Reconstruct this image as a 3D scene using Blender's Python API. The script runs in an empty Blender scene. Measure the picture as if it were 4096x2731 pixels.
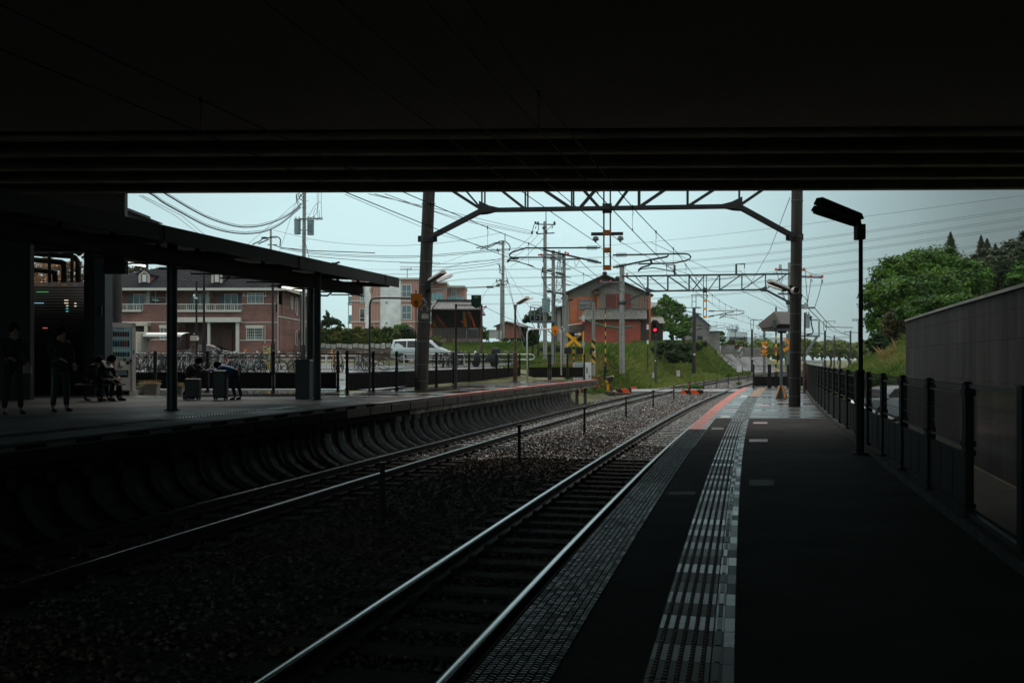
import bpy, bmesh, math, random
from mathutils import Vector, Matrix
from mathutils import noise as mn
random.seed(7)
R = math.radians
F = 3982.0; CX = 2048.0; HY = 1437.0; EH = 1.5
scene = bpy.context.scene
col = scene.collection
Vc = Vector

def W(x, y, Z):
    """place in the world seen at photo pixel x,y at distance Z"""
    return Vc(((x-CX)/F*Z, Z, EH-(y-HY)/F*Z))
def GX(x, Z, z=0.0):
    return Vc(((x-CX)/F*Z, Z, z))
def c0(Z):
    if Z > 200: return 70.4 + .482*(Z-200)
    return .222*Z + .00065*Z*Z
def dc(Z): return .222+.0013*min(Z, 200)
def U(u, Z, z=0.0): return Vc((u+c0(Z), Z, z))
def sst(a, b, x):
    t = max(0, min(1, (x-a)/(b-a))); return t*t*(3-2*t)
def lerp(a, b, t): return a+(b-a)*t
def pw(tab, x):
    if x <= tab[0][0]: return tab[0][1]
    for (a, va), (b, vb) in zip(tab, tab[1:]):
        if x <= b: return va+(vb-va)*(x-a)/(b-a)
    return tab[-1][1]

# ---------------------------------------------------------------- objects
def tag(o, label=None, cat=None, group=None, kind=None):
    if label: o['label'] = label
    if cat: o['category'] = cat
    if group: o['group'] = group
    if kind: o['kind'] = kind
    return o
def thing(name, label, cat, loc=(0, 0, 0), rz=0.0, group=None):
    o = bpy.data.objects.new(name, None); col.objects.link(o)
    o.empty_display_size = .2
    o.location = loc; o.rotation_euler = (0, 0, rz)
    return tag(o, label, cat, group)
def copy_tree(o, parent=None):
    c = o.copy(); col.objects.link(c); c.parent = parent
    for ch in list(o.children): copy_tree(ch, c)
    return c

class MB:
    def __init__(s): s.v = []; s.f = []
    def add(s, vs, fs):
        n = len(s.v); s.v += [tuple(p) for p in vs]; s.f += [tuple(i+n for i in f) for f in fs]; return s
    def boxb(s, x0, x1, y0, y1, z0, z1):
        return s.add([(x0,y0,z0),(x1,y0,z0),(x1,y1,z0),(x0,y1,z0),(x0,y0,z1),(x1,y0,z1),(x1,y1,z1),(x0,y1,z1)],
              [(0,3,2,1),(4,5,6,7),(0,1,5,4),(1,2,6,5),(2,3,7,6),(3,0,4,7)])
    def box(s, c, size, M=None):
        x, y, z = [k/2 for k in size]; c = Vc(c)
        vs = [Vc(p) for p in [(-x,-y,-z),(x,-y,-z),(x,y,-z),(-x,y,-z),(-x,-y,z),(x,-y,z),(x,y,z),(-x,y,z)]]
        if M is not None: vs = [M @ p for p in vs]
        return s.add([p+c for p in vs], [(0,3,2,1),(4,5,6,7),(0,1,5,4),(1,2,6,5),(2,3,7,6),(3,0,4,7)])
    def bar(s, p0, p1, w, h=None, up=(0, 0, 1)):
        """square bar between two points"""
        p0 = Vc(p0); p1 = Vc(p1); h = h or w
        d = (p1-p0).normalized(); up = Vc(up)
        if abs(d.dot(up)) > .99: up = Vc((0, 1, 0))
        a = d.cross(up).normalized()*w/2; b = a.cross(d).normalized()*h/2
        return s.add([p0-a-b, p0+a-b, p0+a+b, p0-a+b, p1-a-b, p1+a-b, p1+a+b, p1-a+b],
              [(0,1,2,3),(7,6,5,4),(0,4,5,1),(1,5,6,2),(2,6,7,3),(3,7,4,0)])
    def cyl(s, p0, p1, r0, r1=None, n=10, caps=True):
        return s.tube([p0, p1], [r0, r0 if r1 is None else r1], n, caps)
    def tube(s, pts, r, n=6, caps=True):
        pts = [Vc(p) for p in pts]; m = len(pts)
        rs = r if isinstance(r, (list, tuple)) else [r]*m
        base = len(s.v); prev = None; vs = []
        for i, p in enumerate(pts):
            d = (pts[min(i+1, m-1)]-pts[max(i-1, 0)]).normalized()
            if prev is None:
                up = Vc((0, 0, 1)) if abs(d.z) < .95 else Vc((0, 1, 0))
                a = d.cross(up).normalized()
            else:
                a = prev-d*prev.dot(d)
                a = a.normalized() if a.length > 1e-5 else d.orthogonal().normalized()
            prev = a; b = d.cross(a)
            for k in range(n):
                t = 2*math.pi*k/n
                vs.append(p+(a*math.cos(t)+b*math.sin(t))*rs[i])
        fs = []
        for i in range(m-1):
            for k in range(n):
                k2 = (k+1) % n
                fs.append((i*n+k, i*n+k2, (i+1)*n+k2, (i+1)*n+k))
        if caps:
            fs.append(tuple(reversed(range(n)))); fs.append(tuple((m-1)*n+k for k in range(n)))
        return s.add(vs, fs)
    def wire(s, p0, p1, r, sag=0.0, seg=1):
        p0 = Vc(p0); p1 = Vc(p1); pts = []
        for i in range(seg+1):
            t = i/seg; p = p0.lerp(p1, t); p.z -= sag*4*t*(1-t); pts.append(p)
        return s.tube(pts, r, 4, False)
    def prism(s, poly, off):
        """polygon (3-d points) extruded by vector off"""
        n = len(poly); off = Vc(off); P = [Vc(p) for p in poly]
        fs = [tuple(reversed(range(n))), tuple(n+i for i in range(n))]
        for i in range(n):
            j = (i+1) % n; fs.append((i, j, n+j, n+i))
        return s.add(P+[p+off for p in P], fs)
    def ball(s, c, r, n=8, m=6, sc=(1, 1, 1)):
        c = Vc(c); vs = []; fs = []
        for i in range(m+1):
            ph = math.pi*i/m
            for k in range(n):
                t = 2*math.pi*k/n
                vs.append(c+Vc((math.sin(ph)*math.cos(t)*r*sc[0], math.sin(ph)*math.sin(t)*r*sc[1], math.cos(ph)*r*sc[2])))
        for i in range(m):
            for k in range(n):
                k2 = (k+1) % n; fs.append((i*n+k, (i+1)*n+k, (i+1)*n+k2, i*n+k2))
        return s.add(vs, fs)
    def sweep(s, prof, path, closed=True, caps=True):
        """prof: (lateral, up) points; path: list of (point, lateral unit vec)"""
        n = len(prof); vs = []
        for p, l in path:
            for a, b in prof: vs.append(Vc(p)+Vc(l)*a+Vc((0, 0, b)))
        fs = []; kk = n if closed else n-1
        for i in range(len(path)-1):
            for k in range(kk):
                k2 = (k+1) % n
                fs.append((i*n+k, i*n+k2, (i+1)*n+k2, (i+1)*n+k))
        if closed and caps:
            fs.append(tuple(range(n))); fs.append(tuple((len(path)-1)*n+k for k in reversed(range(n))))
        return s.add(vs, fs)
    def build(s, name, mat, parent=None, smooth=False, world=False, bevel=0):
        me = bpy.data.meshes.new(name)
        vs = s.v
        if world and parent is not None:
            r = parent
            while r.parent: r = r.parent
            inv = (Matrix.Translation(r.location) @ Matrix.Rotation(r.rotation_euler[2], 4, 'Z')).inverted()
            vs = [tuple(inv @ Vc(p)) for p in vs]
        me.from_pydata(vs, [], s.f); me.update()
        if name not in NOFIX:
            bm = bmesh.new(); bm.from_mesh(me)
            bmesh.ops.recalc_face_normals(bm, faces=bm.faces)
            bm.to_mesh(me); bm.free()
        if smooth:
            me.polygons.foreach_set('use_smooth', [True]*len(me.polygons))
            if smooth == 'auto':
                try: me.set_sharp_from_angle(angle=R(40))
                except Exception: pass
        if isinstance(mat, (list, tuple)): 
            for m in mat: me.materials.append(m)
        else: me.materials.append(mat)
        o = bpy.data.objects.new(name, me); col.objects.link(o)
        if parent is not None: o.parent = parent
        if bevel:
            b = o.modifiers.new('bevel', 'BEVEL'); b.width = bevel; b.segments = 2; b.limit_method = 'ANGLE'
        return o
NOFIX = {'foliage', 'crown', 'grass', 'ballast_stones', 'grass_blades', 'gravel'}

# ---------------------------------------------------------------- materials
def nt(name):
    m = bpy.data.materials.new(name); m.use_nodes = True
    t = m.node_tree; b = t.nodes['Principled BSDF']
    return m, t, b
def N(t, typ, **kw):
    n = t.nodes.new(typ)
    for k, v in kw.items():
        if k in n.inputs: n.inputs[k].default_value = v
        else: setattr(n, k, v)
    return n
def rgb(c): return (c[0], c[1], c[2], 1.0)
_m = {}
def mat(name, c, rough=.6, var=.25, scale=3.0, bump=0.0, bscale=30.0, metal=0.0, spec=.5, c2=None, coord='Object', stretch=(1, 1, 1)):
    """plain surface with mottled wear"""
    if name in _m: return _m[name]
    m, t, b = nt(name); L = t.links.new
    tc = N(t, 'ShaderNodeTexCoord'); mp = N(t, 'ShaderNodeMapping'); mp.inputs['Scale'].default_value = stretch
    L(tc.outputs[coord], mp.inputs[0])
    nz = N(t, 'ShaderNodeTexNoise', Scale=scale, Detail=6.0, Roughness=.6)
    L(mp.outputs[0], nz.inputs['Vector'])
    rp = N(t, 'ShaderNodeValToRGB'); L(nz.outputs['Fac'], rp.inputs[0])
    lo = [k*(1-var) for k in c]; hi = [min(1, k*(1+var)) for k in (c2 or c)]
    rp.color_ramp.elements[0].position = .3; rp.color_ramp.elements[0].color = rgb(lo)
    rp.color_ramp.elements[1].position = .7; rp.color_ramp.elements[1].color = rgb(hi)
    L(rp.outputs[0], b.inputs['Base Color'])
    b.inputs['Roughness'].default_value = rough; b.inputs['Metallic'].default_value = metal
    b.inputs['Specular IOR Level'].default_value = spec
    if bump:
        n2 = N(t, 'ShaderNodeTexNoise', Scale=bscale, Detail=5.0); L(mp.outputs[0], n2.inputs['Vector'])
        bp = N(t, 'ShaderNodeBump', Strength=bump); L(n2.outputs['Fac'], bp.inputs['Height']); L(bp.outputs[0], b.inputs['Normal'])
    _m[name] = m; return m
def emit(name, c, s):
    if name in _m: return _m[name]
    m, t, b = nt(name)
    b.inputs['Base Color'].default_value = rgb(c); b.inputs['Emission Color'].default_value = rgb(c); b.inputs['Emission Strength'].default_value = s
    _m[name] = m; return m
def glass(name, c=(.03, .045, .05), rough=.05, spec=.8):
    if name in _m: return _m[name]
    m, t, b = nt(name)
    b.inputs['Base Color'].default_value = rgb(c); b.inputs['Roughness'].default_value = rough; b.inputs['Specular IOR Level'].default_value = spec
    _m[name] = m; return m
def wave_mat(name, c, c2, rough, scale, axis='X', bump=.4, wear=.3, wearc=None, profile='SIN', metal=0.0, wscale=.6):
    """ribbed / boarded / tiled surface; ribs repeat along the axis"""
    if name in _m: return _m[name]
    m, t, b = nt(name); L = t.links.new
    tc = N(t, 'ShaderNodeTexCoord')
    wv = N(t, 'ShaderNodeTexWave', wave_type='BANDS', bands_direction=axis, wave_profile=profile, Scale=scale, Distortion=.15)
    wv.inputs['Detail'].default_value = 1.0
    L(tc.outputs['Object'], wv.inputs['Vector'])
    mx = N(t, 'ShaderNodeMix', data_type='RGBA'); mx.inputs['A'].default_value = rgb(c); mx.inputs['B'].default_value = rgb(c2)
    L(wv.outputs['Fac'], mx.inputs['Factor'])
    nz = N(t, 'ShaderNodeTexNoise', Scale=wscale, Detail=8.0, Roughness=.7); L(tc.outputs['Object'], nz.inputs['Vector'])
    rp = N(t, 'ShaderNodeValToRGB'); L(nz.outputs['Fac'], rp.inputs[0])
    rp.color_ramp.elements[0].position = .42; rp.color_ramp.elements[1].position = .68
    rp.color_ramp.elements[1].color = (wear, wear, wear, 1)
    m2 = N(t, 'ShaderNodeMix', data_type='RGBA'); L(rp.outputs[0], m2.inputs['Factor']); L(mx.outputs['Result'], m2.inputs['A'])
    m2.inputs['B'].default_value = rgb(wearc or [k*.5 for k in c])
    L(m2.outputs['Result'], b.inputs['Base Color'])
    bp = N(t, 'ShaderNodeBump', Strength=bump, Distance=.05); L(wv.outputs['Fac'], bp.inputs['Height']); L(bp.outputs[0], b.inputs['Normal'])
    b.inputs['Roughness'].default_value = rough; b.inputs['Metallic'].default_value = metal
    _m[name] = m; return m
def brick_mat(name, c1, c2, mortar, w, h, ms=.012, rough=.8, bump=.4, off=.5, rot=None, var=.25, spec=.5):
    if name in _m: return _m[name]
    m, t, b = nt(name); L = t.links.new
    tc = N(t, 'ShaderNodeTexCoord'); mp = N(t, 'ShaderNodeMapping')
    mp.inputs['Rotation'].default_value = rot or (R(90), 0, 0)
    L(tc.outputs['Object'], mp.inputs[0])
    bk = N(t, 'ShaderNodeTexBrick', Color1=rgb(c1), Color2=rgb(c2), Mortar=rgb(mortar), Scale=1.0)
    bk.inputs['Mortar Size'].default_value = ms; bk.inputs['Brick Width'].default_value = w; bk.inputs['Row Height'].default_value = h
    bk.offset = off
    L(mp.outputs[0], bk.inputs['Vector'])
    nz = N(t, 'ShaderNodeTexNoise', Scale=.7, Detail=8.0); L(tc.outputs['Object'], nz.inputs['Vector'])
    mr = N(t, 'ShaderNodeMapRange'); mr.inputs['To Min'].default_value = 1-var; mr.inputs['To Max'].default_value = 1+var
    mr.inputs['From Min'].default_value = .3; mr.inputs['From Max'].default_value = .7
    L(nz.outputs['Fac'], mr.inputs['Value'])
    mx = N(t, 'ShaderNodeMix', data_type='RGBA', blend_type='MULTIPLY'); mx.inputs['Factor'].default_value = 1.0
    L(bk.outputs['Color'], mx.inputs['A']); L(mr.outputs[0], mx.inputs['B'])
    L(mx.outputs['Result'], b.inputs['Base Color'])
    bp = N(t, 'ShaderNodeBump', Strength=bump, Distance=.02); bp.invert = True
    L(bk.outputs['Fac'], bp.inputs['Height']); L(bp.outputs[0], b.inputs['Normal'])
    b.inputs['Roughness'].default_value = rough; b.inputs['Specular IOR Level'].default_value = spec
    _m[name] = m; return m
def wet_mat(name, c, var=.3, dry=.75, wet=.06, scale=.6, thr=(.42, .6), bump=.15, bscale=60, stretch=(1, 1, 1), spec=.5, tint=None):
    """rain-wet paving: glossy film with puddle shapes"""
    if name in _m: return _m[name]
    m, t, b = nt(name); L = t.links.new
    tc = N(t, 'ShaderNodeTexCoord'); mp = N(t, 'ShaderNodeMapping'); mp.inputs['Scale'].default_value = stretch
    L(tc.outputs['Object'], mp.inputs[0])
    nz = N(t, 'ShaderNodeTexNoise', Scale=scale, Detail=5.0, Roughness=.55); L(mp.outputs[0], nz.inputs['Vector'])
    rp = N(t, 'ShaderNodeValToRGB'); L(nz.outputs['Fac'], rp.inputs[0])
    rp.color_ramp.elements[0].position = thr[0]; rp.color_ramp.elements[0].color = (dry, dry, dry, 1)
    rp.color_ramp.elements[1].position = thr[1]; rp.color_ramp.elements[1].color = (wet, wet, wet, 1)
    L(rp.outputs[0], b.inputs['Roughness'])
    n2 = N(t, 'ShaderNodeTexNoise', Scale=2.2, Detail=7.0); L(tc.outputs['Object'], n2.inputs['Vector'])
    r2 = N(t, 'ShaderNodeValToRGB'); L(n2.outputs['Fac'], r2.inputs[0])
    r2.color_ramp.elements[0].position = .3; r2.color_ramp.elements[0].color = rgb([k*(1-var) for k in c])
    r2.color_ramp.elements[1].position = .7; r2.color_ramp.elements[1].color = rgb([k*(1+var) for k in (tint or c)])
    L(r2.outputs[0], b.inputs['Base Color'])
    n3 = N(t, 'ShaderNodeTexNoise', Scale=bscale, Detail=3.0); L(tc.outputs['Object'], n3.inputs['Vector'])
    ml = N(t, 'ShaderNodeMath', operation='MULTIPLY'); L(n3.outputs['Fac'], ml.inputs[0]); L(rp.outputs[0], ml.inputs[1])
    bp = N(t, 'ShaderNodeBump', Strength=bump, Distance=.01); L(ml.outputs[0], bp.inputs['Height']); L(bp.outputs[0], b.inputs['Normal'])
    b.inputs['Specular IOR Level'].default_value = spec
    _m[name] = m; return m
def leaf_mat(name, cs, nscale=.35, trans=.25, rough=.55):
    """leaves: every leaf its own green, clumps vary"""
    if name in _m: return _m[name]
    m, t, b = nt(name); L = t.links.new
    ge = N(t, 'ShaderNodeNewGeometry'); tc = N(t, 'ShaderNodeTexCoord')
    nz = N(t, 'ShaderNodeTexNoise', Scale=nscale, Detail=4.0); L(tc.outputs['Object'], nz.inputs['Vector'])
    a = N(t, 'ShaderNodeMath', operation='MULTIPLY'); L(ge.outputs['Random Per Island'], a.inputs[0]); a.inputs[1].default_value = .45
    mr = N(t, 'ShaderNodeMapRange'); mr.inputs['From Min'].default_value = .3; mr.inputs['From Max'].default_value = .7; mr.inputs['To Max'].default_value = .6
    L(nz.outputs['Fac'], mr.inputs['Value'])
    s = N(t, 'ShaderNodeMath', operation='ADD'); L(a.outputs[0], s.inputs[0]); L(mr.outputs[0], s.inputs[1])
    rp = N(t, 'ShaderNodeValToRGB'); L(s.outputs[0], rp.inputs[0])
    el = rp.color_ramp.elements
    while len(el) < len(cs): el.new(.5)
    for i, c in enumerate(cs): el[i].position = i/(len(cs)-1); el[i].color = rgb(c)
    L(rp.outputs[0], b.inputs['Base Color']); b.inputs['Roughness'].default_value = rough
    b.inputs['Specular IOR Level'].default_value = .2
    tr = N(t, 'ShaderNodeBsdfTranslucent'); L(rp.outputs[0], tr.inputs['Color'])
    ms = N(t, 'ShaderNodeMixShader'); ms.inputs[0].default_value = trans
    L(b.outputs[0], ms.inputs[1]); L(tr.outputs[0], ms.inputs[2]); L(ms.outputs[0], t.nodes['Material Output'].inputs[0])
    _m[name] = m; return m
def stripe_mat(name, ca, cb, period, ang=45, duty=.5, off=0.0, rough=.45, axes='XZ'):
    """diagonal warning stripes across the object's front"""
    if name in _m: return _m[name]
    m, t, b = nt(name); L = t.links.new
    tc = N(t, 'ShaderNodeTexCoord'); sp = N(t, 'ShaderNodeSeparateXYZ'); L(tc.outputs['Object'], sp.inputs[0])
    ax, az = sp.outputs[axes[0]], sp.outputs[axes[1]]
    m1 = N(t, 'ShaderNodeMath', operation='MULTIPLY'); L(ax, m1.inputs[0]); m1.inputs[1].default_value = math.sin(R(ang))/period
    m2 = N(t, 'ShaderNodeMath', operation='MULTIPLY'); L(az, m2.inputs[0]); m2.inputs[1].default_value = math.cos(R(ang))/period
    s = N(t, 'ShaderNodeMath', operation='ADD'); L(m1.outputs[0], s.inputs[0]); L(m2.outputs[0], s.inputs[1])
    s2 = N(t, 'ShaderNodeMath', operation='ADD'); L(s.outputs[0], s2.inputs[0]); s2.inputs[1].default_value = off+100
    fr = N(t, 'ShaderNodeMath', operation='FRACT'); L(s2.outputs[0], fr.inputs[0])
    gt = N(t, 'ShaderNodeMath', operation='GREATER_THAN'); L(fr.outputs[0], gt.inputs[0]); gt.inputs[1].default_value = duty
    nz = N(t, 'ShaderNodeTexNoise', Scale=6.0, Detail=6.0); L(tc.outputs['Object'], nz.inputs['Vector'])
    mx = N(t, 'ShaderNodeMix', data_type='RGBA'); L(gt.outputs[0], mx.inputs['Factor']); mx.inputs['A'].default_value = rgb(ca); mx.inputs['B'].default_value = rgb(cb)
    mr = N(t, 'ShaderNodeMapRange'); mr.inputs['To Min'].default_value = .7; mr.inputs['To Max'].default_value = 1.2; L(nz.outputs['Fac'], mr.inputs['Value'])
    m3 = N(t, 'ShaderNodeMix', data_type='RGBA', blend_type='MULTIPLY'); m3.inputs['Factor'].default_value = 1.0
    L(mx.outputs['Result'], m3.inputs['A']); L(mr.outputs[0], m3.inputs['B']); L(m3.outputs['Result'], b.inputs['Base Color'])
    b.inputs['Roughness'].default_value = rough
    _m[name] = m; return m

def text_mesh(s, size, depth=.004, name='lettering', m=None, parent=None, M=None):
    cu = bpy.data.curves.new('t', 'FONT'); cu.body = s; cu.size = size; cu.extrude = depth; cu.align_x = 'CENTER'; cu.align_y = 'CENTER'
    ob = bpy.data.objects.new('t', cu); col.objects.link(ob)
    dg = bpy.context.evaluated_depsgraph_get(); me = bpy.data.meshes.new_from_object(ob.evaluated_get(dg))
    me.name = name
    bpy.data.objects.remove(ob); bpy.data.curves.remove(cu)
    me.transform(Matrix.Rotation(R(90), 4, 'X'))
    if M is not None: me.transform(M)
    me.materials.clear(); me.materials.append(m)
    o = bpy.data.objects.new(name, me); col.objects.link(o); o.parent = parent
    return o

# common materials
concrete = mat('concrete', (.17, .17, .16), .8, .3, 1.2, .3, 25)
pole_conc = mat('pole_concrete', (.2, .2, .185), .8, .35, 1.0, .2, 20, stretch=(6, 6, .35), c2=(.3, .3, .285))
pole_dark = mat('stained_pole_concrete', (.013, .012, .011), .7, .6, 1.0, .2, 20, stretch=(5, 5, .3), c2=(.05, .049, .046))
steel_d = mat('dark_steel', (.035, .04, .042), .45, .25, 4, metal=.3)
steel_g = mat('galvanised_steel', (.16, .18, .185), .5, .25, 3, metal=.4)
steel_l = mat('light_galvanised_steel', (.33, .36, .37), .4, .2, 3, metal=.3)
blackp = mat('black_paint', (.016, .016, .017), .5, .3, 5)
brownp = mat('brown_paint', (.075, .035, .026), .5, .3, 4)
whitep = mat('white_paint', (.72, .74, .74), .4, .08, 4)
whited = mat('weathered_white', (.55, .56, .54), .6, .15, 3)
wirem = mat('wire', (.02, .02, .02), .7, .2, 3, spec=.25)
wiref = mat('far_wire', (.06, .065, .07), .5, .2, 3)
rust = mat('rust', (.09, .045, .028), .85, .5, 6, .3, 40)
orange = mat('orange_paint', (.85, .30, .02), .45, .15, 4)
yellow = mat('yellow_paint', (.8, .42, .03), .45, .15, 4)
redp = mat('red_paint', (.6, .05, .04), .45, .2, 4)
cream = mat('cream', (.5, .47, .4), .6, .12, 2)
dglass = glass('window_glass')
blackm = mat('black_matte', (.01, .01, .01), .7, .3, 5)
# ================================================================ camera, sky, sun
cam = bpy.data.cameras.new('camera'); co = bpy.data.objects.new('camera', cam); col.objects.link(co)
co.location = (0, 0, EH); co.rotation_euler = (R(90), 0, 0)
cam.lens = 35.0; cam.sensor_width = 36.0; cam.shift_y = (HY-1365.5)/4096.0; cam.clip_start = .1; cam.clip_end = 6000
scene.camera = co
scene.view_settings.view_transform = 'Standard'; scene.view_settings.look = 'None'
scene.view_settings.exposure = 0.2; scene.view_settings.gamma = 1.0

w = bpy.data.worlds.new('World'); scene.world = w; w.use_nodes = True
t = w.node_tree; L = t.links.new; bg = t.nodes['Background']
SUN_EL, SUN_AZ = R(52), R(-12)       # azimuth from +Y towards +X
sk = N(t, 'ShaderNodeTexSky'); sk.sky_type = 'NISHITA'; sk.sun_disc = False; sk.sun_elevation = SUN_EL; sk.sun_rotation = SUN_AZ
sk.air_density = 1.2; sk.dust_density = 3.0
tc = N(t, 'ShaderNodeTexCoord'); sp = N(t, 'ShaderNodeSeparateXYZ'); L(tc.outputs['Generated'], sp.inputs[0])
# overcast sky: bright ahead, vignette dimming to the right, brightened behind as fill light
az = N(t, 'ShaderNodeMath', operation='ARCTAN2'); L(sp.outputs['X'], az.inputs[0]); L(sp.outputs['Y'], az.inputs[1])
mr = N(t, 'ShaderNodeMapRange'); mr.inputs['From Min'].default_value = -3.1416; mr.inputs['From Max'].default_value = 3.1416
L(az.outputs[0], mr.inputs['Value'])
rp = N(t, 'ShaderNodeValToRGB'); L(mr.outputs[0], rp.inputs[0])
el = rp.color_ramp.elements; rp.color_ramp.interpolation = 'B_SPLINE'
el[0].position = 0.0; el[0].color = (1.7, 1.7, 1.7, 1); el[1].position = 1.0; el[1].color = (1.7, 1.7, 1.7, 1)
for a_, v in ((-2.2, .9), (-1.2, .5), (-.5, .70), (-.28, .90), (-.08, 1.06), (.12, 1.02), (.25, .80), (.36, .47), (.45, .19), (.7, .10), (1.4, .10), (2.2, .8)):
    e = el.new(.5+a_/6.2832); e.color = (v, v, v, 1)
cn = N(t, 'ShaderNodeTexNoise', Scale=2.2, Detail=5.0, Roughness=.5)
mpg = N(t, 'ShaderNodeMapping'); mpg.inputs['Scale'].default_value = (1, 1, 3.5); L(tc.outputs['Generated'], mpg.inputs[0]); L(mpg.outputs[0], cn.inputs['Vector'])
cr = N(t, 'ShaderNodeMapRange'); cr.inputs['From Min'].default_value = .3; cr.inputs['From Max'].default_value = .7; cr.inputs['To Min'].default_value = .93; cr.inputs['To Max'].default_value = 1.07
L(cn.outputs['Fac'], cr.inputs['Value'])
elv = N(t, 'ShaderNodeMapRange'); elv.interpolation_type = 'SMOOTHSTEP'; elv.inputs['From Min'].default_value = .22; elv.inputs['From Max'].default_value = .6
L(sp.outputs['Z'], elv.inputs['Value'])
up = N(t, 'ShaderNodeMix', data_type='RGBA'); L(elv.outputs[0], up.inputs['Factor']); L(rp.outputs[0], up.inputs['A']); up.inputs['B'].default_value = (1.75, 1.2, 1.08, 1)
m1 = N(t, 'ShaderNodeMix', data_type='RGBA', blend_type='MULTIPLY'); m1.inputs['Factor'].default_value = 1
L(up.outputs['Result'], m1.inputs['A']); L(cr.outputs[0], m1.inputs['B'])
m2 = N(t, 'ShaderNodeMix', data_type='RGBA', blend_type='MULTIPLY'); m2.inputs['Factor'].default_value = 1
L(m1.outputs['Result'], m2.inputs['A']); m2.inputs['B'].default_value = (5.45, 7.75, 8.1, 1)
mixs = N(t, 'ShaderNodeMix', data_type='RGBA'); mixs.inputs['Factor'].default_value = .93
L(sk.outputs[0], mixs.inputs['A']); L(m2.outputs['Result'], mixs.inputs['B'])
L(mixs.outputs['Result'], bg.inputs['Color']); bg.inputs['Strength'].default_value = .1

sun = bpy.data.lights.new('sun', 'SUN'); so = bpy.data.objects.new('sun', sun); col.objects.link(so)
sun.energy = .9; sun.angle = R(25); sun.color = (1, .93, .82)
d = Vc((math.sin(SUN_AZ)*math.cos(SUN_EL), math.cos(SUN_AZ)*math.cos(SUN_EL), math.sin(SUN_EL)))
so.rotation_euler = d.to_track_quat('Z', 'Y').to_euler()

# ================================================================ terrain
HAZE = .00015
RB = -.64      # ballast level
RT = -.455     # rail top
PZ = .53       # left platform
PT = [(-100, .45), (31, .5), (50, .85), (85, 1.24), (92, 1.5), (104, 3.0), (130, 3.4), (200, 3.4), (400, 2)]
def gh(u, Z):
    X = u+c0(Z)
    if u > -1.2:       # right of the tracks
        road = -1.6
        field = -.45 + .4*sst(2, 8, u) - .35*sst(100, 200, Z)
        if Z < 54: far = road
        else: far = lerp(road, field, sst(54, 65, Z))
        h = lerp(RB-.06, far, sst(1.9, 3.2, u)) if Z < 56 else lerp(RB-.06, far, sst(.5, 4, u))
        hill = 5.3*sst(3.0, 14, u)*sst(53, 66, Z)*(1-sst(95, 130, Z))
        return h+hill*(.9+.25*mn.noise(Vc((X*.15, Z*.15, 0))))
    P = pw(PT, Z)
    nose = sst(68, 77, Z)*max(0, 2.5-P)*(sst(-17.5, -15, u))
    if Z > 130: nose = 0
    P = P+nose
    if u < -10.2 and Z > 70:
        P += .15*mn.noise(Vc((X*.3, Z*.2, 3)))*sst(-10, -12, u)
    if Z > 128: P = lerp(P, 3.6, sst(128, 140, Z)); P = lerp(P, 0, sst(175, 215, Z))
    a = pw([(-10, -9.4), (60, -9.4), (70, -10.0), (80, -10.4), (130, -11.4), (170, -12)], Z)
    b = pw([(-10, -11.6), (50, -12.4), (66, -13.2), (80, -14.4), (130, -16.0), (150, -19)], Z)
    if Z < 49: a, b = -8.6, -11.9
    return lerp(RB-.06, P, sst(a, b, u)) if a != b else P
def ground_sheet(name, us, Zs, matl, off=0.0, skirt=False):
    m = MB(); n = len(us); vs = []; fs = []
    for Z in Zs:
        for u in us: vs.append(U(u, Z, gh(u, Z)+off))
    for j in range(len(Zs)-1):
        for i in range(n-1): fs.append((j*n+i, j*n+i+1, (j+1)*n+i+1, (j+1)*n+i))
    m.add(vs, fs); return m.build(name, matl, smooth=True)
def fr(a, b, s):
    n = max(1, int(round((b-a)/s))); return [a+(b-a)*i/n for i in range(n+1)]
us = [-1900, -900, -500, -300, -200, -140, -100, -80]+fr(-70, -22, 3)+fr(-21, -8, .8)+fr(-7, 20, 1.3)+[24, 30, 40, 60, 90, 140, 220, 400]
Zs = [-60, -30, -12]+fr(-4, 140, 2.5)[0:]+fr(145, 260, 8)+[300, 360, 450, 600, 900, 1400, 2200]
soil = mat('meadow', (.045, .07, .018), .95, .5, .25, .4, 3, c2=(.11, .11, .04))
tag(ground_sheet('ground', us, Zs, soil), kind='structure')

asph = wet_mat('wet_asphalt', (.05, .052, .055), .3, .55, .12, .25, (.4, .62), .2, 80)
lot = ground_sheet('car_park', fr(-62, -11.9, 2.0), fr(31.5, 72, 1.5), asph, .03); tag(lot, kind='structure')
rd = MB()   # lane that climbs away from the level crossing to the left
rpts = []
for Z in fr(60, 112, 2):
    ux = pw([(58, -13.5), (64, -15.0), (72, -18.5), (90, -22), (112, -27)], Z); rpts.append((ux-2.2, ux+2.2, Z))
vs = []; fs = []
for a, b, Z in rpts:
    for k in range(4):
        u = lerp(a, b, k/3); vs.append(U(u, Z, gh(u, Z)+.05))
for j in range(len(rpts)-1):
    for k in range(3): fs.append((j*4+k, j*4+k+1, (j+1)*4+k+1, (j+1)*4+k))
rd.add(vs, fs); tag(rd.build('road', asph, smooth=True), kind='structure')
rr = ground_sheet('side_road', fr(3.3, 6.4, 1), fr(-10, 54, 2), mat('dry_asphalt', (.03, .03, .03), .9, .3, 2, .3, 60, spec=.1), .02); tag(rr, kind='structure')

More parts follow.
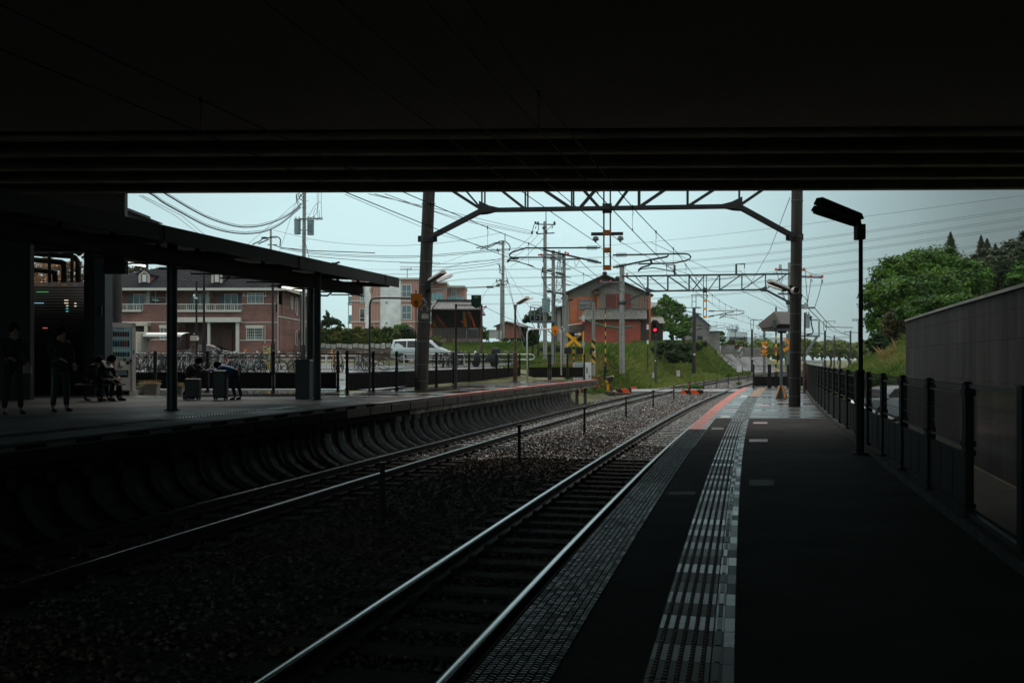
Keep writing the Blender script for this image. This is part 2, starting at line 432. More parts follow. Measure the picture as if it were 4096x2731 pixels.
tag(ground_sheet('parking_apron', fr(6.4, 9.5, 1), fr(45.3, 54, 1.5), asph, .025), kind='structure')
vs = []; fs = []
bu = fr(-9.6, -1.1, .5); bZ = fr(-12, 230, 2.5)
for Z in bZ:
    for u in bu:
        z = RB + .05*math.exp(-((u+4.6)/.9)**2) - .18*sst(-8.6, -9.4, u)
        uu = u if Z > 50 else max(u, -8.7)
        vs.append(U(uu, Z, z))
n = len(bu)
for j in range(len(bZ)-1):
    for i in range(n-1): fs.append((j*n+i, j*n+i+1, (j+1)*n+i+1, (j+1)*n+i))
def ballast_mat():
    m, t, b = nt('ballast'); L = t.links.new
    tc = N(t, 'ShaderNodeTexCoord')
    vo = N(t, 'ShaderNodeTexVoronoi', Scale=16.0); L(tc.outputs['Object'], vo.inputs['Vector'])
    sp = N(t, 'ShaderNodeSeparateColor'); L(vo.outputs['Color'], sp.inputs[0])
    rp = N(t, 'ShaderNodeValToRGB'); L(sp.outputs[0], rp.inputs[0])
    rp.color_ramp.elements[0].color = (.012, .012, .012, 1); rp.color_ramp.elements[1].color = (.06, .05, .045, 1)
    L(rp.outputs[0], b.inputs['Base Color']); b.inputs['Roughness'].default_value = .5
    b.inputs['Roughness'].default_value = .9; b.inputs['Specular IOR Level'].default_value = .1
    bp = N(t, 'ShaderNodeBump', Strength=1.0, Distance=.05); bp.invert = True; L(vo.outputs['Distance'], bp.inputs['Height']); L(bp.outputs[0], b.inputs['Normal'])
    return m
tag(MB().add(vs, fs).build('ballast_bed', ballast_mat(), smooth=True), kind='structure')

def stone_mat(dry=False):  # dry also tints the stones darker for the bridge shade
    m, t, b = nt('ballast_stone'); L = t.links.new
    ge = N(t, 'ShaderNodeNewGeometry'); tc = N(t, 'ShaderNodeTexCoord')
    rp = N(t, 'ShaderNodeValToRGB'); L(ge.outputs['Random Per Island'], rp.inputs[0])
    el = rp.color_ramp.elements
    el[0].color = (.025, .03, .034, 1); el[1].color = (.17, .175, .18, 1)
    e = el.new(.5); e.color = (.085, .09, .098, 1)
    r2 = N(t, 'ShaderNodeValToRGB'); L(ge.outputs['Random Per Island'], r2.inputs[0])
    el = r2.color_ramp.elements
    el[0].color = (.05, .036, .032, 1); el[1].color = (.20, .145, .125, 1)
    e = el.new(.5); e.color = (.10, .075, .065, 1)
    nz = N(t, 'ShaderNodeTexNoise', Scale=.35, Detail=3.0); L(tc.outputs['Object'], nz.inputs['Vector'])
    mr = N(t, 'ShaderNodeMapRange'); mr.inputs['From Min'].default_value = .44; mr.inputs['From Max'].default_value = .58; L(nz.outputs['Fac'], mr.inputs['Value'])
    mx = N(t, 'ShaderNodeMix', data_type='RGBA'); L(mr.outputs[0], mx.inputs['Factor']); L(rp.outputs[0], mx.inputs['A']); L(r2.outputs[0], mx.inputs['B'])
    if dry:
        dk = N(t, 'ShaderNodeMix', data_type='RGBA', blend_type='MULTIPLY'); dk.inputs['Factor'].default_value = 1; dk.inputs['B'].default_value = (.85, .8, .74, 1); L(mx.outputs['Result'], dk.inputs['A']); L(dk.outputs['Result'], b.inputs['Base Color'])  # tint also darkens the dry stones for the bridge shade
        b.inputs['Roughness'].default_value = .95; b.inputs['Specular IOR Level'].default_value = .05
    else: L(mx.outputs['Result'], b.inputs['Base Color']); b.inputs['Roughness'].default_value = .32
    return m
rs = random.Random(3); vs = []; fs = []
def stone(p, s):
    n = len(vs); ax = [s*rs.uniform(.6, 1.2), s*rs.uniform(.45, 1.0), s*rs.uniform(.35, .8)]
    Q = Matrix.Rotation(rs.uniform(0, 6.28), 3, 'Z') @ Matrix.Rotation(rs.uniform(-.6, .6), 3, 'X')
    for q in ((1,0,0),(-1,0,0),(0,1,0),(0,-1,0),(.1,.1,1),(0,0,-1)):
        v = Q @ Vc((q[0]*ax[0]*rs.uniform(.8, 1.1), q[1]*ax[1], q[2]*ax[2])); vs.append((p[0]+v.x, p[1]+v.y, p[2]+v.z))
    fs.extend([(n+0,n+2,n+4),(n+2,n+1,n+4),(n+1,n+3,n+4),(n+3,n+0,n+4),(n+2,n+0,n+5),(n+1,n+2,n+5),(n+3,n+1,n+5),(n+0,n+3,n+5)])
def scatter(n, za, zb, pw_, nm_, mt_, lb):
    vs.clear(); fs.clear()
    for i in range(n):
        Z = za+(zb-za)*rs.random()**pw_
        u = rs.uniform(-8.6, -1.3) if Z < 48 else rs.uniform(-9.7, -1.0)
        s = .034*(1+max(0, Z-10)/75)
        z = RB + .05*math.exp(-((u+4.6)/.9)**2) + rs.uniform(-.01, .03) - .18*sst(-8.6, -9.4, u)
        if all(abs(u-rc) >= .09 for rc in (-7.4, -6.3, -2.9, -1.8)): stone(U(u, Z, z), s)
    tag(MB().add(vs, fs).build('ballast_stones', mt_), lb, 'ballast', kind='stuff')
scatter(27000, 4.2, 27.0, 1.25, 'ballast_stones', stone_mat(True), 'dry dusty ballast stones tinted darker for the shade under the bridge')
scatter(33000, 21.0, 100, 1.9, 'ballast_stones', stone_mat(), 'rain wet grey and rust brown ballast stones beyond the bridge')

# ================================================================ tracks
railm = mat('rail_side', (.028, .022, .019), .5, .4, 3, metal=.3)
railt = mat('rail_top', (.30, .33, .33), .16, .12, 8, metal=.95)
sleeper_m = mat('sleeper_concrete', (.12, .115, .11), .55, .35, 3, .3, 40, c2=(.17, .165, .155))
sleeper_d = mat('sleeper_concrete_dry_shaded', (.035, .032, .028), .9, .4, 3, .3, 40, spec=.1)  # dry copy, darkened to stand for the shade under the bridge
rprof = [(-.032, 0), (.032, 0), (.034, -.035), (.009, -.046), (.009, -.12), (.062, -.137), (.062, -.15), (-.062, -.15), (-.062, -.137), (-.009, -.12), (-.009, -.046), (-.034, -.035)]
def upath(u, Za, Zb, step, z=0.0):
    return [(U(u, Z, z), (1, 0, 0)) for Z in fr(Za, Zb, step)]
def track(uc, label):
    T = thing('railway_track', label, 'railway track', U(uc, 8, RT), group='railway tracks through the station')
    for s in (-.55, .55):
        r = MB().sweep(rprof, upath(uc+s, -4, 230, 2.0, RT)).build('rail', railm, T, world=True)
        MB().sweep([(-.034, -.010), (-.026, -.001), (-.012, .003), (.012, .003), (.026, -.001), (.034, -.010)], upath(uc+s, -4, 230, 2.0, RT), closed=False).build('running_surface', railt, r, smooth=True, world=True)
    k = 0; far = MB()
    Z = 6.0
    while Z < 175:
        m = MB() if k < 100 else far
        th = -math.atan(dc(Z)); M = Matrix.Rotation(th, 3, 'Z'); c = U(uc, Z, RT-.15)
        m.box(c-Vc((0, 0, .06)), (2.0, .23, .12), M)
        for s in (-.55, .55):
            for q in (-.10, .10):
                m.box(c+M @ Vc((s*.97+q, 0, .025)), (.07, .12, .05), M)
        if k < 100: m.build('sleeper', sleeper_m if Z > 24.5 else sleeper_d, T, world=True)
        k += 1; Z += .62
    f = far.build('far_sleepers', sleeper_m, T, world=True); f['kind'] = 'stuff'
track(-6.85, 'wet railway track beside the left platform, curving away to the right')
track(-2.35, 'wet railway track nearest the camera, beside the right platform')

# stakes with rope between the tracks
prev = None
rope = MB()
for i, Z in enumerate([12.9, 20.4, 27.8, 35.6, 43.0, 50.4, 57.6, 65, 73, 81, 89, 97]):
    p = U(-4.65, Z, RB); m = MB().cyl(p, p+Vc((0, 0, .78)), .035, .032, 8); m.cyl(p+Vc((0, 0, .76)), p+Vc((0, 0, .81)), .045, .045, 8)
    o = m.build('rope_stake', blackp if i != 8 else rust, None)
    tag(o, ['first', 'second', 'third', 'fourth', 'fifth', 'sixth', 'seventh', 'eighth', 'ninth', 'tenth', 'eleventh', 'twelfth'][i]+' dark steel stake from the camera in the roped row between the tracks', 'stake', 'stakes between the two tracks')
    q = p+Vc((0, 0, .7))
    if prev is not None and i > 1: rope.wire(prev, q, .006, .16, 8)
    prev = q
tag(rope.build('rope', mat('rope', (.25, .22, .17), .8, .2, 8)), 'thin sagging rope strung along the stakes between the tracks', 'rope')

# ================================================================ right platform
pl = MB()
pl.sweep([(-1.25, -.006), (2.35, -.006), (2.35, -1.7), (-1.18, -1.7), (-1.18, -.2), (-1.25, -.2)], upath(0, -14, 53.3, 1.0))
plat = tag(pl.build('platform', concrete), kind='structure')
dryas = mat('platform_asphalt_dry', (.052, .052, .051), .92, .35, 1.2, .3, 120, spec=.06)
wetas = wet_mat('platform_asphalt_wet', (.03, .031, .034), .3, .42, .07, .5, (.42, .64), .1, 90, stretch=(.5, 1.6, 1))
MB().sweep([(-.44, 0), (-.86, 0)], upath(0, -14, 25.4, 1.0), closed=False).build('platform_paving_dry', dryas, plat)
MB().sweep([(2.35, 0), (0, 0)], upath(0, -14, 25.4, 1.0), closed=False).build('platform_paving_dry', dryas, plat)
MB().sweep([(-.44, 0), (-.86, 0)], upath(0, 25.4, 53.3, 1.0), closed=False).build('platform_paving_wet', wetas, plat)
MB().sweep([(2.35, 0), (0, 0)], upath(0, 25.4, 53.3, 1.0), closed=False).build('platform_paving_wet', wetas, plat)
def tile_mat(name, lo, hi, r0, r1, spec=.5):
    m, t, b = nt(name); L = t.links.new
    ge = N(t, 'ShaderNodeNewGeometry'); tc = N(t, 'ShaderNodeTexCoord')
    rp = N(t, 'ShaderNodeValToRGB'); L(ge.outputs['Random Per Island'], rp.inputs[0])
    rp.color_ramp.elements[0].color = rgb(lo); rp.color_ramp.elements[1].color = rgb(hi)
    nz = N(t, 'ShaderNodeTexNoise', Scale=5.0, Detail=7.0); L(tc.outputs['Object'], nz.inputs['Vector'])
    mr = N(t, 'ShaderNodeMapRange'); mr.inputs['To Min'].default_value = .6; mr.inputs['To Max'].default_value = 1.3; L(nz.outputs['Fac'], mr.inputs['Value'])
    mx = N(t, 'ShaderNodeMix', data_type='RGBA', blend_type='MULTIPLY'); mx.inputs['Factor'].default_value = 1; L(rp.outputs[0], mx.inputs['A']); L(mr.outputs[0], mx.inputs['B'])
    L(mx.outputs['Result'], b.inputs['Base Color'])
    m2 = N(t, 'ShaderNodeMapRange'); b.inputs['Specular IOR Level'].default_value = spec; m2.inputs['To Min'].default_value = r0; m2.inputs['To Max'].default_value = r1; L(ge.outputs['Random Per Island'], m2.inputs['Value'])
    L(m2.outputs[0], b.inputs['Roughness'])
    bp = N(t, 'ShaderNodeBump', Strength=.15, Distance=.01); L(nz.outputs['Fac'], bp.inputs['Height']); L(bp.outputs[0], b.inputs['Normal'])
    return m
def herring(name, c, rough, spec=.5):
    """anti-slip blocks: small raised chevrons, joints every 0.3 m"""
    m, t, b = nt(name); L = t.links.new
    def mt_(op, a, c_=None, v=None):
        n = N(t, 'ShaderNodeMath', operation=op); L(a, n.inputs[0])
        if c_ is not None: L(c_, n.inputs[1])
        if v is not None: n.inputs[1].default_value = v
        return n.outputs[0]
    tc = N(t, 'ShaderNodeTexCoord'); sp = N(t, 'ShaderNodeSeparateXYZ'); L(tc.outputs['Object'], sp.inputs[0]); X, Y = sp.outputs['X'], sp.outputs['Y']
    along = mt_('ADD', Y, mt_('MULTIPLY', X, v=.3)); across = mt_('ADD', X, mt_('MULTIPLY', Y, v=-.3))
    zig = mt_('PINGPONG', across, v=.035)
    ch = mt_('FRACT', mt_('MULTIPLY', mt_('ADD', along, zig), v=26.0))
    bump = mt_('PINGPONG', ch, v=.5)
    jt = mt_('GREATER_THAN', mt_('FRACT', mt_('MULTIPLY', along, v=3.33)), v=.035)
    h = mt_('MULTIPLY', mt_('ADD', mt_('MULTIPLY', bump, v=.6), v=.4), jt)
    bp = N(t, 'ShaderNodeBump', Strength=1.0, Distance=.03); L(h, bp.inputs['Height']); L(bp.outputs[0], b.inputs['Normal'])
    nz = N(t, 'ShaderNodeTexNoise', Scale=1.5, Detail=7.0); L(tc.outputs['Object'], nz.inputs['Vector'])
    rp = N(t, 'ShaderNodeValToRGB'); L(nz.outputs['Fac'], rp.inputs[0])
    rp.color_ramp.elements[0].position = .3; rp.color_ramp.elements[1].position = .7
    rp.color_ramp.elements[0].color = rgb([k*.6 for k in c]); rp.color_ramp.elements[1].color = rgb([k*1.35 for k in c])
    mx = N(t, 'ShaderNodeMix', data_type='RGBA', blend_type='MULTIPLY'); mx.inputs['Factor'].default_value = .6; L(rp.outputs[0], mx.inputs['A']); L(h, mx.inputs['B'])
    L(mx.outputs['Result'], b.inputs['Base Color']); b.inputs['Roughness'].default_value = rough; b.inputs['Specular IOR Level'].default_value = spec
    return m
hgrey = herring('antislip_grey', (.075, .078, .082), .3); hdry_shade = mat('antislip_dry_shaded', (.016, .016, .0165), .95, .4, 2.5, .2, 60, spec=.02); hred = herring('antislip_red', (.72, .13, .09), .5); hred_shade = herring('antislip_shaded_red', (.11, .05, .045), .4)  # dry and dull red copies are darkened to imitate the bridge shade
MB().sweep([(-.86, 0), (-1.27, 0), (-1.27, -.06)], upath(0, 3, 17, 1.0), closed=False).build('edge_strip', hdry_shade, plat)
MB().sweep([(-.86, 0), (-.98, 0)], upath(0, 17, 53.3, 1.0), closed=False).build('edge_strip', hgrey, plat)
MB().sweep([(-.98, 0), (-1.27, 0), (-1.27, -.06)], upath(0, 17, 21, 1.0), closed=False).build('red_edge_line', hred_shade, plat)
MB().sweep([(-.98, 0), (-1.27, 0), (-1.27, -.06)], upath(0, 21, 53.3, 1.0), closed=False).build('red_edge_line', hred, plat)
cm = MB(); Z = 4.0
while Z < 21.5:
    th = -math.atan(dc(Z)); M = Matrix.Rotation(th, 3, 'Z')
    nr = 8 if Z < 12 else 5
    for i in range(9):
        for j in range(nr):
            q = U(-1.235+i*.0435, Z, 0)+M @ Vc((0, (j+.5)*.3/nr-.15+(.006 if j == 0 else 0), .003))
            cm.box(q, (.036, .010, .007), M @ Matrix.Rotation(R(24 if i % 2 else -24), 3, 'Z'))
    Z += .3*math.cos(th)
cm.build('antislip_ridges', tile_mat('antislip_ridge', (.02, .021, .022), (.07, .075, .08), .5, .22, .3), plat)
# tactile paving
tilem = tile_mat('tactile_tile', (.022, .020, .017), (.075, .070, .058), .55, .24, .15)
tileo = tile_mat('tactile_tile_ochre', (.20, .115, .06), (.36, .20, .10), .6, .3)
def tactile(Za, Zb, u0, z, parent, tm, bar=True, flip=1, w=.3, bars=False, dots=True):
    m = MB(); dm = MB(); Z = Za
    while Z < Zb:
        th = -math.atan(dc(Z)); M = Matrix.Rotation(th, 3, 'Z'); c = U(u0+w/2*flip, Z, z)
        m.box(c, (w-.006, .292, .012), M)
        if bar:
            m.box(c+M @ Vc((flip*(w/2+.030), 0, 0)), (.05, .292, .012), M)
            m.box(c+M @ Vc((flip*(w/2+.030), 0, .007)), (.026, .27, .012), M)
            m.box(c+M @ Vc((flip*(w/2+.085), 0, 0)), (.055, .292, .012), M)
        if bars:
            for i in range(4): m.box(c+M @ Vc(((i-1.5)*.072, 0, .008)), (.03, .27, .010), M)
        elif dots:
            for i in range(5):
                for j in range(6 if Z < 16 else 3):
                    nn = 6 if Z < 16 else 3
                    q = c+M @ Vc(((i-2)*.056, (j-(nn-1)/2)*.29/nn, .006))
                    dm.cyl(q, q+Vc((0, 0, .006)), .015, .010, 6)
        Z += .3*math.cos(th)
    o = m.build('tactile_strip', tm, parent)
    if dm.v: dm.build('tactile_studs', mat('tactile_stud', (.05, .035, .02), .6, .3, 5), o)
tactile(4.2, 24, -.43, 0.0, plat, tilem)
tactile(24, 40, -.43, 0.0, plat, tilem, bars=True)
tactile(40, 53, -.43, 0.0, plat, tileo, bars=True)
# boarding marks painted on the platform
mark_p = mat('pink_mark', (.38, .24, .27), .5, .2, 8); mark_w = mat('white_mark', (.4, .4, .36), .4, .3, 8)
def mark(u0, u1, Z0, Z1, m_, nm='boarding_mark'):
    MB().add([U(u0, Z0, .004), U(u1, Z0, .004), U(u1, Z1, .004), U(u0, Z1, .004)], [(0, 1, 2, 3)]).build(nm, m_, plat)
for u0, u1, Z0, Z1, m_ in ((.08, .42, 18.1, 18.7, mark_p), (.12, .45, 23.2, 23.8, mark_p), (.1, .5, 32, 33, mark_p), (-.76, -.50, 21.4, 21.6, mark_w), (-.78, -.52, 21.6, 22.1, mat('grey_mark', (.06, .06, .06), .7, .3, 8, spec=.1)),
                          (-.76, -.52, 25.6, 26.5, mark_w), (-.76, -.52, 29.2, 29.8, mark_p), (-.76, -.5, 33.5, 34.1, mark_w), (-.76, -.5, 39.5, 41.5, mark_w), (-.8, -.5, 11.0, 11.3, mat('grey_mark', (.06, .06, .06))), (.1, .4, 11.8, 12.4, mat('grey_mark', (.06, .06, .06)))):
    mark(u0, u1, Z0, Z1, m_)
# low kerb under the right fence
MB().sweep([(1.98, .0), (2.22, .0), (2.22, .09), (1.98, .09)], upath(0, -14, 53.3, 1.0)).build('kerb', mat('kerb_concrete', (.07, .07, .066), .85, .4, 3, .3, 30, spec=.1), plat)

# ================================================================ left platform
lp = MB()
lp.sweep([(-8.1, 0), (-11.9, 0), (-11.9, -.22), (-8.1, -.22)], upath(0, 27.4, 48.4, 1.0, PZ-.006))
lp.sweep([(-8.1, 0), (-40, 0), (-40, -.22), (-8.1, -.22)], upath(0, -14, 27.4, 1.0, PZ-.006))
# forecourt behind the canopy, up to the cross fence
lp.prism([U(-40, 27.4, PZ-.228), U(-11.9, 27.4, PZ-.228), (-5.3, 28.6, PZ-.228), (-5.3, 30.6, PZ-.228), (-30, 31.2, PZ-.228)], (0, 0, .222))
lplat = tag(lp.build('platform', concrete), kind='structure')
dry2 = wet_mat('forecourt_paving', (.024, .023, .022), .3, .8, .5, .35, (.4, .65), .25, 90, spec=.25)
wet2 = wet_mat('left_platform_wet', (.045, .045, .046), .3, .4, .03, .45, (.32, .56), .12, 90, stretch=(.35, 2.0, 1))
MB().sweep([(-8.36, 0), (-40, 0)], upath(0, -14, 25.6, .8, PZ), closed=False).build('platform_paving_dry', dry2, lplat)
MB().sweep([(-8.36, 0), (-40, 0)], upath(0, 25.6, 27.4, .6, PZ), closed=False).build('platform_paving_wet', wet2, lplat)
MB().sweep([(-8.36, 0), (-11.9, 0)], upath(0, 27.4, 48.4, .8, PZ), closed=False).build('platform_paving_wet', wet2, lplat)
MB().add([U(-40, 27.4, PZ), U(-11.9, 27.4, PZ), (-5.3, 28.6, PZ), (-5.3, 30.6, PZ), (-30, 31.2, PZ)], [(0, 1, 2, 3, 4)]).build('forecourt_wet_paving', wet2, lplat)
MB().sweep([(-8.36, 0), (-8.1, 0), (-8.1, -.05)], upath(0, 3, 22, 1.0, PZ), closed=False).build('edge_strip', hdry_shade, lplat)
MB().sweep([(-8.36, 0), (-8.1, 0), (-8.1, -.05)], upath(0, 22, 27, 1.0, PZ), closed=False).build('red_edge_line', hred_shade, lplat)
MB().sweep([(-8.36, 0), (-8.1, 0), (-8.1, -.05)], upath(0, 27, 48.4, 1.0, PZ), closed=False).build('red_edge_line', hred, lplat)
tactile(8, 24, -9.45, PZ, lplat, tilem, bar=False)
tactile(24, 48, -9.45, PZ, lplat, tileo, bar=False)
tileo2 = mat('edge_blocks', (.08, .072, .065), .6, .3, 3); tiled = mat('edge_blocks_dry_shaded', (.022, .021, .02), .9, .3, 3, spec=.1)  # second, dry copy is darkened to imitate shade at the near end
for Z in fr(11, 47.5, 1.22):
    MB().box(U(-8.085, Z, PZ-.14), (.03, 1.19, .16), Matrix.Rotation(-math.atan(dc(Z)), 3, 'Z')).build('edge_block', tileo2 if Z > 20 else tiled, lplat)
lipdry_shade = mat('lip_concrete_dry_shaded', (.022, .021, .02), .9, .4, 2, spec=.1)  # dry lip copy with the bridge shade put into its colour
lipm = mat('lip_concrete', (.12, .11, .10), .7, .5, 2, .3, 30, c2=(.34, .33, .30))
MB().sweep([(-8.16, -.22), (-8.32, -.22), (-8.32, -.36), (-8.16, -.36)], upath(0, 24, 48, 1.0, PZ)).build('edge_beam', lipm, lplat)
MB().sweep([(-8.16, -.22), (-8.32, -.22), (-8.32, -.36), (-8.16, -.36)], upath(0, 4, 24, 1.0, PZ)).build('edge_beam', lipdry_shade, lplat)
ribm = mat('rib_concrete', (.26, .26, .25), .25, .35, 3); ribdry_shade = mat('rib_concrete_dry_shaded', (.03, .03, .03), .7, .35, 3, spec=.2); ribd = mat('wall_plate_dark', (.012, .012, .012), .6, .3, 3)  # ribs under the bridge get a darker dry copy imitating its shade
rp_ = [(-8.42, -.36), (-8.43, -.6), (-8.40, -.78), (-8.31, -.94), (-8.16, -1.06), (-8.02, -1.13)]
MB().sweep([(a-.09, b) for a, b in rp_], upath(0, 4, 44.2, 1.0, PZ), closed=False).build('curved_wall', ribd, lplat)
k = 0; Z = 6.0
while Z < 44.2:
    m = MB(); path = [Vc(U(a, Z, PZ+b)) for a, b in rp_]
    for p, q in zip(path, path[1:]): m.bar(p, q, .10, .07, up=(0, 1, 0))
    m.build('wall_rib', ribm if Z > 20 else ribdry_shade, lplat)
    MB().box(U(-8.2, Z+.1, PZ-.42), (.1, .08, .12)).build('edge_bracket', lipm if Z > 23 else lipdry_shade, lplat) if k < 90 else None
    Z += .64; k += 1
for Z in (45.6, 47.4): MB().boxb(-.07, .07, -.07, .07, RB-PZ-.3, -.22).build('support_post', concrete, lplat).location = U(-8.5, Z, PZ)

# ================================================================ road bridge overhead
BR = thing('road_bridge', 'broad dark road bridge spanning over both platforms and tracks', 'bridge', (0, 25, 5.7), R(-1.4))
beamm = mat('girder_steel', (.12, .11, .09), .8, .35, .6, c2=(.17, .155, .125), spec=.2)
deckm = mat('deck_soffit', (.12, .12, .115), .9, .3, .5)
NG = 24; NV = 5
soff = mat('soffit_concrete', (.30, .29, .27), .95, .12, .4, spec=0.0)
for i in range(NV):
    y = -.13-1.5*i
    m = MB().boxb(-70, 70, y-.13, y+.13, 0, .03).boxb(-70, 70, y-.012, y+.012, .03, 1.18).boxb(-70, 70, y-.13, y+.13, 1.15, 1.2)
    for X in range(-66, 67, 6): m.boxb(X-.01, X+.01, y-.12, y+.12, .03, 1.15)
    m.build('girder', beamm, BR)
MB().boxb(-70, 70, -1.5*NG, .35, 1.2, 1.5).build('deck', deckm, BR)
MB().boxb(-70, 70, -1.5*NG, -1.5*NV+.9, .06, 1.19).build('box_girder_soffit', soff, BR)
MB().boxb(-70, 70, .12, .4, 1.5, 5.4).build('parapet', concrete, BR)  # unseen; made extra tall to block skylight from the near signs and poles
for X in range(-66, 67, 6):
    m = MB()
    for i in range(NV-1): m.boxb(X+.4, X+.48, -.13-1.5*(i+1)+.012, -.13-1.5*i-.012, .55, .75)
    if abs(X) < 24: m.build('cross_brace', beamm, BR)

# retaining wall / abutment on the right
def shutter_mat():
    m, t, b = nt('shuttered_concrete'); L = t.links.new
    tc = N(t, 'ShaderNodeTexCoord')
    bk = N(t, 'ShaderNodeTexBrick', Color1=(.021, .022, .022, 1), Color2=(.033, .034, .033, 1), Mortar=(.008, .008, .008, 1), Scale=1.0)
    bk.inputs['Mortar Size'].default_value = .014; bk.inputs['Brick Width'].default_value = .95; bk.inputs['Row Height'].default_value = 1.85; bk.offset = 0
    mp = N(t, 'ShaderNodeMapping'); sp = N(t, 'ShaderNodeSeparateXYZ'); cb = N(t, 'ShaderNodeCombineXYZ')
    L(tc.outputs['Object'], sp.inputs[0]); L(sp.outputs['Y'], cb.inputs['X']); L(sp.outputs['Z'], cb.inputs['Y']); L(cb.outputs[0], bk.inputs['Vector'])
    nz = N(t, 'ShaderNodeTexNoise', Scale=1.0, Detail=9.0); mp.inputs['Scale'].default_value = (1, 1.6, .25); L(tc.outputs['Object'], mp.inputs[0]); L(mp.outputs[0], nz.inputs['Vector'])
    mr = N(t, 'ShaderNodeMapRange'); mr.inputs['From Min'].default_value = .3; mr.inputs['From Max'].default_value = .7; mr.inputs['To Min'].default_value = .55; mr.inputs['To Max'].default_value = 1.3
    L(nz.outputs['Fac'], mr.inputs['Value'])
    mx = N(t, 'ShaderNodeMix', data_type='RGBA', blend_type='MULTIPLY'); mx.inputs['Factor'].default_value = 1; L(bk.outputs['Color'], mx.inputs['A']); L(mr.outputs[0], mx.inputs['B'])
    L(mx.outputs['Result'], b.inputs['Base Color']); b.inputs['Roughness'].default_value = .9; b.inputs['Specular IOR Level'].default_value = .1
    bp = N(t, 'ShaderNodeBump', Strength=.6, Distance=.02); bp.invert = True; L(bk.outputs['Fac'], bp.inputs['Height']); L(bp.outputs[0], b.inputs['Normal'])
    return m
shm = shutter_mat()
RW = thing('retaining_wall', 'tall dark board marked concrete wall right of the platform fence', 'wall', U(6.5, 45, -1.7))
MB().sweep([(6.5, -1.75), (6.9, -1.75), (6.9, 3.2), (6.5, 3.2)], upath(0, -14, 45, 2.0)).build('wall', shm, RW, world=True)
MB().sweep([(6.44, 3.2), (6.96, 3.2), (6.96, 3.28), (6.44, 3.28)], upath(0, -14, 45.03, 2.0)).build('coping', concrete, RW, world=True)
m = MB()
for Z in fr(6, 44.5, .48):
    for z in (-.1, 2.75, .9): m.box(U(6.495, Z, z), (.02, .035, .035))
m.build('tie_holes', blackm, RW, world=True)
AB = tag(MB().sweep([(7.0, -1.7), (9, -1.7), (9, 6.9), (7.0, 6.9)], upath(0, -14, 22, 3.0)).build('bridge_abutment', concrete), 'concrete bridge abutment rising behind the dark wall on the right', 'abutment')
AB = tag(MB().boxb(-26, -24, -14, 24.5, .5, 6.9).build('bridge_abutment', concrete), 'concrete bridge abutment far left behind the station building', 'abutment')

# ================================================================ fences
fblack = mat('fence_black', (.011, .011, .012), .5, .3, 6, spec=.3)
def perf_mat():
    m, t, b = nt('perforated_sheet'); L = t.links.new
    tc = N(t, 'ShaderNodeTexCoord'); vo = N(t, 'ShaderNodeTexVoronoi', Scale=60.0); vo.inputs['Randomness'].default_value = 0; L(tc.outputs['Object'], vo.inputs['Vector'])
    rp = N(t, 'ShaderNodeValToRGB'); L(vo.outputs['Distance'], rp.inputs[0])
    rp.color_ramp.elements[0].position = .3; rp.color_ramp.elements[0].color = (.004, .004, .004, 1); rp.color_ramp.elements[1].position = .45; rp.color_ramp.elements[1].color = (.014, .014, .014, 1)
    L(rp.outputs[0], b.inputs['Base Color']); b.inputs['Roughness'].default_value = .7; b.inputs['Specular IOR Level'].default_value = .12
    return m
perf = perf_mat()
def fence(pts, label, group=None, h=1.2, wr=.0065, wstep=.05, panel=True):
    """pts: post foot positions"""
    T = thing('platform_fence', label, 'fence', pts[0], group=group)
    for p in pts:
        p = Vc(p); m = MB().bar(p+Vc((0, 0, -.05)), p+Vc((0, 0, h+.02)), .075, .075).ball(p+Vc((0, 0, h+.02)), .045, 8, 4, (1, 1, .5))
        m.box(p+Vc((0, 0, .03)), (.14, .14, .03))
        for z in (.12, .6, .68, h-.06): m.box(p+Vc((0, 0, z)), (.1, .1, .05))
        m.build('post', fblack, T, world=True)
    for p, q in zip(pts, pts[1:]):
        p = Vc(p); q = Vc(q); d = (q-p); Ln = d.length; d.normalize(); e = .05
        a = p+d*e; b = q-d*e; m = MB()
        z0 = .66
        for z in (z0, h-.07): m.bar(a+Vc((0, 0, z)), b+Vc((0, 0, z)), .025, .02)
        for z in (.80, .94, h-.0): m.bar(a+Vc((0, 0, z)), b+Vc((0, 0, z)), .006, .006)
        n = int((Ln-2*e)/wstep)
        s = d.cross(Vc((0, 0, 1)))*.03
        for i in range(n+1):
            c = a.lerp(b, i/n); m.bar(c+Vc((0, 0, z0)), c+Vc((0, 0, h-.05)), wr, wr)
            if i % 2 == 0:
                m.bar(c+Vc((0, 0, h-.05)), c+s+Vc((0, 0, h)), .006, .006); m.bar(c+s+Vc((0, 0, h)), c+Vc((0, 0, h+.01)), .006, .006)
        m.build('mesh_panel', fblack, T, world=True)
        if panel:
            m = MB().bar(a+Vc((0, 0, .33)), b+Vc((0, 0, .33)), .008, .46)
            m.bar(a+Vc((0, 0, .575)), b+Vc((0, 0, .575)), .03, .025).bar(a+Vc((0, 0, .09)), b+Vc((0, 0, .09)), .03, .025)
            for i in range(1, 3):
                c = a.lerp(b, i/3); m.bar(c+Vc((0, 0, .09)), c+Vc((0, 0, .57)), .014, .014)
            m.build('lower_panel', perf, T, world=True)
    return T
def fposts(u, Z0, Z1, step=1.95, z=0.0):
    r = []; Z = Z0
    while Z < Z1+.1:
        r.append(U(u, Z, z)); Z += step*math.cos(math.atan(dc(Z)))
    return r
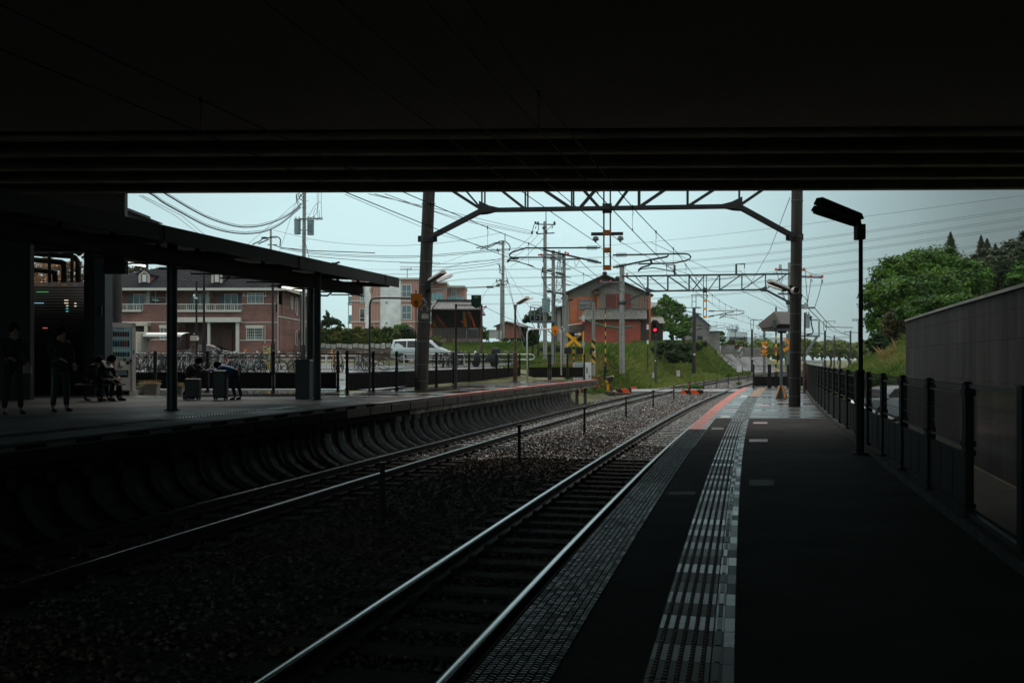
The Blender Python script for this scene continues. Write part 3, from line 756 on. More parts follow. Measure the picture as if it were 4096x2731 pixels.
# nearest bay has a clear sheet instead of mesh
fence(fposts(2.07, 9.0, 53.2, 1.93, .06), 'long black steel mesh fence running along the right platform', wr=.0036)
near = thing('windbreak_panel', 'black framed clear acrylic windbreak panel at the near right end of the fence', 'windbreak', U(2.1, 3.5, .06))
gm, gt_, gb = nt('acrylic'); gb.inputs['Base Color'].default_value = (.02, .022, .022, 1); gb.inputs['Roughness'].default_value = .1; gb.inputs['Alpha'].default_value = .3; gb.inputs['Specular IOR Level'].default_value = .15
for a, b in ((9.0, 7.2), (7.2, 5.4), (5.4, 3.6)):
    p = U(2.09, a-.06, .06); q = U(2.09, b+.06, .06)
    MB().bar(p+Vc((0, 0, .62)), q+Vc((0, 0, .62)), .006, 1.12).build('clear_sheet', gm, near, world=True)
    m = MB().bar(p+Vc((0, 0, 1.2)), q+Vc((0, 0, 1.2)), .05, .04).bar(p+Vc((0, 0, .05)), q+Vc((0, 0, .05)), .05, .04).bar(q, q+Vc((0, 0, 1.25)), .075)
    m.build('frame', fblack, near, world=True)
# left platform fences
fence(fposts(-11.62, 28.6, 48.4, 1.95, PZ), 'black mesh fence with solid lower panels along the back of the left platform')
lf = [GX(x, 30.3, PZ) for x in (1352, 1094, 831, 621, 420)]
fence(lf, 'black mesh fence crossing behind the suitcases and the vending machine')
lf = [U(-11.62, 48.9, PZ), GX(2190, 49.3, PZ), GX(2198, 49.3, PZ), GX(2270, 49.4, PZ), GX(2337, 49.5, PZ)]
fence([GX(2112, 49.0, PZ), GX(2195, 49.2, PZ)], 'black mesh fence bay closing the far end of the left platform')
fence([GX(2202, 49.2, PZ), GX(2270, 49.3, PZ), GX(2337, 49.4, PZ)], 'pair of black gates at the far end of the left platform by the white cabinet')
# right platform end gates
fence([GX(3014, 53.2), GX(3074, 53.2)], 'left leaf of black mesh gates closing the end of the right platform')
fence([GX(3081, 53.2), GX(3152, 53.2), GX(3225, 53.3)], 'right leaf of black mesh gates behind the speaker cabinet post')
# ================================================================ overhead line gantries
gsteel = mat('gantry_steel', (.045, .055, .058), .5, .3, 3, metal=.3)
gorange = mat('hanger_plate_backlit_orange', (.42, .15, .03), .6, .3, 5)  # near plates: orange darkened to look backlit
insm = mat('insulator_glaze', (.05, .05, .05), .25, .3, 6)
inswhite = mat('insulator_white', (.35, .36, .36), .25, .2, 6)
PL1 = GX(1684, 33.0, PZ-.05); PR1 = GX(3178, 31.8, 0)
def online(PL, PR, x):
    a = (x-CX)/F; s = (a*PL.y-PL.x)/((PR.x-PL.x)-a*(PR.y-PL.y)); return s
def G1(x, y):
    s = online(PL1, PR1, x); X = PL1.x+(PR1.x-PL1.x)*s; Z = PL1.y+(PR1.y-PL1.y)*s
    return s, EH-(y-HY)/F*Z
LEN1 = (Vc((PR1.x, PR1.y, 0))-Vc((PL1.x, PL1.y, 0))).length
SH = G1(2415, 1000)[0]
def AZ(x, y):
    s, z = G1(x, y); return ((s-SH)*LEN1, z)
ARMS = {
 'L': [([(2388, 991), (2090, 992), (2062, 1000), (2036, 1009), (2027, 1016), (2024, 1022), (2028, 1028), (2040, 1030), (2240, 1029)], .027),
       ([(2392, 1052), (2170, 1001), (2160, 993)], .033),
       ([(2062, 1031), (2056, 1034), (2030, 1034), (2019, 1041), (2016, 1050)], .03),
       ([(2017, 1049), (2025, 1043), (2052, 1045), (2085, 1055), (2112, 1062), (2123, 1069)], .018),
       ([(2238, 1029), (2240, 1018)], .03)],
 'R': [([(2438, 1020), (2728, 1015), (2742, 1018), (2750, 1028), (2744, 1037), (2728, 1043), (2680, 1053), (2541, 1056)], .027),
       ([(2438, 1070), (2600, 1037), (2655, 1027), (2660, 1020)], .033),
       ([(2588, 1057), (2582, 1062), (2552, 1070), (2543, 1078), (2540, 1086)], .03),
       ([(2541, 1083), (2552, 1076), (2600, 1071), (2645, 1079), (2680, 1087), (2693, 1095)], .018),
       ([(2588, 1040), (2596, 1058)], .035)]}
ARMS = {k: [([AZ(*p) for p in pts], r) for pts, r in v] for k, v in ARMS.items()}
INS = {'L': [(AZ(2335, 991), AZ(2374, 991)), (AZ(2338, 1040), AZ(2376, 1048))], 'R': [(AZ(2453, 1020), AZ(2492, 1019)), (AZ(2453, 1067), AZ(2490, 1060))]}
MESS = {'L': AZ(2112, 986), 'R': AZ(2693, 1010)}
CONT = {'L': AZ(2123, 1070), 'R': AZ(2693, 1096)}
def spiny(m, p, q, rr=.075, n=11):
    p = Vc(p); q = Vc(q); d = (q-p).normalized()
    for i in range(n):
        c = p.lerp(q, i/(n-1)); m.cyl(c-d*.008, c+d*.008, rr, rr*.9, 8)
def cantilever(T, H, dirv, side, dz=0.0, k=1.0, mt=None):
    """bracket arms; H = foot point of the hanger/mast in plan, offsets along dirv"""
    mt = mt or gsteel
    A = MB()
    def P(a): return Vc((H.x+dirv.x*a[0]*k, H.y+dirv.y*a[0]*k, a[1]+dz))
    for pts, r in ARMS[side]: A.tube([P(a) for a in pts], r, 6)
    o = A.build('bracket_arm', mt, T, world=True, smooth='auto')
    m = MB()
    for a, b in INS[side]: spiny(m, P(a), P(b))
    m.build('insulator', insm, o, world=True)
    return P(MESS[side]), P(CONT[side])
def gantry(label, PL, PR, rl, rr_, ztop, zbot, lean=0.0, pm=None, group='overhead line gantries', zk=(5.49, 5.40), frames=False):
    T = thing('overhead_line_gantry', label, 'overhead gantry', PL, group=group)
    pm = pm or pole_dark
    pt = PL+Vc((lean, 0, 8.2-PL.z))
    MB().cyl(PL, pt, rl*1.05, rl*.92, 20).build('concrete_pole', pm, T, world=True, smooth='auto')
    MB().cyl(PR, PR+Vc((.1*(lean > 0), 0, 8.2-PR.z)), rr_*1.03, rr_*.97, 20).build('concrete_pole', pm, T, world=True, smooth='auto')
    for (p, q, r) in ((PL, pt, rl), (PR, PR+Vc((.1*(lean > 0), 0, 8.2-PR.z)), rr_)):
        for f in (.04, .11, .21, .29, .36, .45, .55, .66, .8):
            c = p.lerp(q, f); MB().cyl(c-Vc((0, 0, .012)), c+Vc((0, 0, .012)), r*1.06, r*1.06, 20).build('pole_band', steel_g, T, world=True)
    base = Vc((PL.x+lean*.7, PL.y, 0)); end = Vc((PR.x, PR.y, 0)); D = (end-base); Ln = D.length; D.normalize(); nrm = Vc((-D.y, D.x, 0))
    def P(s, z, o=0): return base+D*(s*Ln)+nrm*o+Vc((0, 0, z))
    s0, s1 = .155, .852
    nodes = [s0+(SH-s0)*i/3*1.0 for i in range(3)]+[SH]+[SH+.075+(s1-SH-.075)*i/2 for i in range(3)]
    m = MB()
    for o in (-.2, .2):
        m.bar(P(0, ztop, o), P(1, ztop, o), .07, .09); m.bar(P(s0, zbot, o), P(s1, zbot, o), .07, .09)
        m.bar(P(s0, zbot, o), P(.02, ztop, o), .07); m.bar(P(s1, zbot, o), P(.98, ztop, o), .07)
        m.bar(P(s0, zbot, o), P(0, zk[0], o*.9), .08, .11); m.bar(P(s1, zbot, o), P(1, zk[1], o*.9), .08, .11)
    m.build('truss_chord', gsteel, T, world=True)
    m = MB(); vs_ = [s0, s0+(SH-s0)*.35, s0+(SH-s0)*.72]; vr = [SH+(s1-SH)*.24, SH+(s1-SH)*.61, s1]
    for s in vs_+vr:
        m.bar(P(s, zbot, -.2), P(s, ztop, -.2), .055); m.bar(P(s+.004, zbot, .2), P(s+.004, ztop, .2), .055)
    for o in (-.2, .2):
        for a, b in ((vs_[0]-.075, vs_[0]), (vs_[0]+.01, vs_[1]), (vs_[1], vs_[2]), (vs_[2], SH-.02)):
            m.bar(P(a, ztop, o), P(b, zbot, o), .06)
        for a, b in ((SH+.02, vr[0]), (vr[0], vr[1]), (vr[1], vr[2])):
            m.bar(P(a, zbot, o), P(b, ztop, o), .06)
        m.bar(P(vs_[2]+.02, zbot, o), P(SH, ztop, o), .06)
    m.build('truss_web', gsteel, T, world=True)
    for s, sg in ((s0, 1), (s1, -1)):
        for o in (-.24, .24):
            MB().prism([P(s-.008*sg, zbot+.28, o), P(s-.008*sg, zbot-.12, o), P(s+.012*sg, zbot-.1, o), P(s+.055*sg, zbot+.02, o), P(s+.02*sg, zbot+.12, o)], nrm*.02).build('gusset_plate', gsteel, T, world=True)
    for s, z, r in ((0, zk[0], rl), (1, zk[1], rr_)):
        c = P(s, z); MB().cyl(c-Vc((0, 0, .11)), c+Vc((0, 0, .11)), r*1.1, r*1.1, 20).bar(c-D*(r*1.5), c+D*(r*1.5), .1, .2).build('pole_bracket', steel_d, T, world=True)
    H = P(SH, 0)
    hg = MB(); zlo = 4.40
    for a in (-.105, .105):
        for o in (-.05, .05): hg.bar(H+D*a+nrm*o+Vc((0, 0, zlo)), H+D*a+nrm*o+Vc((0, 0, ztop)), .075, .05, up=D)
    hg.box(H+Vc((0, 0, zbot+.0)), (.3, .16, .3))
    h = hg.build('hanger', gsteel, T, world=True)
    m = MB(); rot = Matrix.Rotation(math.atan2(D.y, D.x), 3, 'Z')
    for z in (5.62, 5.05, 4.48): m.box(H+Vc((0, 0, z)), (.27, .2, .15), rot)
    m.build('orange_plate', gorange if not frames else orange, h, world=True)
    r = {}
    for sd in 'LR': r[sd] = cantilever(T, H, D, sd)
    ins = []
    if not frames:
        m = MB().box(H+Vc((0, -.0, 5.58)), (1.04, .1, .1), rot); m.build('feeder_crossarm', gsteel, T, world=True)
        m = MB()
        for a in (-.37, .43):
            c = H+D*a+Vc((0, 0, 5.5)); 
            for i, rr in enumerate((.06, .1, .1, .12, .08)): m.cyl(c-Vc((0, 0, .03*i)), c-Vc((0, 0, .03*i+.018)), rr, rr, 10)
            m.cyl(c-Vc((0, 0, .15)), c-Vc((0, 0, .2)), .03, .03, 6); ins.append(c-Vc((0, 0, .18)))
        m.build('feeder_insulator', inswhite, T, world=True)
    else:
        m = MB(); mi = MB()
        for a, sg in ((-2.1, -1), (2.15, 1)):
            c = H+D*a+Vc((0, 0, ztop)); e = c+D*(.5*sg)
            m.bar(c-D*.0+Vc((0, 0, 0)), c+Vc((0, 0, .75)), .13, .06).bar(c+Vc((0, 0, .74)), e+D*.12*sg+Vc((0, 0, .74)), .08, .05).bar(e+D*.06*sg+Vc((0, 0, .74)), e+D*.06*sg+Vc((0, 0, .45)), .05)
            q = e+D*.06*sg+Vc((0, 0, .45)); spiny(mi, q, q-Vc((0, 0, .35)), .05, 5); ins.append(q-Vc((0, 0, .37)))
        m.build('feeder_frame', gsteel, T, world=True); mi.build('feeder_insulator', inswhite, T, world=True)
    return T, r, ins
g1, s1_, f1 = gantry('near gantry of two thick dark poles with lattice beam and central orange banded hanger', PL1, PR1, .212, .18, 7.45, 6.41, lean=.31)
PL2 = GX(2488, 71, .5); PR2 = GX(3163, 69, -.5)
g2, s2_, f2 = gantry('second lattice gantry further along the tracks, with small orange plates on its hanger', PL2, PR2, .19, .2, 7.42, 6.34, pm=pole_conc, frames=True)
# plates fixed on the near left pole
def mast(label, base, top_z, r, arm=None, dirv=Vc((1, 0, 0)), side='R', k=1.0, frame=True, pm=None):
    T = thing('overhead_line_mast', label, 'mast', base, group='single overhead line masts beyond the station')
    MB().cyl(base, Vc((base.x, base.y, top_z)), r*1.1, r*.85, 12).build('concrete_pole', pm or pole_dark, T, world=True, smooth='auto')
    if frame:
        m = MB(); t0 = Vc((base.x, base.y, top_z))
        for a in (-r, r): m.bar(t0+Vc((a, 0, 0)), t0+Vc((a, 0, 1.25)), .06)
        m.bar(t0+Vc((-1.9 if arm == 'both' else -r-.1, 0, 1.25)), t0+Vc((1.4, 0, 1.25)), .07); m.bar(t0+Vc((-r, 0, .6)), t0+Vc((r, 0, .6)), .05)
        m.bar(t0+Vc((1.35, 0, 1.25)), t0+Vc((1.35, 0, .95)), .05)
        m.build('top_frame', gsteel, T, world=True)
    MB().box(base+Vc((0, -r*1.05, 1.9)), (.22, .03, .2)).build('number_plate', whitep, T, world=True)
    if arm: return T, cantilever(T, Vc((base.x, base.y, 0)), dirv, side, k=k)
    return T, None
m3, s3 = mast('brown concrete mast with bracket arms standing on the grassy bank', GX(2776, 100, .1), 6.7, .2, arm='R', k=1.18)
m4, s4 = mast('dark mast with bracket arm at the end of the concrete covered slope', GX(3008, 135, -.3), 5.6, .17, arm='R', k=1.0)
m5, _ = mast('tall mast with top frame beyond the fence, right of the transformer platform', GX(3300, 135, -.4), 5.4, .17)
m6, _ = mast('slim distant mast, middle of three right of the transformer platform', GX(3337, 185, -.4), 6.0, .15, frame=False)
m7, _ = mast('distant mast nearest the tall black lamp post, with crossarm on top', GX(3402, 170, -.4), 6.4, .17, frame=False)
m = MB().bar(GX(3378, 170, 6.2), GX(3445, 170, 6.0), .1); m.bar(GX(3378, 170, 6.2), GX(3380, 170, 5.7), .08); m.build('crossarm', gsteel, m7, world=True)
m = MB()
for x0, x1, y0, y1, Z in ((3340, 3402, 1349, 1349, 180), (3302, 3338, 1345, 1352, 160), (3340, 3400, 1356, 1370, 180), (3302, 3340, 1360, 1372, 160), (3312, 3340, 1370, 1353, 165), (3342, 3380, 1352, 1362, 180)):
    m.bar(W(x0, y0, Z), W(x1, y1, Z), .09)
m.build('bracket_arm', gsteel, m6, world=True)
MB().bar(Vc((m5.location.x, 135, 5.9)), Vc((m5.location.x+3.8, 135, 5.8)), .09).build('crossarm', gsteel, m5, world=True)

# contact and messenger wires
WG = 'overhead line wires along the tracks'
def onwire(tab, Z):
    return pw([(z, v) for z, v in tab], Z)
def catenary(side, u, labels):
    sup = [(-10.0, u, 4.45, 5.1)]
    for s in (s1_, s2_): 
        M_, C_ = s[side]; sup.append((C_.y, C_.x-c0(C_.y), C_.z, M_.z+.03))
    ex = [(100, u, 4.45, 5.1), (135, u, 4.45, 5.1), (180, u, 4.45, 5.1), (230, u, 4.45, 5.1)]
    sup += ex
    def pt(Z, mess):
        for a, b in zip(sup, sup[1:]):
            if Z <= b[0]:
                t_ = (Z-a[0])/(b[0]-a[0]); uu = lerp(a[1], b[1], t_)
                if mess: return U(uu, Z, lerp(a[3], b[3], t_)-.26*4*t_*(1-t_))
                # straight chord in plan between supports
                return U(uu, Z, lerp(a[2], b[2], t_))
        return U(sup[-1][1], Z, sup[-1][2])
    Zs_ = fr(-10, 230, 2.5)
    tag(MB().tube([pt(Z, False) for Z in Zs_], .0095, 5, False).build('contact_wire', wirem), labels[0], 'wire', WG)
    tag(MB().tube([pt(Z, True) for Z in Zs_], .0105, 5, False).build('messenger_wire', wirem), labels[1], 'wire', WG)
    Z = 8.4 if side == 'L' else 7.6
    i = 0
    while Z < 130:
        a = pt(Z, True); b = pt(Z, False)
        if a.z-b.z > .12:
            m = MB().cyl(b, a, .004, .004, 4)
            m.tube([a+Vc((0, math.sin(q)*.035, math.cos(q)*.035)) for q in [k*math.pi/4 for k in range(9)]], .014, 6)
            m.tube([a+Vc((0, 0, -.05)), a+Vc((.03, 0, -.12)), a+Vc((0, 0, -.2))], .004, 4)
            m.cyl(b, b+Vc((0, 0, .05)), .014, .006, 6)
            if True:
                o = m.build('dropper', wirem); tag(o, 'short dropper with a ring joining the %s track\'s two overhead wires' % ('left' if side == 'L' else 'right'), 'wire dropper', 'droppers of the %s track wires' % ('left' if side == 'L' else 'right'))
        Z += 4.7
catenary('L', -7.0, ('contact wire running low above the left track', 'upper supporting wire running above the left track'))
catenary('R', -2.5, ('contact wire running low above the right track', 'upper supporting wire running above the right track'))
for i, (a, b) in enumerate(zip(f1, f2)):
    ua = a.x-c0(a.y); m = MB()
    pts = [U(ua, Z, a.z+.0004*(Z-a.y)**2*.3) for Z in fr(-10, a.y, 3)]
    m.tube(pts, .010, 5, False); m.wire(a, b, .010, .75, 14)
    e = U(b.x-c0(b.y), 135, 6.8); m.wire(b, e, .012, .7, 10)
    tag(m.build('feeder_wire', wirem), ['feeder wire hung from the left insulator of the near gantry hanger', 'feeder wire hung from the right insulator of the near gantry hanger'][i], 'wire', WG)
def pwire(pts, r, label, group=None, name='overhead_cable', mt=None, n=None):
    """cable through places seen at photo pixels (x, y, distance)"""
    P = [W(*p) for p in pts]
    if n:   # smooth (Catmull-Rom)
        Q = []
        E = [P[0]]+P+[P[-1]]
        for i in range(1, len(E)-2):
            for k in range(n):
                t_ = k/n; a, b, c, d_ = E[i-1], E[i], E[i+1], E[i+2]
                Q.append(.5*((2*b)+(c-a)*t_+(2*a-5*b+4*c-d_)*t_*t_+(3*b-a-3*c+d_)*t_**3))
        Q.append(P[-1]); P = Q
    o = MB().tube(P, r, 5, False).build(name, mt or wirem)
    return tag(o, label, 'cable', group)
# extra slender lines that cross under the bridge edge
LG = 'slender lines running along the tracks'
pwire([(1380, 778, 22), (1750, 935, 30), (2065, 1022, 40)], .006, 'thin line crossing the near left gantry pole from upper left', LG)
for i, (a, b, c) in enumerate((((1475, 776, 40), (1800, 848, 60), (2140, 928, 80)), ((1500, 776, 40), (1810, 866, 60), (2130, 934, 80)), ((1540, 776, 40), (1830, 880, 60), (2125, 938, 80)))):
    pwire([a, b, c], .016, ['upper', 'middle', 'lower'][i]+' of three parallel wires reaching the tall pole crossarm from upper left', 'wires to the tall pole crossarm', mt=wiref)
pwire([(2960, 1083, 70), (3010, 1130, 90), (3150, 1235, 130)], .02, 'wire dropping from the second gantry to the right', LG)
pwire([(3160, 790, 34), (3080, 1000, 50), (2990, 1155, 68)], .012, 'thin wire slanting down beside the right gantry pole', LG)
pwire([(2600, 968, 45), (2800, 1060, 60), (2850, 1085, 64), (2960, 1085, 70)], .012, 'sagging wire ending at the right feeder frame of the second gantry', LG, n=6)
pwire([(2970, 1165, 80), (3060, 1205, 100), (3150, 1245, 125)], .02, 'lower wire dropping from the second gantry to the right', LG)

# ================================================================ far power line
TW = thing('lattice_pylon', 'pale steel lattice pylon rising behind the concrete poles', 'pylon', GX(2237, 350, 2))
def lattice(T, cx, Z, ytop, ybot, wt, wb, mt, arms=()):
    zt = EH-(ytop-HY)/F*Z; zb = EH-(ybot-HY)/F*Z; X = (cx-CX)/F*Z; m = MB(); n = 16
    def c(i, a, b):
        f = i/n; w_ = lerp(wb, wt, f**.8)/2; return Vc((X+a*w_, Z+b*w_, lerp(zb, zt, f)))
    for i in range(n):
        for a, b in ((-1, -1), (1, -1), (1, 1), (-1, 1)): m.bar(c(i, a, b), c(i+1, a, b), .22)
        m.bar(c(i, -1, -1), c(i+1, 1, -1), .12); m.bar(c(i, 1, -1), c(i+1, -1, -1), .12); m.bar(c(i, 1, 1), c(i+1, 1, -1), .12); m.bar(c(i, 1, -1), c(i+1, 1, 1), .12); m.bar(c(i, -1, -1), c(i, 1, -1), .12)
    m.build('lattice_mast', mt, T, world=True)
    m = MB()
    for z, w_ in arms:
        for s in (-1, 1):
            m.bar(Vc((X, Z, z+.9)), Vc((X+s*w_, Z, z)), .2); m.bar(Vc((X, Z, z)), Vc((X+s*w_, Z, z)), .2)
    if arms: m.build('crossarm', mt, T, world=True)
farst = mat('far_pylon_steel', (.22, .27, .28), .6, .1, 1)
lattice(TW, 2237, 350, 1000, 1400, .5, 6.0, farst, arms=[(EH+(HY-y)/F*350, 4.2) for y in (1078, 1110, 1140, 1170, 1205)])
PG = 'far high voltage lines crossing the sky'
hv = [((4096, 781), (3230, 896), (2600, 968), (2100, 1000)), ((4096, 833), (3210, 958), (2700, 1008), (2240, 1035)), ((4096, 868), (3210, 995), (2720, 1043), (2240, 1072)), ((4096, 902), (3210, 1026), (2730, 1075), (2240, 1105)),
      ((4096, 957), (3210, 1072), (2730, 1127), (2240, 1140)), ((3900, 1010), (3210, 1103), (2740, 1158), (2240, 1170)), ((3600, 1096), (3210, 1144), (2740, 1186), (2240, 1205))]
nm = ['topmost', 'second', 'third', 'fourth', 'fifth', 'sixth', 'lowest']
for i, q in enumerate(hv):
    for k, dy in enumerate((0, 8) if i else (0,)):
        pts = [(x, y+dy*(x-1000)/3000, lerp(340, 230, max(0, (x-2240)/1850))) for x, y in q]
        ly = 1064+i*17
        pts += [(1900, q[3][1]+8+dy*.4, 355), (1640, ly+14+dy*.4, 370), (1100, ly-8+dy*.4, 400)]
        pwire(pts, .045, nm[i]+(' pair' if i else ' single')+' of the far high voltage lines, %s wire' % ('upper' if k == 0 else 'lower'), PG, name='power_line', mt=wiref, n=5)

# ================================================================ utility poles
transf = mat('transformer_grey', (.20, .27, .29), .45, .12, 4)
def upole(label, x, ybase, ytop, Z, r, zb=None, pm=None, steps=True, r1=None, name='utility_pole', cat='utility pole', xt=None):
    b = W(x, ybase, Z) if zb is None else GX(x, Z, zb)
    t_ = W(xt or x, ytop, Z)
    T = thing(name, label, cat, b)
    MB().cyl(b, t_, r, r1 or r*.8, 14).build('pole_shaft', pm or pole_conc, T, world=True, smooth='auto')
    if steps:
        m = MB(); n = int((t_.z-b.z)/.45)
        for i in range(4, n):
            c = b.lerp(t_, i/n); s = 1 if i % 2 else -1; m.bar(c, c+Vc((s*(r+.16), 0, 0)), .02)
            if i % 4 == 0: m.cyl(c-Vc((0, 0, .02)), c+Vc((0, 0, .02)), r*1.08, r*1.08, 12)
        m.build('climbing_steps', steel_g, T, world=True)
    return T, b, t_
def can(T, x0, x1, y0, y1, Z, mt=transf, fins=False):
    a = W(x0, y0, Z); b = W(x1, y1, Z); c = (a+b)/2; r = abs(b.x-a.x)/2
    m = MB().cyl(Vc((c.x, Z, b.z)), Vc((c.x, Z, a.z)), r, r, 16).cyl(Vc((c.x, Z, a.z)), Vc((c.x, Z, a.z+.05)), r*1.12, r*1.12, 16)
    for s in (-1, 1): m.cyl(Vc((c.x+s*r*.5, Z, a.z)), Vc((c.x+s*r*.5, Z, a.z+.22)), .05, .035, 8)
    m.box(Vc((c.x, Z-r, (a.z*.35+b.z*.65))), (.14, .05, .3)) if fins else None
    if fins:
        for k in range(-3, 4): m.box(Vc((c.x+k*r*.22, Z-r*1.02, (a.z+b.z)/2)), (.03, .1, (a.z-b.z)*.6))
    m.build('transformer', mt, T, world=True, smooth='auto')
def xarm(T, x0, x1, y0, y1, Z, w=.09, mt=None, nm='crossarm'):
    MB().bar(W(x0, y0, Z), W(x1, y1, Z), w).build(nm, mt or steel_g, T, world=True)
def pins(T, pts, Z, r=.07, h=.16, mt=inswhite):
    m = MB()
    for x, y in pts: p = W(x, y, Z); m.cyl(p, p+Vc((0, 0, h)), r, r*.7, 8)
    m.build('pin_insulator', mt, T, world=True)
def loops(T, curves, Z, r=.018, mt=wirem, nm='jumper_cable'):
    m = MB()
    for c in curves:
        P = [W(x, y, Z-.15) for x, y in c]; m.tube(P, r, 5, False)
    m.build(nm, mt, T, world=True)
# tall pole left, with two transformers
T, b, t_ = upole('tall weathered utility pole carrying two grey transformers, behind the canopy', 1213, 1455, 700, 70, .14, r1=.12, xt=1218)
can(T, 1177, 1203, 880, 937, 70); can(T, 1229, 1256, 884, 940, 69.6, fins=True)
xarm(T, 1200, 1290, 876, 875, 69.8); pins(T, [(1233, 876), (1241, 878), (1256, 876), (1268, 880), (1278, 879), (1287, 879)], 69.7, .08)
xarm(T, 1176, 1255, 921, 921, 70, .06)
loops(T, [[(1234, 868), (1248, 842), (1262, 820), (1278, 808), (1285, 812), (1286, 870)], [(1243, 872), (1262, 860), (1270, 843), (1275, 800), (1275, 760)], [(1257, 868), (1255, 850), (1262, 835), (1270, 842)], [(1268, 760), (1270, 845), (1272, 872)], [(1285, 760), (1285, 812)], [(1279, 872), (1276, 840)]], 69.6, .014)
loops(T, [[(1185, 775), (1188, 790), (1205, 782), (1212, 772)], [(1190, 800), (1184, 785), (1195, 772), (1210, 790)], [(1188, 812), (1192, 795), (1207, 800), (1215, 812)], [(1185, 780), (1186, 810), (1195, 825), (1202, 832)], [(1208, 780), (1190, 800), (1198, 815), (1210, 816)], [(1192, 776), (1202, 800), (1214, 790)]], 69.7, .025)
loops(T, [[(1208, 960), (1222, 975), (1230, 1005), (1237, 1034)]], 69.7, .02)
pins(T, [(1207, 1032)], 69.7, .05)
BG = 'thick sagging bundled cables at upper left'
def zl(x): return lerp(36, 69.5, (x-430)/775)
ca = [(430, 700), (540, 742), (615, 783), (655, 812), (727, 852), (824, 903), (905, 927), (980, 935), (1055, 927), (1117, 900), (1165, 862), (1202, 831)]
cb = [(480, 690), (600, 740), (674, 783), (752, 830), (824, 868), (892, 893), (960, 908), (1028, 906), (1096, 888), (1160, 856), (1205, 818)]
for c, lb in ((ca, 'lower of two thick bundled cables sagging across the left sky'), (cb, 'upper of two thick bundled cables sagging across the left sky')):
    P3 = [(x, y, zl(x)) for x, y in c]
    o = pwire(P3, .035, lb, BG, name='bundled_cable', n=4)
    P = [W(x, y-7*36/zl(x)-2, zl(x)) for x, y in c]; m = MB().tube(P, .012, 4, False)
    for i in range(len(P3)-1):
        for k in range(7):
            t_ = k/7; p = W(*P3[i]).lerp(W(*P3[i+1]), t_); q = P[i].lerp(P[i+1], t_)
            m.tube([q, (p+q)/2+Vc((.05, 0, 0)), p-Vc((0, 0, .04)), (p+q)/2-Vc((.05, 0, 0)), q], .007, 4, False)
    m.build('carrier_loops', wirem, o)
for i, q in enumerate((((558, 783, 34), (700, 862, 50), (795, 935, 60)), ((570, 783, 34), (730, 865, 50), (820, 940, 60)))):
    pwire(q, .012, ['left', 'right'][i]+' of two thin wires slanting behind the canopy roof', 'thin wires behind the canopy roof', mt=wiref)
pwire([(1183, 812, 70), (1100, 885, 72), (990, 978, 75)], .012, 'thin wire from the tall pole slanting down left', 'thin stays of the tall left pole', mt=wiref)
pwire([(1183, 812, 70), (1160, 880, 70), (1118, 1005, 70)], .012, 'thin wire from the tall pole dropping steeply', 'thin stays of the tall left pole', mt=wiref)
# small far pole
T, b, t_ = upole('small distant utility pole with curved cable arms, above the canopy roof edge', 1083, 1420, 918, 115, .15)
xarm(T, 1070, 1108, 979, 979, 115); xarm(T, 1045, 1107, 952, 952, 115, .07)
loops(T, [[(1045, 951), (1060, 949), (1075, 953), (1083, 948), (1105, 946), (1115, 950), (1122, 958)], [(1010, 978), (1040, 965), (1050, 955), (1072, 954)], [(1033, 976), (1062, 963), (1075, 958)], [(1122, 958), (1120, 985)]], 115, .07)
loops(T, [[(1093, 980), (1110, 985), (1125, 991)], [(1125, 991), (1250, 1003), (1500, 1012)]], 115, .05)
UG = 'cables strung between the utility poles'
def cab(pts, r, lb): pwire(pts, r, lb, UG, mt=wiref, n=5)
cab([(1125, 990, 115), (1300, 1014, 112), (1640, 1024, 108), (2000, 997, 104), (2170, 990, 100)], .03, 'long pair cable sagging left of the tall concrete pole, upper strand')
cab([(1125, 994, 115), (1300, 1020, 112), (1640, 1030, 108), (2000, 1003, 104)], .03, 'long pair cable sagging left of the tall concrete pole, lower strand')
cab([(1093, 920, 115), (1300, 966, 115), (1560, 983, 112), (1800, 968, 110), (2010, 930, 108)], .02, 'faint wire sagging from the small far pole to the second pole')
cab([(1237, 1024, 70), (1500, 1045, 90), (1760, 1052, 110)], .025, 'cable leaving the tall left pole at canopy height')
# pole pair at centre-left
T, b, t_ = upole('grey utility pole with cable cluster, left of the platform mirror lamp', 2012, 1366, 963, 110, .19, r1=.14)
MB().cyl(W(2020, 963, 110), W(2020, 933, 110), .05, .04, 8).build('pole_top_rod', steel_g, T, world=True)
xarm(T, 1986, 2040, 1001, 1001, 110); xarm(T, 1983, 2030, 1124, 1125, 110); xarm(T, 1996, 2022, 979, 973, 110)
loops(T, [[(1994, 967), (2010, 964), (2022, 966), (2035, 977)], [(1920, 997), (1965, 985), (1985, 975), (2008, 972)], [(1905, 992), (1955, 982), (1980, 972), (2000, 968)], [(2035, 977), (2041, 990), (2037, 1000)], [(1990, 1003), (1995, 1010)]], 110, .06)
loops(T, [[(1990, 1055), (2003, 1070), (1998, 1090), (2006, 1095)], [(2000, 1055), (1996, 1075), (2005, 1085)], [(1985, 1125), (1990, 1133), (2005, 1138), (2020, 1140)], [(2030, 1125), (2028, 1135), (2020, 1140)]], 110, .045)
pins(T, [(1986, 1124), (1998, 1122), (2027, 1124), (1990, 1000), (2038, 1000)], 110, .09, .2)
upole('slim grey pole standing close behind the cable cluster pole', 2004, 1366, 1117, 112, .11, steps=False, name='slim_pole', cat='pole')
for i, (x, y) in enumerate(((2012, 1035), (2010, 1044), (2010, 1052))):
    cab([(x-8, y, 110), (1930, y+10+2*i, 112), (1780, y+20+4*i, 118), (1600, y+16+6*i, 125)], .03, ['upper', 'middle', 'lower'][i]+' of three cables fanning left from the cable cluster pole')
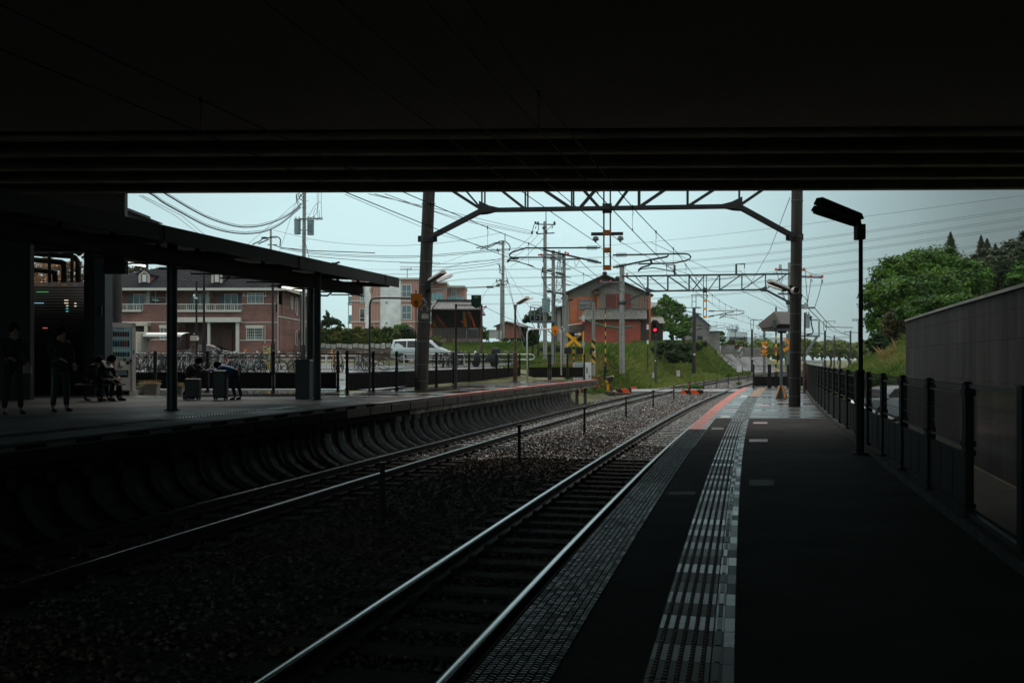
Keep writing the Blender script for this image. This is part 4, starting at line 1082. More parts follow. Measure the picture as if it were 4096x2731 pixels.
cab([(2000, 1140, 110), (1965, 1146, 110), (1880, 1150, 112), (1700, 1160, 115)], .05, 'thick cable with splice boxes left of the cable cluster pole')
MB_ = MB().box(W(1960, 1148, 110), (.75, .25, .22)).box(W(1992, 1142, 110), (.4, .25, .22)); tag(MB_.build('cable_splice_box', blackp), 'black splice boxes hanging on the thick cable left of the cable cluster pole', 'splice box')
for i, (a, c, d_) in enumerate((((2016, 1060), (2060, 1250), (2110, 1400)), ((2016, 1060), (2100, 1200), (2180, 1330)), ((2016, 1120), (2080, 1270), (2150, 1380)), ((2025, 1130), (2160, 1180), (2350, 1235)), ((1985, 1125), (1940, 1170), (1925, 1200)), ((2012, 1050), (2045, 1170), (2095, 1400)))):
    pwire([(a[0], a[1], 108), (c[0], c[1], 100), (d_[0], d_[1], 92)], .018, ['first', 'second', 'third', 'fourth', 'fifth', 'sixth'][i]+' thin service drop fanning down from the cable cluster pole', 'service drops of the cable cluster pole', name='service_drop', mt=wiref)
# tallest concrete pole
T, b, t_ = upole('tallest pale concrete pole with two crossarms and a blue grey transformer', 2180, 1453, 886, 80, .17, r1=.13)
MB().cyl(W(2184, 886, 80), W(2184, 835, 80), .04, .03, 8).build('pole_top_rod', steel_g, T, world=True)
xarm(T, 2146, 2222, 897, 899, 80); xarm(T, 2150, 2218, 936, 932, 80); MB().bar(W(2182, 925, 79.9), W(2216, 897, 79.9), .05).build('crossarm_brace', steel_g, T, world=True)
pins(T, [(2142, 896), (2152, 897), (2218, 896), (2174, 917), (2128, 936), (2148, 936), (2185, 932)], 79.8, .1, .2, blackp)
loops(T, [[(2142, 890), (2134, 905), (2130, 925)], [(2150, 895), (2155, 905), (2152, 925)], [(2212, 905), (2207, 915)], [(2145, 905), (2140, 915)]], 79.8, .03)
can(T, 2168, 2200, 1197, 1250, 79.6)
for i, (a, c) in enumerate((((2130, 940), (2075, 990)), ((2152, 940), (2085, 1010)), ((2178, 950), (2100, 1030)))):
    pwire([(a[0], a[1], 79.5), (c[0], c[1], 85), (c[0]-60, c[1]+38, 92)], .016, ['left', 'middle', 'right'][i]+' jumper wire slanting down left from the tallest concrete pole', 'jumpers of the tallest concrete pole', mt=wiref)
# twin poles of the crossing supply
T, b, t_ = upole('left of the stained twin concrete poles beside the level crossing', 2213, 1462, 1002, 62, .13, r1=.105, pm=pole_conc)
xarm(T, 2152, 2250, 1020, 1020, 62, .1); xarm(T, 2166, 2260, 1110, 1110, 62, .1)
xarm(T, 2187, 2212, 1083, 1085, 62, .12, insm, 'side_insulator'); xarm(T, 2187, 2212, 1164, 1167, 62, .12, insm, 'side_insulator')
loops(T, [[(2170, 1070), (2166, 1090), (2168, 1108)], [(2172, 1050), (2174, 1030), (2166, 1022)], [(2168, 1108), (2180, 1140), (2205, 1165), (2217, 1185), (2218, 1460)], [(2250, 1120), (2245, 1150), (2232, 1165), (2218, 1180)]], 62, .022)
m = MB().cyl(W(2170, 1090, 61.8), W(2171, 1068, 61.8), .05, .04, 8); m.build('cable_head', blackp, T, world=True)
T, b, t_ = upole('right of the stained twin concrete poles beside the level crossing', 2256, 1465, 1018, 62, .125, r1=.105, pm=pole_conc)
xarm(T, 2200, 2315, 1037, 1037, 61.7, .1); pins(T, [(2164, 1022), (2194, 1034), (2317, 1040), (2262, 1014), (2272, 1018)], 61.7, .08, .12, redp)
xarm(T, 2222, 2258, 1090, 1098, 61.8, .12, insm, 'side_insulator'); xarm(T, 2222, 2258, 1170, 1178, 61.8, .1, insm, 'side_insulator')
loops(T, [[(2298, 1042), (2300, 1060), (2303, 1067), (2316, 1044)], [(2275, 1045), (2250, 1070), (2243, 1090)]], 61.6, .015)
pwire([(2318, 1042, 62), (2370, 1090, 75), (2420, 1128, 90), (2500, 1170, 110)], .02, 'wire leaving the twin poles toward the gabled house', UG, n=4)
# service platform on the twin poles
SP = thing('pole_service_platform', 'small railed steel platform hung between the twin concrete poles', 'service platform', W(2180, 1288, 62))
m = MB(); Z = 61.5
for a, b in (((2122, 1284), (2225, 1284)), ((2122, 1290), (2225, 1290)), ((2122, 1284), (2122, 1228)), ((2138, 1284), (2138, 1232)), ((2160, 1284), (2160, 1235)), ((2122, 1228), (2180, 1238)), ((2122, 1258), (2180, 1262)), ((2165, 1290), (2215, 1345))):
    m.bar(W(a[0], a[1], Z), W(b[0], b[1], Z), .06)
m.bar(W(2122, 1287, Z), W(2122, 1287, Z+.8), .06).bar(W(2225, 1287, Z), W(2225, 1287, Z+.8), .06).bar(W(2122, 1287, Z+.4), W(2225, 1287, Z+.4), .8, .05)
m.tube([W(2122, 1228, Z), W(2122, 1222, Z), W(2128, 1220, Z), W(2178, 1222, Z), W(2183, 1228, Z), W(2183, 1284, Z)], .02, 6)
m.build('platform_frame', steel_g, SP, world=True)
# third pole behind and lamp
T, b, t_ = upole('slim concrete pole with floodlight just right of the twin poles', 2268, 1465, 1180, 70, .08, steps=False)
m = MB().box(W(2282, 1200, 69.8), (.32, .25, .14), Matrix.Rotation(R(-18), 3, 'Y')); m.build('floodlight', blackp, T, world=True)
# dark timber pole
T, b, t_ = upole('brown timber pole with small crossarm behind the platform mirror', 1926, 1425, 1218, 75, .1, pm=brownp, steps=False)
xarm(T, 1900, 1947, 1228, 1229, 74.9, .08, rust); MB().bar(W(1930, 1240, 74.9), W(1943, 1230, 74.9), .05).build('crossarm_brace', rust, T, world=True)
pins(T, [(1944, 1228), (1905, 1228)], 74.8, .06, .12, redp)
cab([(1946, 1230, 75), (2010, 1262, 80), (2100, 1300, 85), (2200, 1330, 90)], .018, 'wire from the timber pole sagging right')
# pole with stripes, and old pole
T, b, t_ = upole('grey concrete pole with yellow and black warning sleeve by the crossing', 2374, 1502, 1209, 58, .105, steps=False)
MB().cyl(W(2374, 1456, 58), W(2374, 1357, 58), .112, .112, 16, False).build('warning_sleeve', stripe_mat('sleeve_stripe', (.02, .02, .02), (.62, .42, .10), .34, 42), T, world=True, smooth='auto')
MB().box(W(2379, 1407, 57.8), (.06, .02, .16)).build('number_plate', whitep, T, world=True)
MB().box(W(2363, 1405, 58), (.14, .2, .36)).build('equipment_box', blackp, T, world=True)
T, b, t_ = upole('stubby pole capped white above a red band left of the striped pole', 2333, 1490, 1262, 62, .05, pm=yellow, steps=False, name='marker_post', cat='marker post')
MB().cyl(W(2333, 1322, 61.95), W(2333, 1290, 61.95), .08, .08, 10).build('sleeve', pole_dark, T, world=True)
MB().cyl(W(2333, 1288, 61.95), W(2333, 1262, 61.95), .085, .085, 10).build('cap', whited, T, world=True)
MB().cyl(W(2333, 1291, 61.95), W(2333, 1284, 61.95), .095, .095, 10).build('red_band', emit('red_tape', (.7, .03, .06), .05), T, world=True)
MB().box(W(2333, 1376, 61.9), (.15, .02, .34)).build('plate', mat('sign_blue_white', (.3, .42, .6), .5, .5, 30), T, world=True)
# second gantry left pole extra equipment
g = thing('pole_crossarm_set', 'grey crossarm with red insulators fixed high on the second gantry left pole', 'crossarm', W(2440, 1129, 70.6))
xarm(g, 2400, 2488, 1129, 1128, 70.7, .09); pins(g, [(2404, 1128), (2443, 1128), (2508, 1100)], 70.6, .08, .14, redp); loops(g, [[(2412, 1132), (2413, 1150)], [(2440, 1132), (2444, 1156), (2456, 1150)]], 70.6, .02)
# ================================================================ buildings
brick = brick_mat('brown_brick', (.19, .085, .075), (.255, .122, .106), (.15, .085, .078), .30, .085, .010, .8)
brick2 = brick_mat('brown_brick_side', (.19, .085, .075), (.255, .122, .106), (.15, .085, .078), .30, .085, .010, .8, rot=(R(90), 0, R(90)))
slate = brick_mat('dark_roof_tiles', (.010, .013, .018), (.026, .031, .04), (.003, .003, .004), .9, .42, .08, .85, .8, rot=(0, 0, 0), spec=.06)
trim = mat('cream_trim', (.55, .55, .50), .5, .08, 2)
porch = mat('porch_dark_red', (.07, .022, .016), .6, .3, 1)
curt = glass('curtained_window', (.10, .16, .18), .12, .6)
shut = mat('blue_shutter', (.06, .09, .10), .5, .2, 2)
def FB(T, name, mt, x0, x1, y0, y1, Z, d0=0.0, d1=.2, sub=None):
    """box on a facade plane at distance Z, photo pixels x0..x1, y0..y1, from depth offset d0 to d1 (away)"""
    a = W(x0, y0, Z); b = W(x1, y1, Z)
    return MB().boxb(a.x, b.x, Z+d0, Z+d1, b.z, a.z).build(name, mt, sub or T, world=True)
def window(T, x0, x1, y0, y1, Z, d=0.0, panes=2, gl=None, fr_=None, fw=.06, bars=0, rail=None):
    a = W(x0, y0, Z); b = W(x1, y1, Z); fm = fr_ or trim
    m = MB()
    for X in [a.x, b.x-fw]: m.boxb(X, X+fw, Z+d-.06, Z+d+.02, b.z, a.z)
    for z in (a.z-fw, b.z): m.boxb(a.x+fw, b.x-fw, Z+d-.06, Z+d+.02, z, z+fw)
    for k in range(1, panes):
        X = lerp(a.x, b.x, k/panes); m.boxb(X-.03, X+.03, Z+d-.05, Z+d+.02, b.z+fw, a.z-fw)
    if rail: z = lerp(b.z, a.z, rail); m.boxb(a.x+fw, b.x-fw, Z+d-.055, Z+d+.02, z-.04, z+.04)
    f = m.build('window', fm, T, world=True)
    MB().boxb(a.x+fw, b.x-fw, Z+d-.02, Z+d+.015, b.z+fw, a.z-fw).build('pane', gl or dglass, f, world=True)
    if bars:
        m = MB()
        for k in range(1, bars): X = lerp(a.x, b.x, k/bars); m.boxb(X-.012, X+.012, Z+d-.028, Z+d-.022, b.z+fw, a.z-fw)
        for k in (1, 2, 3): z = lerp(a.z, b.z, k/4); m.boxb(a.x+fw, b.x-fw, Z+d-.03, Z+d-.024, z-.012, z+.012)
        m.build('glazing_bars', fm, f, world=True)
    return f
# ---- brick apartment house
Zb = 86.0
A = thing('apartment_house', 'two storey brown brick apartment house with dark tiled roof and dormers', 'house', GX(800, Zb, 1.2))
XL, XR = W(380, 0, Zb).x, W(1114, 0, Zb).x
def zy(y, Z=Zb): return EH-(y-HY)/F*Z
m = MB()
m.boxb(XL, W(708, 0, Zb).x, Zb, Zb+.3, 0, zy(1290)).boxb(W(958, 0, Zb).x, XR, Zb, Zb+.3, 0, zy(1290))       # ground floor
m.boxb(XL, XR, Zb, Zb+.3, zy(1290), zy(1247))                                                       # band
m.boxb(W(571, 0, Zb).x, W(709, 0, Zb).x, Zb, Zb+.3, zy(1247), zy(1216)).boxb(W(968, 0, Zb).x, W(1103, 0, Zb).x, Zb, Zb+.3, zy(1247), zy(1216))
m.boxb(XL, XR, Zb+1.1, Zb+1.4, zy(1260), zy(1156)).boxb(W(966, 0, Zb).x, XR, Zb+.0+.02, Zb+1.1, zy(1216), zy(1160))
m.build('brick_wall', brick, A, world=True)
S_ = MB().boxb(XR-.02, XR+.0, Zb, Zb+12, 0, 7.5).boxb(XL, XR-.02, Zb+11.7, Zb+12, 0, 7.5); S_.build('side_wall', brick2, A, world=True)
MB().boxb(W(708, 0, Zb).x, W(958, 0, Zb).x, Zb+2.2, Zb+2.4, 0, zy(1290)).boxb(W(708, 0, Zb).x, W(958, 0, Zb).x, Zb+.3, Zb+2.2, zy(1290), zy(1288)).build('porch_wall', porch, A, world=True)
for x0, x1 in ((833, 843), (946, 959)): FB(A, 'porch_column', trim, x0, x1, 1290, 1435, Zb, -.25, .05)
for x0, x1 in ((742, 790), (862, 900)):
    FB(A, 'front_door', mat('door_red_brown', (.10, .03, .02), .5, .2), x0, x1, 1318, 1432, Zb, 2.05, 2.19)
for nmx, x0, x1, y0, y1, d in (('floor_trim', 380, 708, 1286.5, 1290.5, -.06), ('floor_trim', 958, 1114, 1288, 1291, -.06), ('porch_cornice', 708, 968, 1270, 1289, -.5), ('balcony_ledge', 380, 571, 1242, 1247.5, -.35), ('balcony_ledge', 709, 968, 1241, 1248, -.35),
                     ('parapet_cap', 571, 669, 1214, 1217, -.06), ('parapet_cap', 968, 1104, 1214, 1217, -.06), ('sill_band', 958, 1103, 1359.5, 1362.5, -.08), ('sill_band', 590, 672, 1357, 1360.5, -.08)):
    FB(A, nmx, trim, x0, x1, y0, y1, Zb, d, 0)
for x0, x1 in ((430, 571), (709, 968)):
    m = MB(); a = W(x0, 1215, Zb-.2); b = W(x1, 1242, Zb-.2)
    m.boxb(a.x, b.x, Zb-.24, Zb-.16, a.z-.07, a.z).boxb(a.x, b.x, Zb-.24, Zb-.16, b.z, b.z+.06)
    n = int((b.x-a.x)/.16)
    for k in range(n+1):
        X = lerp(a.x, b.x, k/n); w_ = .05 if k % 5 == 0 else .02; m.boxb(X-w_, X+w_*.6, Zb-.22, Zb-.18, b.z, a.z)
    m.build('balcony_railing', trim, A, world=True)
for x0, x1 in ((515, 565), (647, 692), (760, 811), (884, 938)):
    window(A, x0, x1, 1172, 1245, Zb, 1.08, 2, curt)
for x0, x1 in ((495, 515), (565, 583), (742, 760), (866, 884), (938, 956)): FB(A, 'shutter', shut, x0, x1, 1174, 1245, Zb, 1.04, 1.09)
for x0, x1 in ((583, 597), (824, 836)): FB(A, 'partition', mat('partition_panel', (.25, .23, .21), .6, .1), x0, x1, 1165, 1247, Zb, .1, 1.1)
window(A, 989, 1055, 1172, 1214, Zb, 0.02, 2, curt, bars=4); window(A, 986, 1053, 1312, 1359, Zb, -.0, 2, dglass, bars=8); FB(A, 'shutter_box', trim, 984, 1055, 1301, 1312, Zb, -.12, 0)
window(A, 640, 672, 1312, 1357, Zb, 0, 2, dglass, bars=4); FB(A, 'shutter_box', trim, 638, 674, 1300, 1312, Zb, -.12, 0)
FB(A, 'entrance_hood', cream, 525, 604, 1292, 1304, Zb, -.9, 0); FB(A, 'entrance_recess_shade', blackm, 528, 590, 1304, 1330, Zb, -.02, .02); FB(A, 'entrance_post', cream, 592, 604, 1302, 1362, Zb, -.9, -.7)  # flat black sheet stands for the shade of the entrance recess
# laundry poles
m = MB(); m.bar(W(972, 1184, Zb-.5), W(1068, 1184, Zb-.5), .05).bar(W(976, 1172, Zb-.5), W(976, 1184, Zb-.5), .04).bar(W(1062, 1166, Zb-.5), W(1062, 1190, Zb-.5), .04); m.build('laundry_pole', steel_l, A, world=True)
m = MB(); m.bar(W(605, 1190, Zb+.2), W(668, 1190, Zb+.2), .03).bar(W(622, 1165, Zb+.2), W(622, 1215, Zb+.2), .04).bar(W(610, 1199, Zb+.2), W(636, 1202, Zb+.2), .12); m.build('laundry_rack', mat('teal_plastic', (.15, .42, .42), .4, .1), A, world=True)
# downpipes
for x, y0, y1 in ((1112, 1158, 1430), (1060, 1300, 1430)): FB(A, 'downpipe', trim, x, x+2.2, y0, y1, Zb, -.12, -.02)
# side windows
def sidewin(Z0, Z1, z0, z1):
    m = MB()
    for a, b in ((Z0, Z0+.12), (Z1-.12, Z1)): m.boxb(XR-.02, XR+.07, a, b, z0, z1)
    for a, b in ((z0, z0+.12), (z1-.12, z1)): m.boxb(XR-.02, XR+.07, Z0, Z1, a, b)
    f = m.build('window', whitep, A, world=True); MB().boxb(XR-.02, XR+.03, Z0, Z1, z0, z1).build('pane', dglass, f, world=True)
sidewin(90.6, 91.4, 6.1, 7.3); sidewin(92.6, 93.4, 5.6, 7.3); sidewin(92.5, 93.3, 2.7, 4.2)
MB().boxb(XR, XR+.06, Zb-.05, Zb+12, zy(1268), zy(1263)).build('side_band', trim, A, world=True)
# roof (hip)
ez = zy(1157); ridge = 9.95; ov = .7
def P3(x, y, z): return Vc((x, y, z))
RX0, RX1, RY0, RY1 = XL-3, XR+ov, Zb-ov, Zb+12+ov
rg0, rg1 = W(640, 0, 92).x, W(1035, 0, 92).x
m = MB().add([P3(RX0, RY0, ez), P3(RX1, RY0, ez), P3(RX1, RY1, ez), P3(RX0, RY1, ez), P3(rg0, 92, ridge), P3(rg1, 92, ridge)], [(0, 1, 5, 4), (1, 2, 5), (2, 3, 4, 5), (3, 0, 4)])
rf = m.build('roof', slate, A, world=True)
m = MB().boxb(RX0, RX1, RY0-.12, RY0, ez-.14, ez+.06).boxb(RX1, RX1+.12, RY0-.12, RY1, ez-.14, ez+.06).boxb(RX0, RX1, RY0, Zb+.0, ez-.12, ez-.05); m.build('gutter', trim, A, world=True)
m = MB().bar(P3(rg0, 92, ridge+.03), P3(rg1, 92, ridge+.03), .25, .1).bar(P3(RX1, RY0, ez), P3(rg1, 92, ridge), .2, .08).bar(P3(RX0, RY0, ez), P3(rg0, 92, ridge), .2, .08); m.build('ridge_cap', mat('ridge_metal', (.12, .13, .14), .4), rf, world=True)
for x0, x1 in ((556, 600), (846, 890)):
    Zd = 87.2; a, b = W(x0, 0, Zd).x, W(x1, 0, Zd).x; c = (a+b)/2; zb_ = zy(1138, Zd); zs = zy(1098, Zd); zt = zy(1080, Zd)
    D_ = MB().prism([P3(a, Zd, zb_), P3(b, Zd, zb_), P3(b, Zd, zs), P3(c, Zd, zt), P3(a, Zd, zs)], (0, 3, 0)).build('dormer', brick, rf, world=True)
    m = MB(); o = .12
    m.prism([P3(a, Zd-.08, zb_), P3(a+.2, Zd-.08, zb_), P3(a+.2, Zd-.08, zs-.03), P3(c, Zd-.08, zt-.22), P3(b-.2, Zd-.08, zs-.03), P3(b-.2, Zd-.08, zb_), P3(b, Zd-.08, zb_), P3(b, Zd-.08, zs+.02), P3(c, Zd-.08, zt+.02), P3(a, Zd-.08, zs+.02)], (0, .075, 0))
    m.build('dormer_trim', cream, rf, world=True)
    m = MB().boxb(c-.17, c+.17, Zd-.05, Zd-.01, zb_+.22, zs-.02)
    for k in range(8): z = lerp(zb_+.24, zs-.05, k/7); m.boxb(c-.17, c+.17, Zd-.08, Zd-.05, z, z+.04)
    m.build('louvre', whitep, rf, world=True)
    m = MB().prism([P3(a-.15, Zd-.2, zs-.05), P3(c, Zd-.2, zt+.05), P3(b+.15, Zd-.2, zs-.05), P3(b+.15, Zd-.2, zs+.03), P3(c, Zd-.2, zt+.14), P3(a-.15, Zd-.2, zs+.03)], (0, 3.4, 0)); m.build('dormer_roof', slate, rf, world=True)

# ---- pink condominium
Zc = 140.0
pinkt = wave_mat('pink_tile', (.46, .25, .205), (.36, .19, .155), .7, .8, 'X', .2, .15, (.30, .19, .16))
pinkp = wave_mat('pink_tile_plain', (.48, .28, .235), (.43, .25, .21), .7, .8, 'Z', .1, .15, (.30, .19, .16))
whitet = brick_mat('white_tile', (.78, .80, .80), (.82, .84, .84), (.6, .62, .63), .45, .22, .03, .6, .1)
tealg = glass('teal_balcony_glass', (.18, .36, .37), .2, .5)
Cn = thing('apartment_block', 'pink and white tiled apartment block with teal glass balconies', 'apartment block', GX(1620, Zc, 3))
def cb_(nm_, mt, x0, x1, y0, y1, d0=0.0, d1=.4): return FB(Cn, nm_, mt, x0, x1, y0, y1, Zc, d0, d1)
cb_('core_wall', pinkp, 1405, 1680, 1116, 1420, .4, 12)
for i, (x0, x1, mt) in enumerate(((1408, 1461, pinkt), (1461, 1483, whitet), (1483, 1521.5, pinkt), (1521.5, 1603.5, whitet), (1603.5, 1680, pinkt))): cb_('facade_panel', mt, x0, x1, 1118, 1420, -.02 if mt is whitet else 0, .4)
cb_('parapet', trim, 1400, 1690, 1111, 1118, -.3, 12.3)
for y in (1202, 1285, 1368):
    for x0, x1 in ((1400, 1461), (1483, 1521), (1604, 1680)): cb_('floor_band', trim, x0, x1, y, y+4.5, -.15, 0)
for y0, y1 in ((1137, 1191), (1219, 1279), (1302, 1350)): window(Cn, 1606, 1647, y0, y1, Zc, -.03, 2, curt, whited, .12, rail=.47)
window(Cn, 1440, 1461, 1150, 1212, Zc, -.03, 2, curt, whited, .1, rail=.3); window(Cn, 1438, 1460, 1233, 1288, Zc, -.03, 1, glass('brown_window', (.06, .045, .04)), whited, .1, rail=.3); window(Cn, 1438, 1460, 1310, 1360, Zc, -.03, 1, curt, whited, .1)
for x, y in ((1504, 1210), (1546, 1210), (1504, 1292), (1546, 1292)): cb_('vent_hood', steel_g, x-2.5, x+2.5, y-3, y+3, -.25, 0)
for y in (1185, 1260): cb_('side_balcony_glass', tealg, 1393, 1407, y, y+28, 0, 2); cb_('side_balcony_slab', trim, 1390, 1408, y+28, y+33, 0, 2.2)
cb_('service_rail', steel_g, 1394, 1396, 1160, 1420, -.2, 0)
WG_ = [(1680, 1781, 1128, 0.5), (1781, 1852, 1140, 2.5)]
for i, (x0, x1, yt, d) in enumerate(WG_):
    cb_('wing_wall', pinkp, x0, x1, yt, 1420, 3+d, 12)
    cb_('wing_roof_slab', trim, x0-(4 if i else 0), x1+3, yt-6, yt, 1+d, 12.5)
    for y in (1206, 1290): cb_('balcony_slab', trim, x0-2, x1-(8 if i == 0 else 2), y-4, y+3, 1.2+d, 3+d); cb_('balcony_glass', tealg, x0, x1-(9 if i == 0 else 2), y-37+i*12, y-5, 1.2+d, 1.26+d); 
    m = MB()
    for y in (1206, 1290):
        for k in range(7):
            x = lerp(x0, x1-9, k/6); a = W(x, y-37+i*12, Zc+1.15+d); b = W(x, y-5, Zc+1.15+d); m.bar(a, b, .07)
    m.build('balcony_posts', steel_g, Cn, world=True)
    for xx in ((x0+14, x0+36),):
        window(Cn, xx[0], xx[1], yt+8, yt+38, Zc, 2.98+d, 2, curt, whited, .1); window(Cn, xx[0], xx[1], yt+90, yt+120, Zc, 2.98+d, 2, curt, whited, .1)
AN = thing('tv_antenna', 'thin tv antenna on the roof of the pink apartment block', 'antenna', W(1629, 1113, 146))
m = MB().bar(W(1629, 1113, 146), W(1629, 1075, 146), .09).bar(W(1601, 1074, 146), W(1644, 1075, 146), .07)
for k in range(9): m.bar(W(1603+k*4.5, 1074, 145.3), W(1603+k*4.5, 1074, 146.7), .04)
m.tube([W(1642, 1070, 146), W(1647, 1075, 146), W(1642, 1080, 146)], .04, 4)
m.build('antenna', wiref, AN, world=True); 
# ---- dark boarded house with glazed tile roof
board = wave_mat('dark_boards', (.035, .028, .026), (.06, .05, .047), .7, 1.9, 'X', .5, .3, (.03, .025, .022))
def ktile(name, c1, c2, sx=1.6):
    """wavy clay tiles"""
    m, t, b = nt(name); L = t.links.new
    tc = N(t, 'ShaderNodeTexCoord')
    w1 = N(t, 'ShaderNodeTexWave', wave_type='BANDS', bands_direction='X', Scale=sx); L(tc.outputs['Object'], w1.inputs['Vector'])
    w2 = N(t, 'ShaderNodeTexWave', wave_type='BANDS', bands_direction='Z', wave_profile='SAW', Scale=sx*1.25); L(tc.outputs['Object'], w2.inputs['Vector'])
    w1.inputs['Distortion'].default_value = 0
    ml = N(t, 'ShaderNodeMath', operation='MULTIPLY'); L(w1.outputs['Fac'], ml.inputs[0]); L(w2.outputs['Fac'], ml.inputs[1])
    nz = N(t, 'ShaderNodeTexNoise', Scale=2.5, Detail=6.0); L(tc.outputs['Object'], nz.inputs['Vector'])
    ad = N(t, 'ShaderNodeMath', operation='MULTIPLY_ADD'); L(nz.outputs['Fac'], ad.inputs[0]); ad.inputs[1].default_value = .8; L(ml.outputs[0], ad.inputs[2])
    rp = N(t, 'ShaderNodeValToRGB'); L(ad.outputs[0], rp.inputs[0]); rp.color_ramp.elements[0].position = .35; rp.color_ramp.elements[0].color = rgb(c1); rp.color_ramp.elements[1].position = 1.0; rp.color_ramp.elements[1].color = rgb(c2)
    L(rp.outputs[0], b.inputs['Base Color']); b.inputs['Roughness'].default_value = .42
    bp = N(t, 'ShaderNodeBump', Strength=1.0, Distance=.12); L(ml.outputs[0], bp.inputs['Height']); L(bp.outputs[0], b.inputs['Normal'])
    return m
ktm = ktile('glazed_grey_tiles', (.02, .022, .026), (.20, .225, .235)); ktold = ktile('weathered_tiles', (.07, .065, .055), (.34, .35, .32), 1.9); ktdark = ktile('dark_clay_tiles', (.025, .022, .02), (.10, .09, .08), 1.5)
Zh = 104.0
H = thing('boarded_house', 'low dark boarded house with grey glazed tile roof', 'house', GX(1820, Zh, 3.1))
a, b = W(1729, 0, Zh).x, W(1913, 0, Zh).x
MB().boxb(a, b, Zh, Zh+7, zy(1354, Zh), zy(1250, Zh)).build('board_wall', board, H, world=True)
MB().boxb(a-.03, b+.03, Zh-.04, Zh+7, zy(1380, Zh), zy(1354, Zh)).build('base_wall', mat('base_stone', (.16, .12, .11), .8, .3, 2), H, world=True)
m = MB().add([W(1706, 1262, Zh-1), W(1936, 1262, Zh-1), W(1936, 1256, Zh+8), W(1706, 1256, Zh+8), W(1745, 1204, Zh+3.4), W(1908, 1204, Zh+3.4)], [(0, 1, 5, 4), (1, 2, 5), (2, 3, 4, 5), (3, 0, 4), (0, 3, 2, 1)])
r_ = m.build('tile_roof', ktm, H, world=True)
MB().bar(W(1745, 1202, Zh+3.4), W(1908, 1202, Zh+3.4), .35, .22).bar(W(1706, 1260, Zh-1), W(1745, 1202, Zh+3.4), .3, .15).bar(W(1936, 1260, Zh-1), W(1908, 1202, Zh+3.4), .3, .15).build('ridge', ktdark, r_, world=True)
window(H, 1876, 1911, 1310, 1318, Zh, -.02, 5, curt, steel_g, .03); FB(H, 'downpipe', steel_g, 1865, 1868, 1262, 1372, Zh, -.15, -.02); FB(H, 'low_hatch', rust, 1785, 1812, 1354, 1368, Zh, -.07, -.02)
# ---- shed
corr_red = wave_mat('brown_cladding', (.30, .13, .10), (.26, .105, .08), .7, .5, 'X', .15, .25, (.22, .10, .08))
Zs_ = 116.0
H = thing('brown_shed', 'small brown gabled shed with dark roof on the grassy rise', 'shed', GX(2030, Zs_, 3.4))
a, b = W(1985, 0, Zs_).x, W(2071, 0, Zs_).x
MB().prism([(a, Zs_, zy(1356, Zs_)), (b, Zs_, zy(1356, Zs_)), (b, Zs_, zy(1304, Zs_)), W(2026, 1288, Zs_), (a, Zs_, zy(1302, Zs_))], (1.0, 5, 0)).build('wall', corr_red, H, world=True)
m = MB().prism([W(1973, 1304, Zs_-.5), W(2026, 1284, Zs_-.5), W(2026, 1287, Zs_-.5), W(1973, 1307, Zs_-.5)], (1.1, 6, 0)).prism([W(2026, 1284, Zs_-.5), W(2081, 1304, Zs_-.5), W(2081, 1307, Zs_-.5), W(2026, 1287, Zs_-.5)], (1.6, 6, 0)); m.build('roof', mat('shed_roof', (.05, .05, .052), .5, .2), H, world=True)
MB().boxb(b+.0, W(2112, 0, Zs_+2).x, Zs_+2, Zs_+6, zy(1360, Zs_), zy(1303, Zs_)).build('lean_to', blackm, H, world=True)
Bd = thing('blank_signboard', 'blank white signboard seen from behind beside the shed', 'signboard', W(1976, 1360, 108))
m = MB().box(W(1976, 1337, 108), (1.65, .06, .86)); m.build('board', whited, Bd, world=True)
m = MB().bar(W(1955, 1368, 107.9), W(1955, 1318, 107.9), .09).bar(W(1997, 1368, 107.9), W(1997, 1318, 107.9), .09).bar(W(1948, 1320, 107.9), W(2004, 1320, 107.9), .05); m.build('frame', steel_g, Bd, world=True)
# ---- tall old house with gables
oxide = wave_mat('red_oxide_sheet', (.46, .10, .065), (.34, .075, .05), .75, 1.6, 'X', .3, .45, (.09, .045, .035))
maroon = wave_mat('maroon_panel', (.13, .025, .022), (.11, .02, .018), .6, .9, 'X', .2, .3, (.05, .02, .018))
woodo = wave_mat('orange_timber', (.58, .18, .075), (.44, .125, .05), .7, 2.2, 'X', .3, .5, (.20, .09, .05))
plast = mat('beige_plaster', (.19, .17, .145), .85, .25, .8, .2, 10)
Zr = 110.0
H = thing('old_gabled_house', 'tall old red clad house with beige gables and mossy tile lean-to', 'house', GX(2440, Zr, 2.6))
def pz(x, y, Z=Zr): return W(x, y, Z)
MB().prism([pz(2275, 1410), pz(2597, 1410), pz(2597, 1172), pz(2419, 1102), pz(2275, 1168)], (0, 8, 0)).build('plaster_wall', plast, H, world=True)
m = MB()
for (x0, y0), (x1, y1) in (((2262, 1168), (2419, 1095)), ((2419, 1095), (2614, 1178))): m.prism([pz(x0, y0, Zr-.9), pz(x1, y1, Zr-.9), pz(x1, y1+7, Zr-.9), pz(x0, y0+7, Zr-.9)], (0, 10, 0))
m.build('main_roof', ktdark, H, world=True)
m = MB()
for (x0, y0), (x1, y1) in (((2372, 1158), (2470, 1113)), ((2470, 1113), (2600, 1172))): m.prism([pz(x0, y0, Zr-1.7), pz(x1, y1, Zr-1.7), pz(x1, y1+6, Zr-1.7), pz(x0, y0+6, Zr-1.7)], (0, 2.5, 0))
m.build('second_gable_roof', ktdark, H, world=True)
m = MB()
for x, y in ((2419, 1092), (2470, 1111)): m.ball(pz(x, y+1, Zr-.9 if x < 2450 else Zr-1.7), .28, 8, 5, (1, 1, .8))
m.bar(pz(2419, 1094, Zr-.9), pz(2419, 1094, Zr+9), .3)
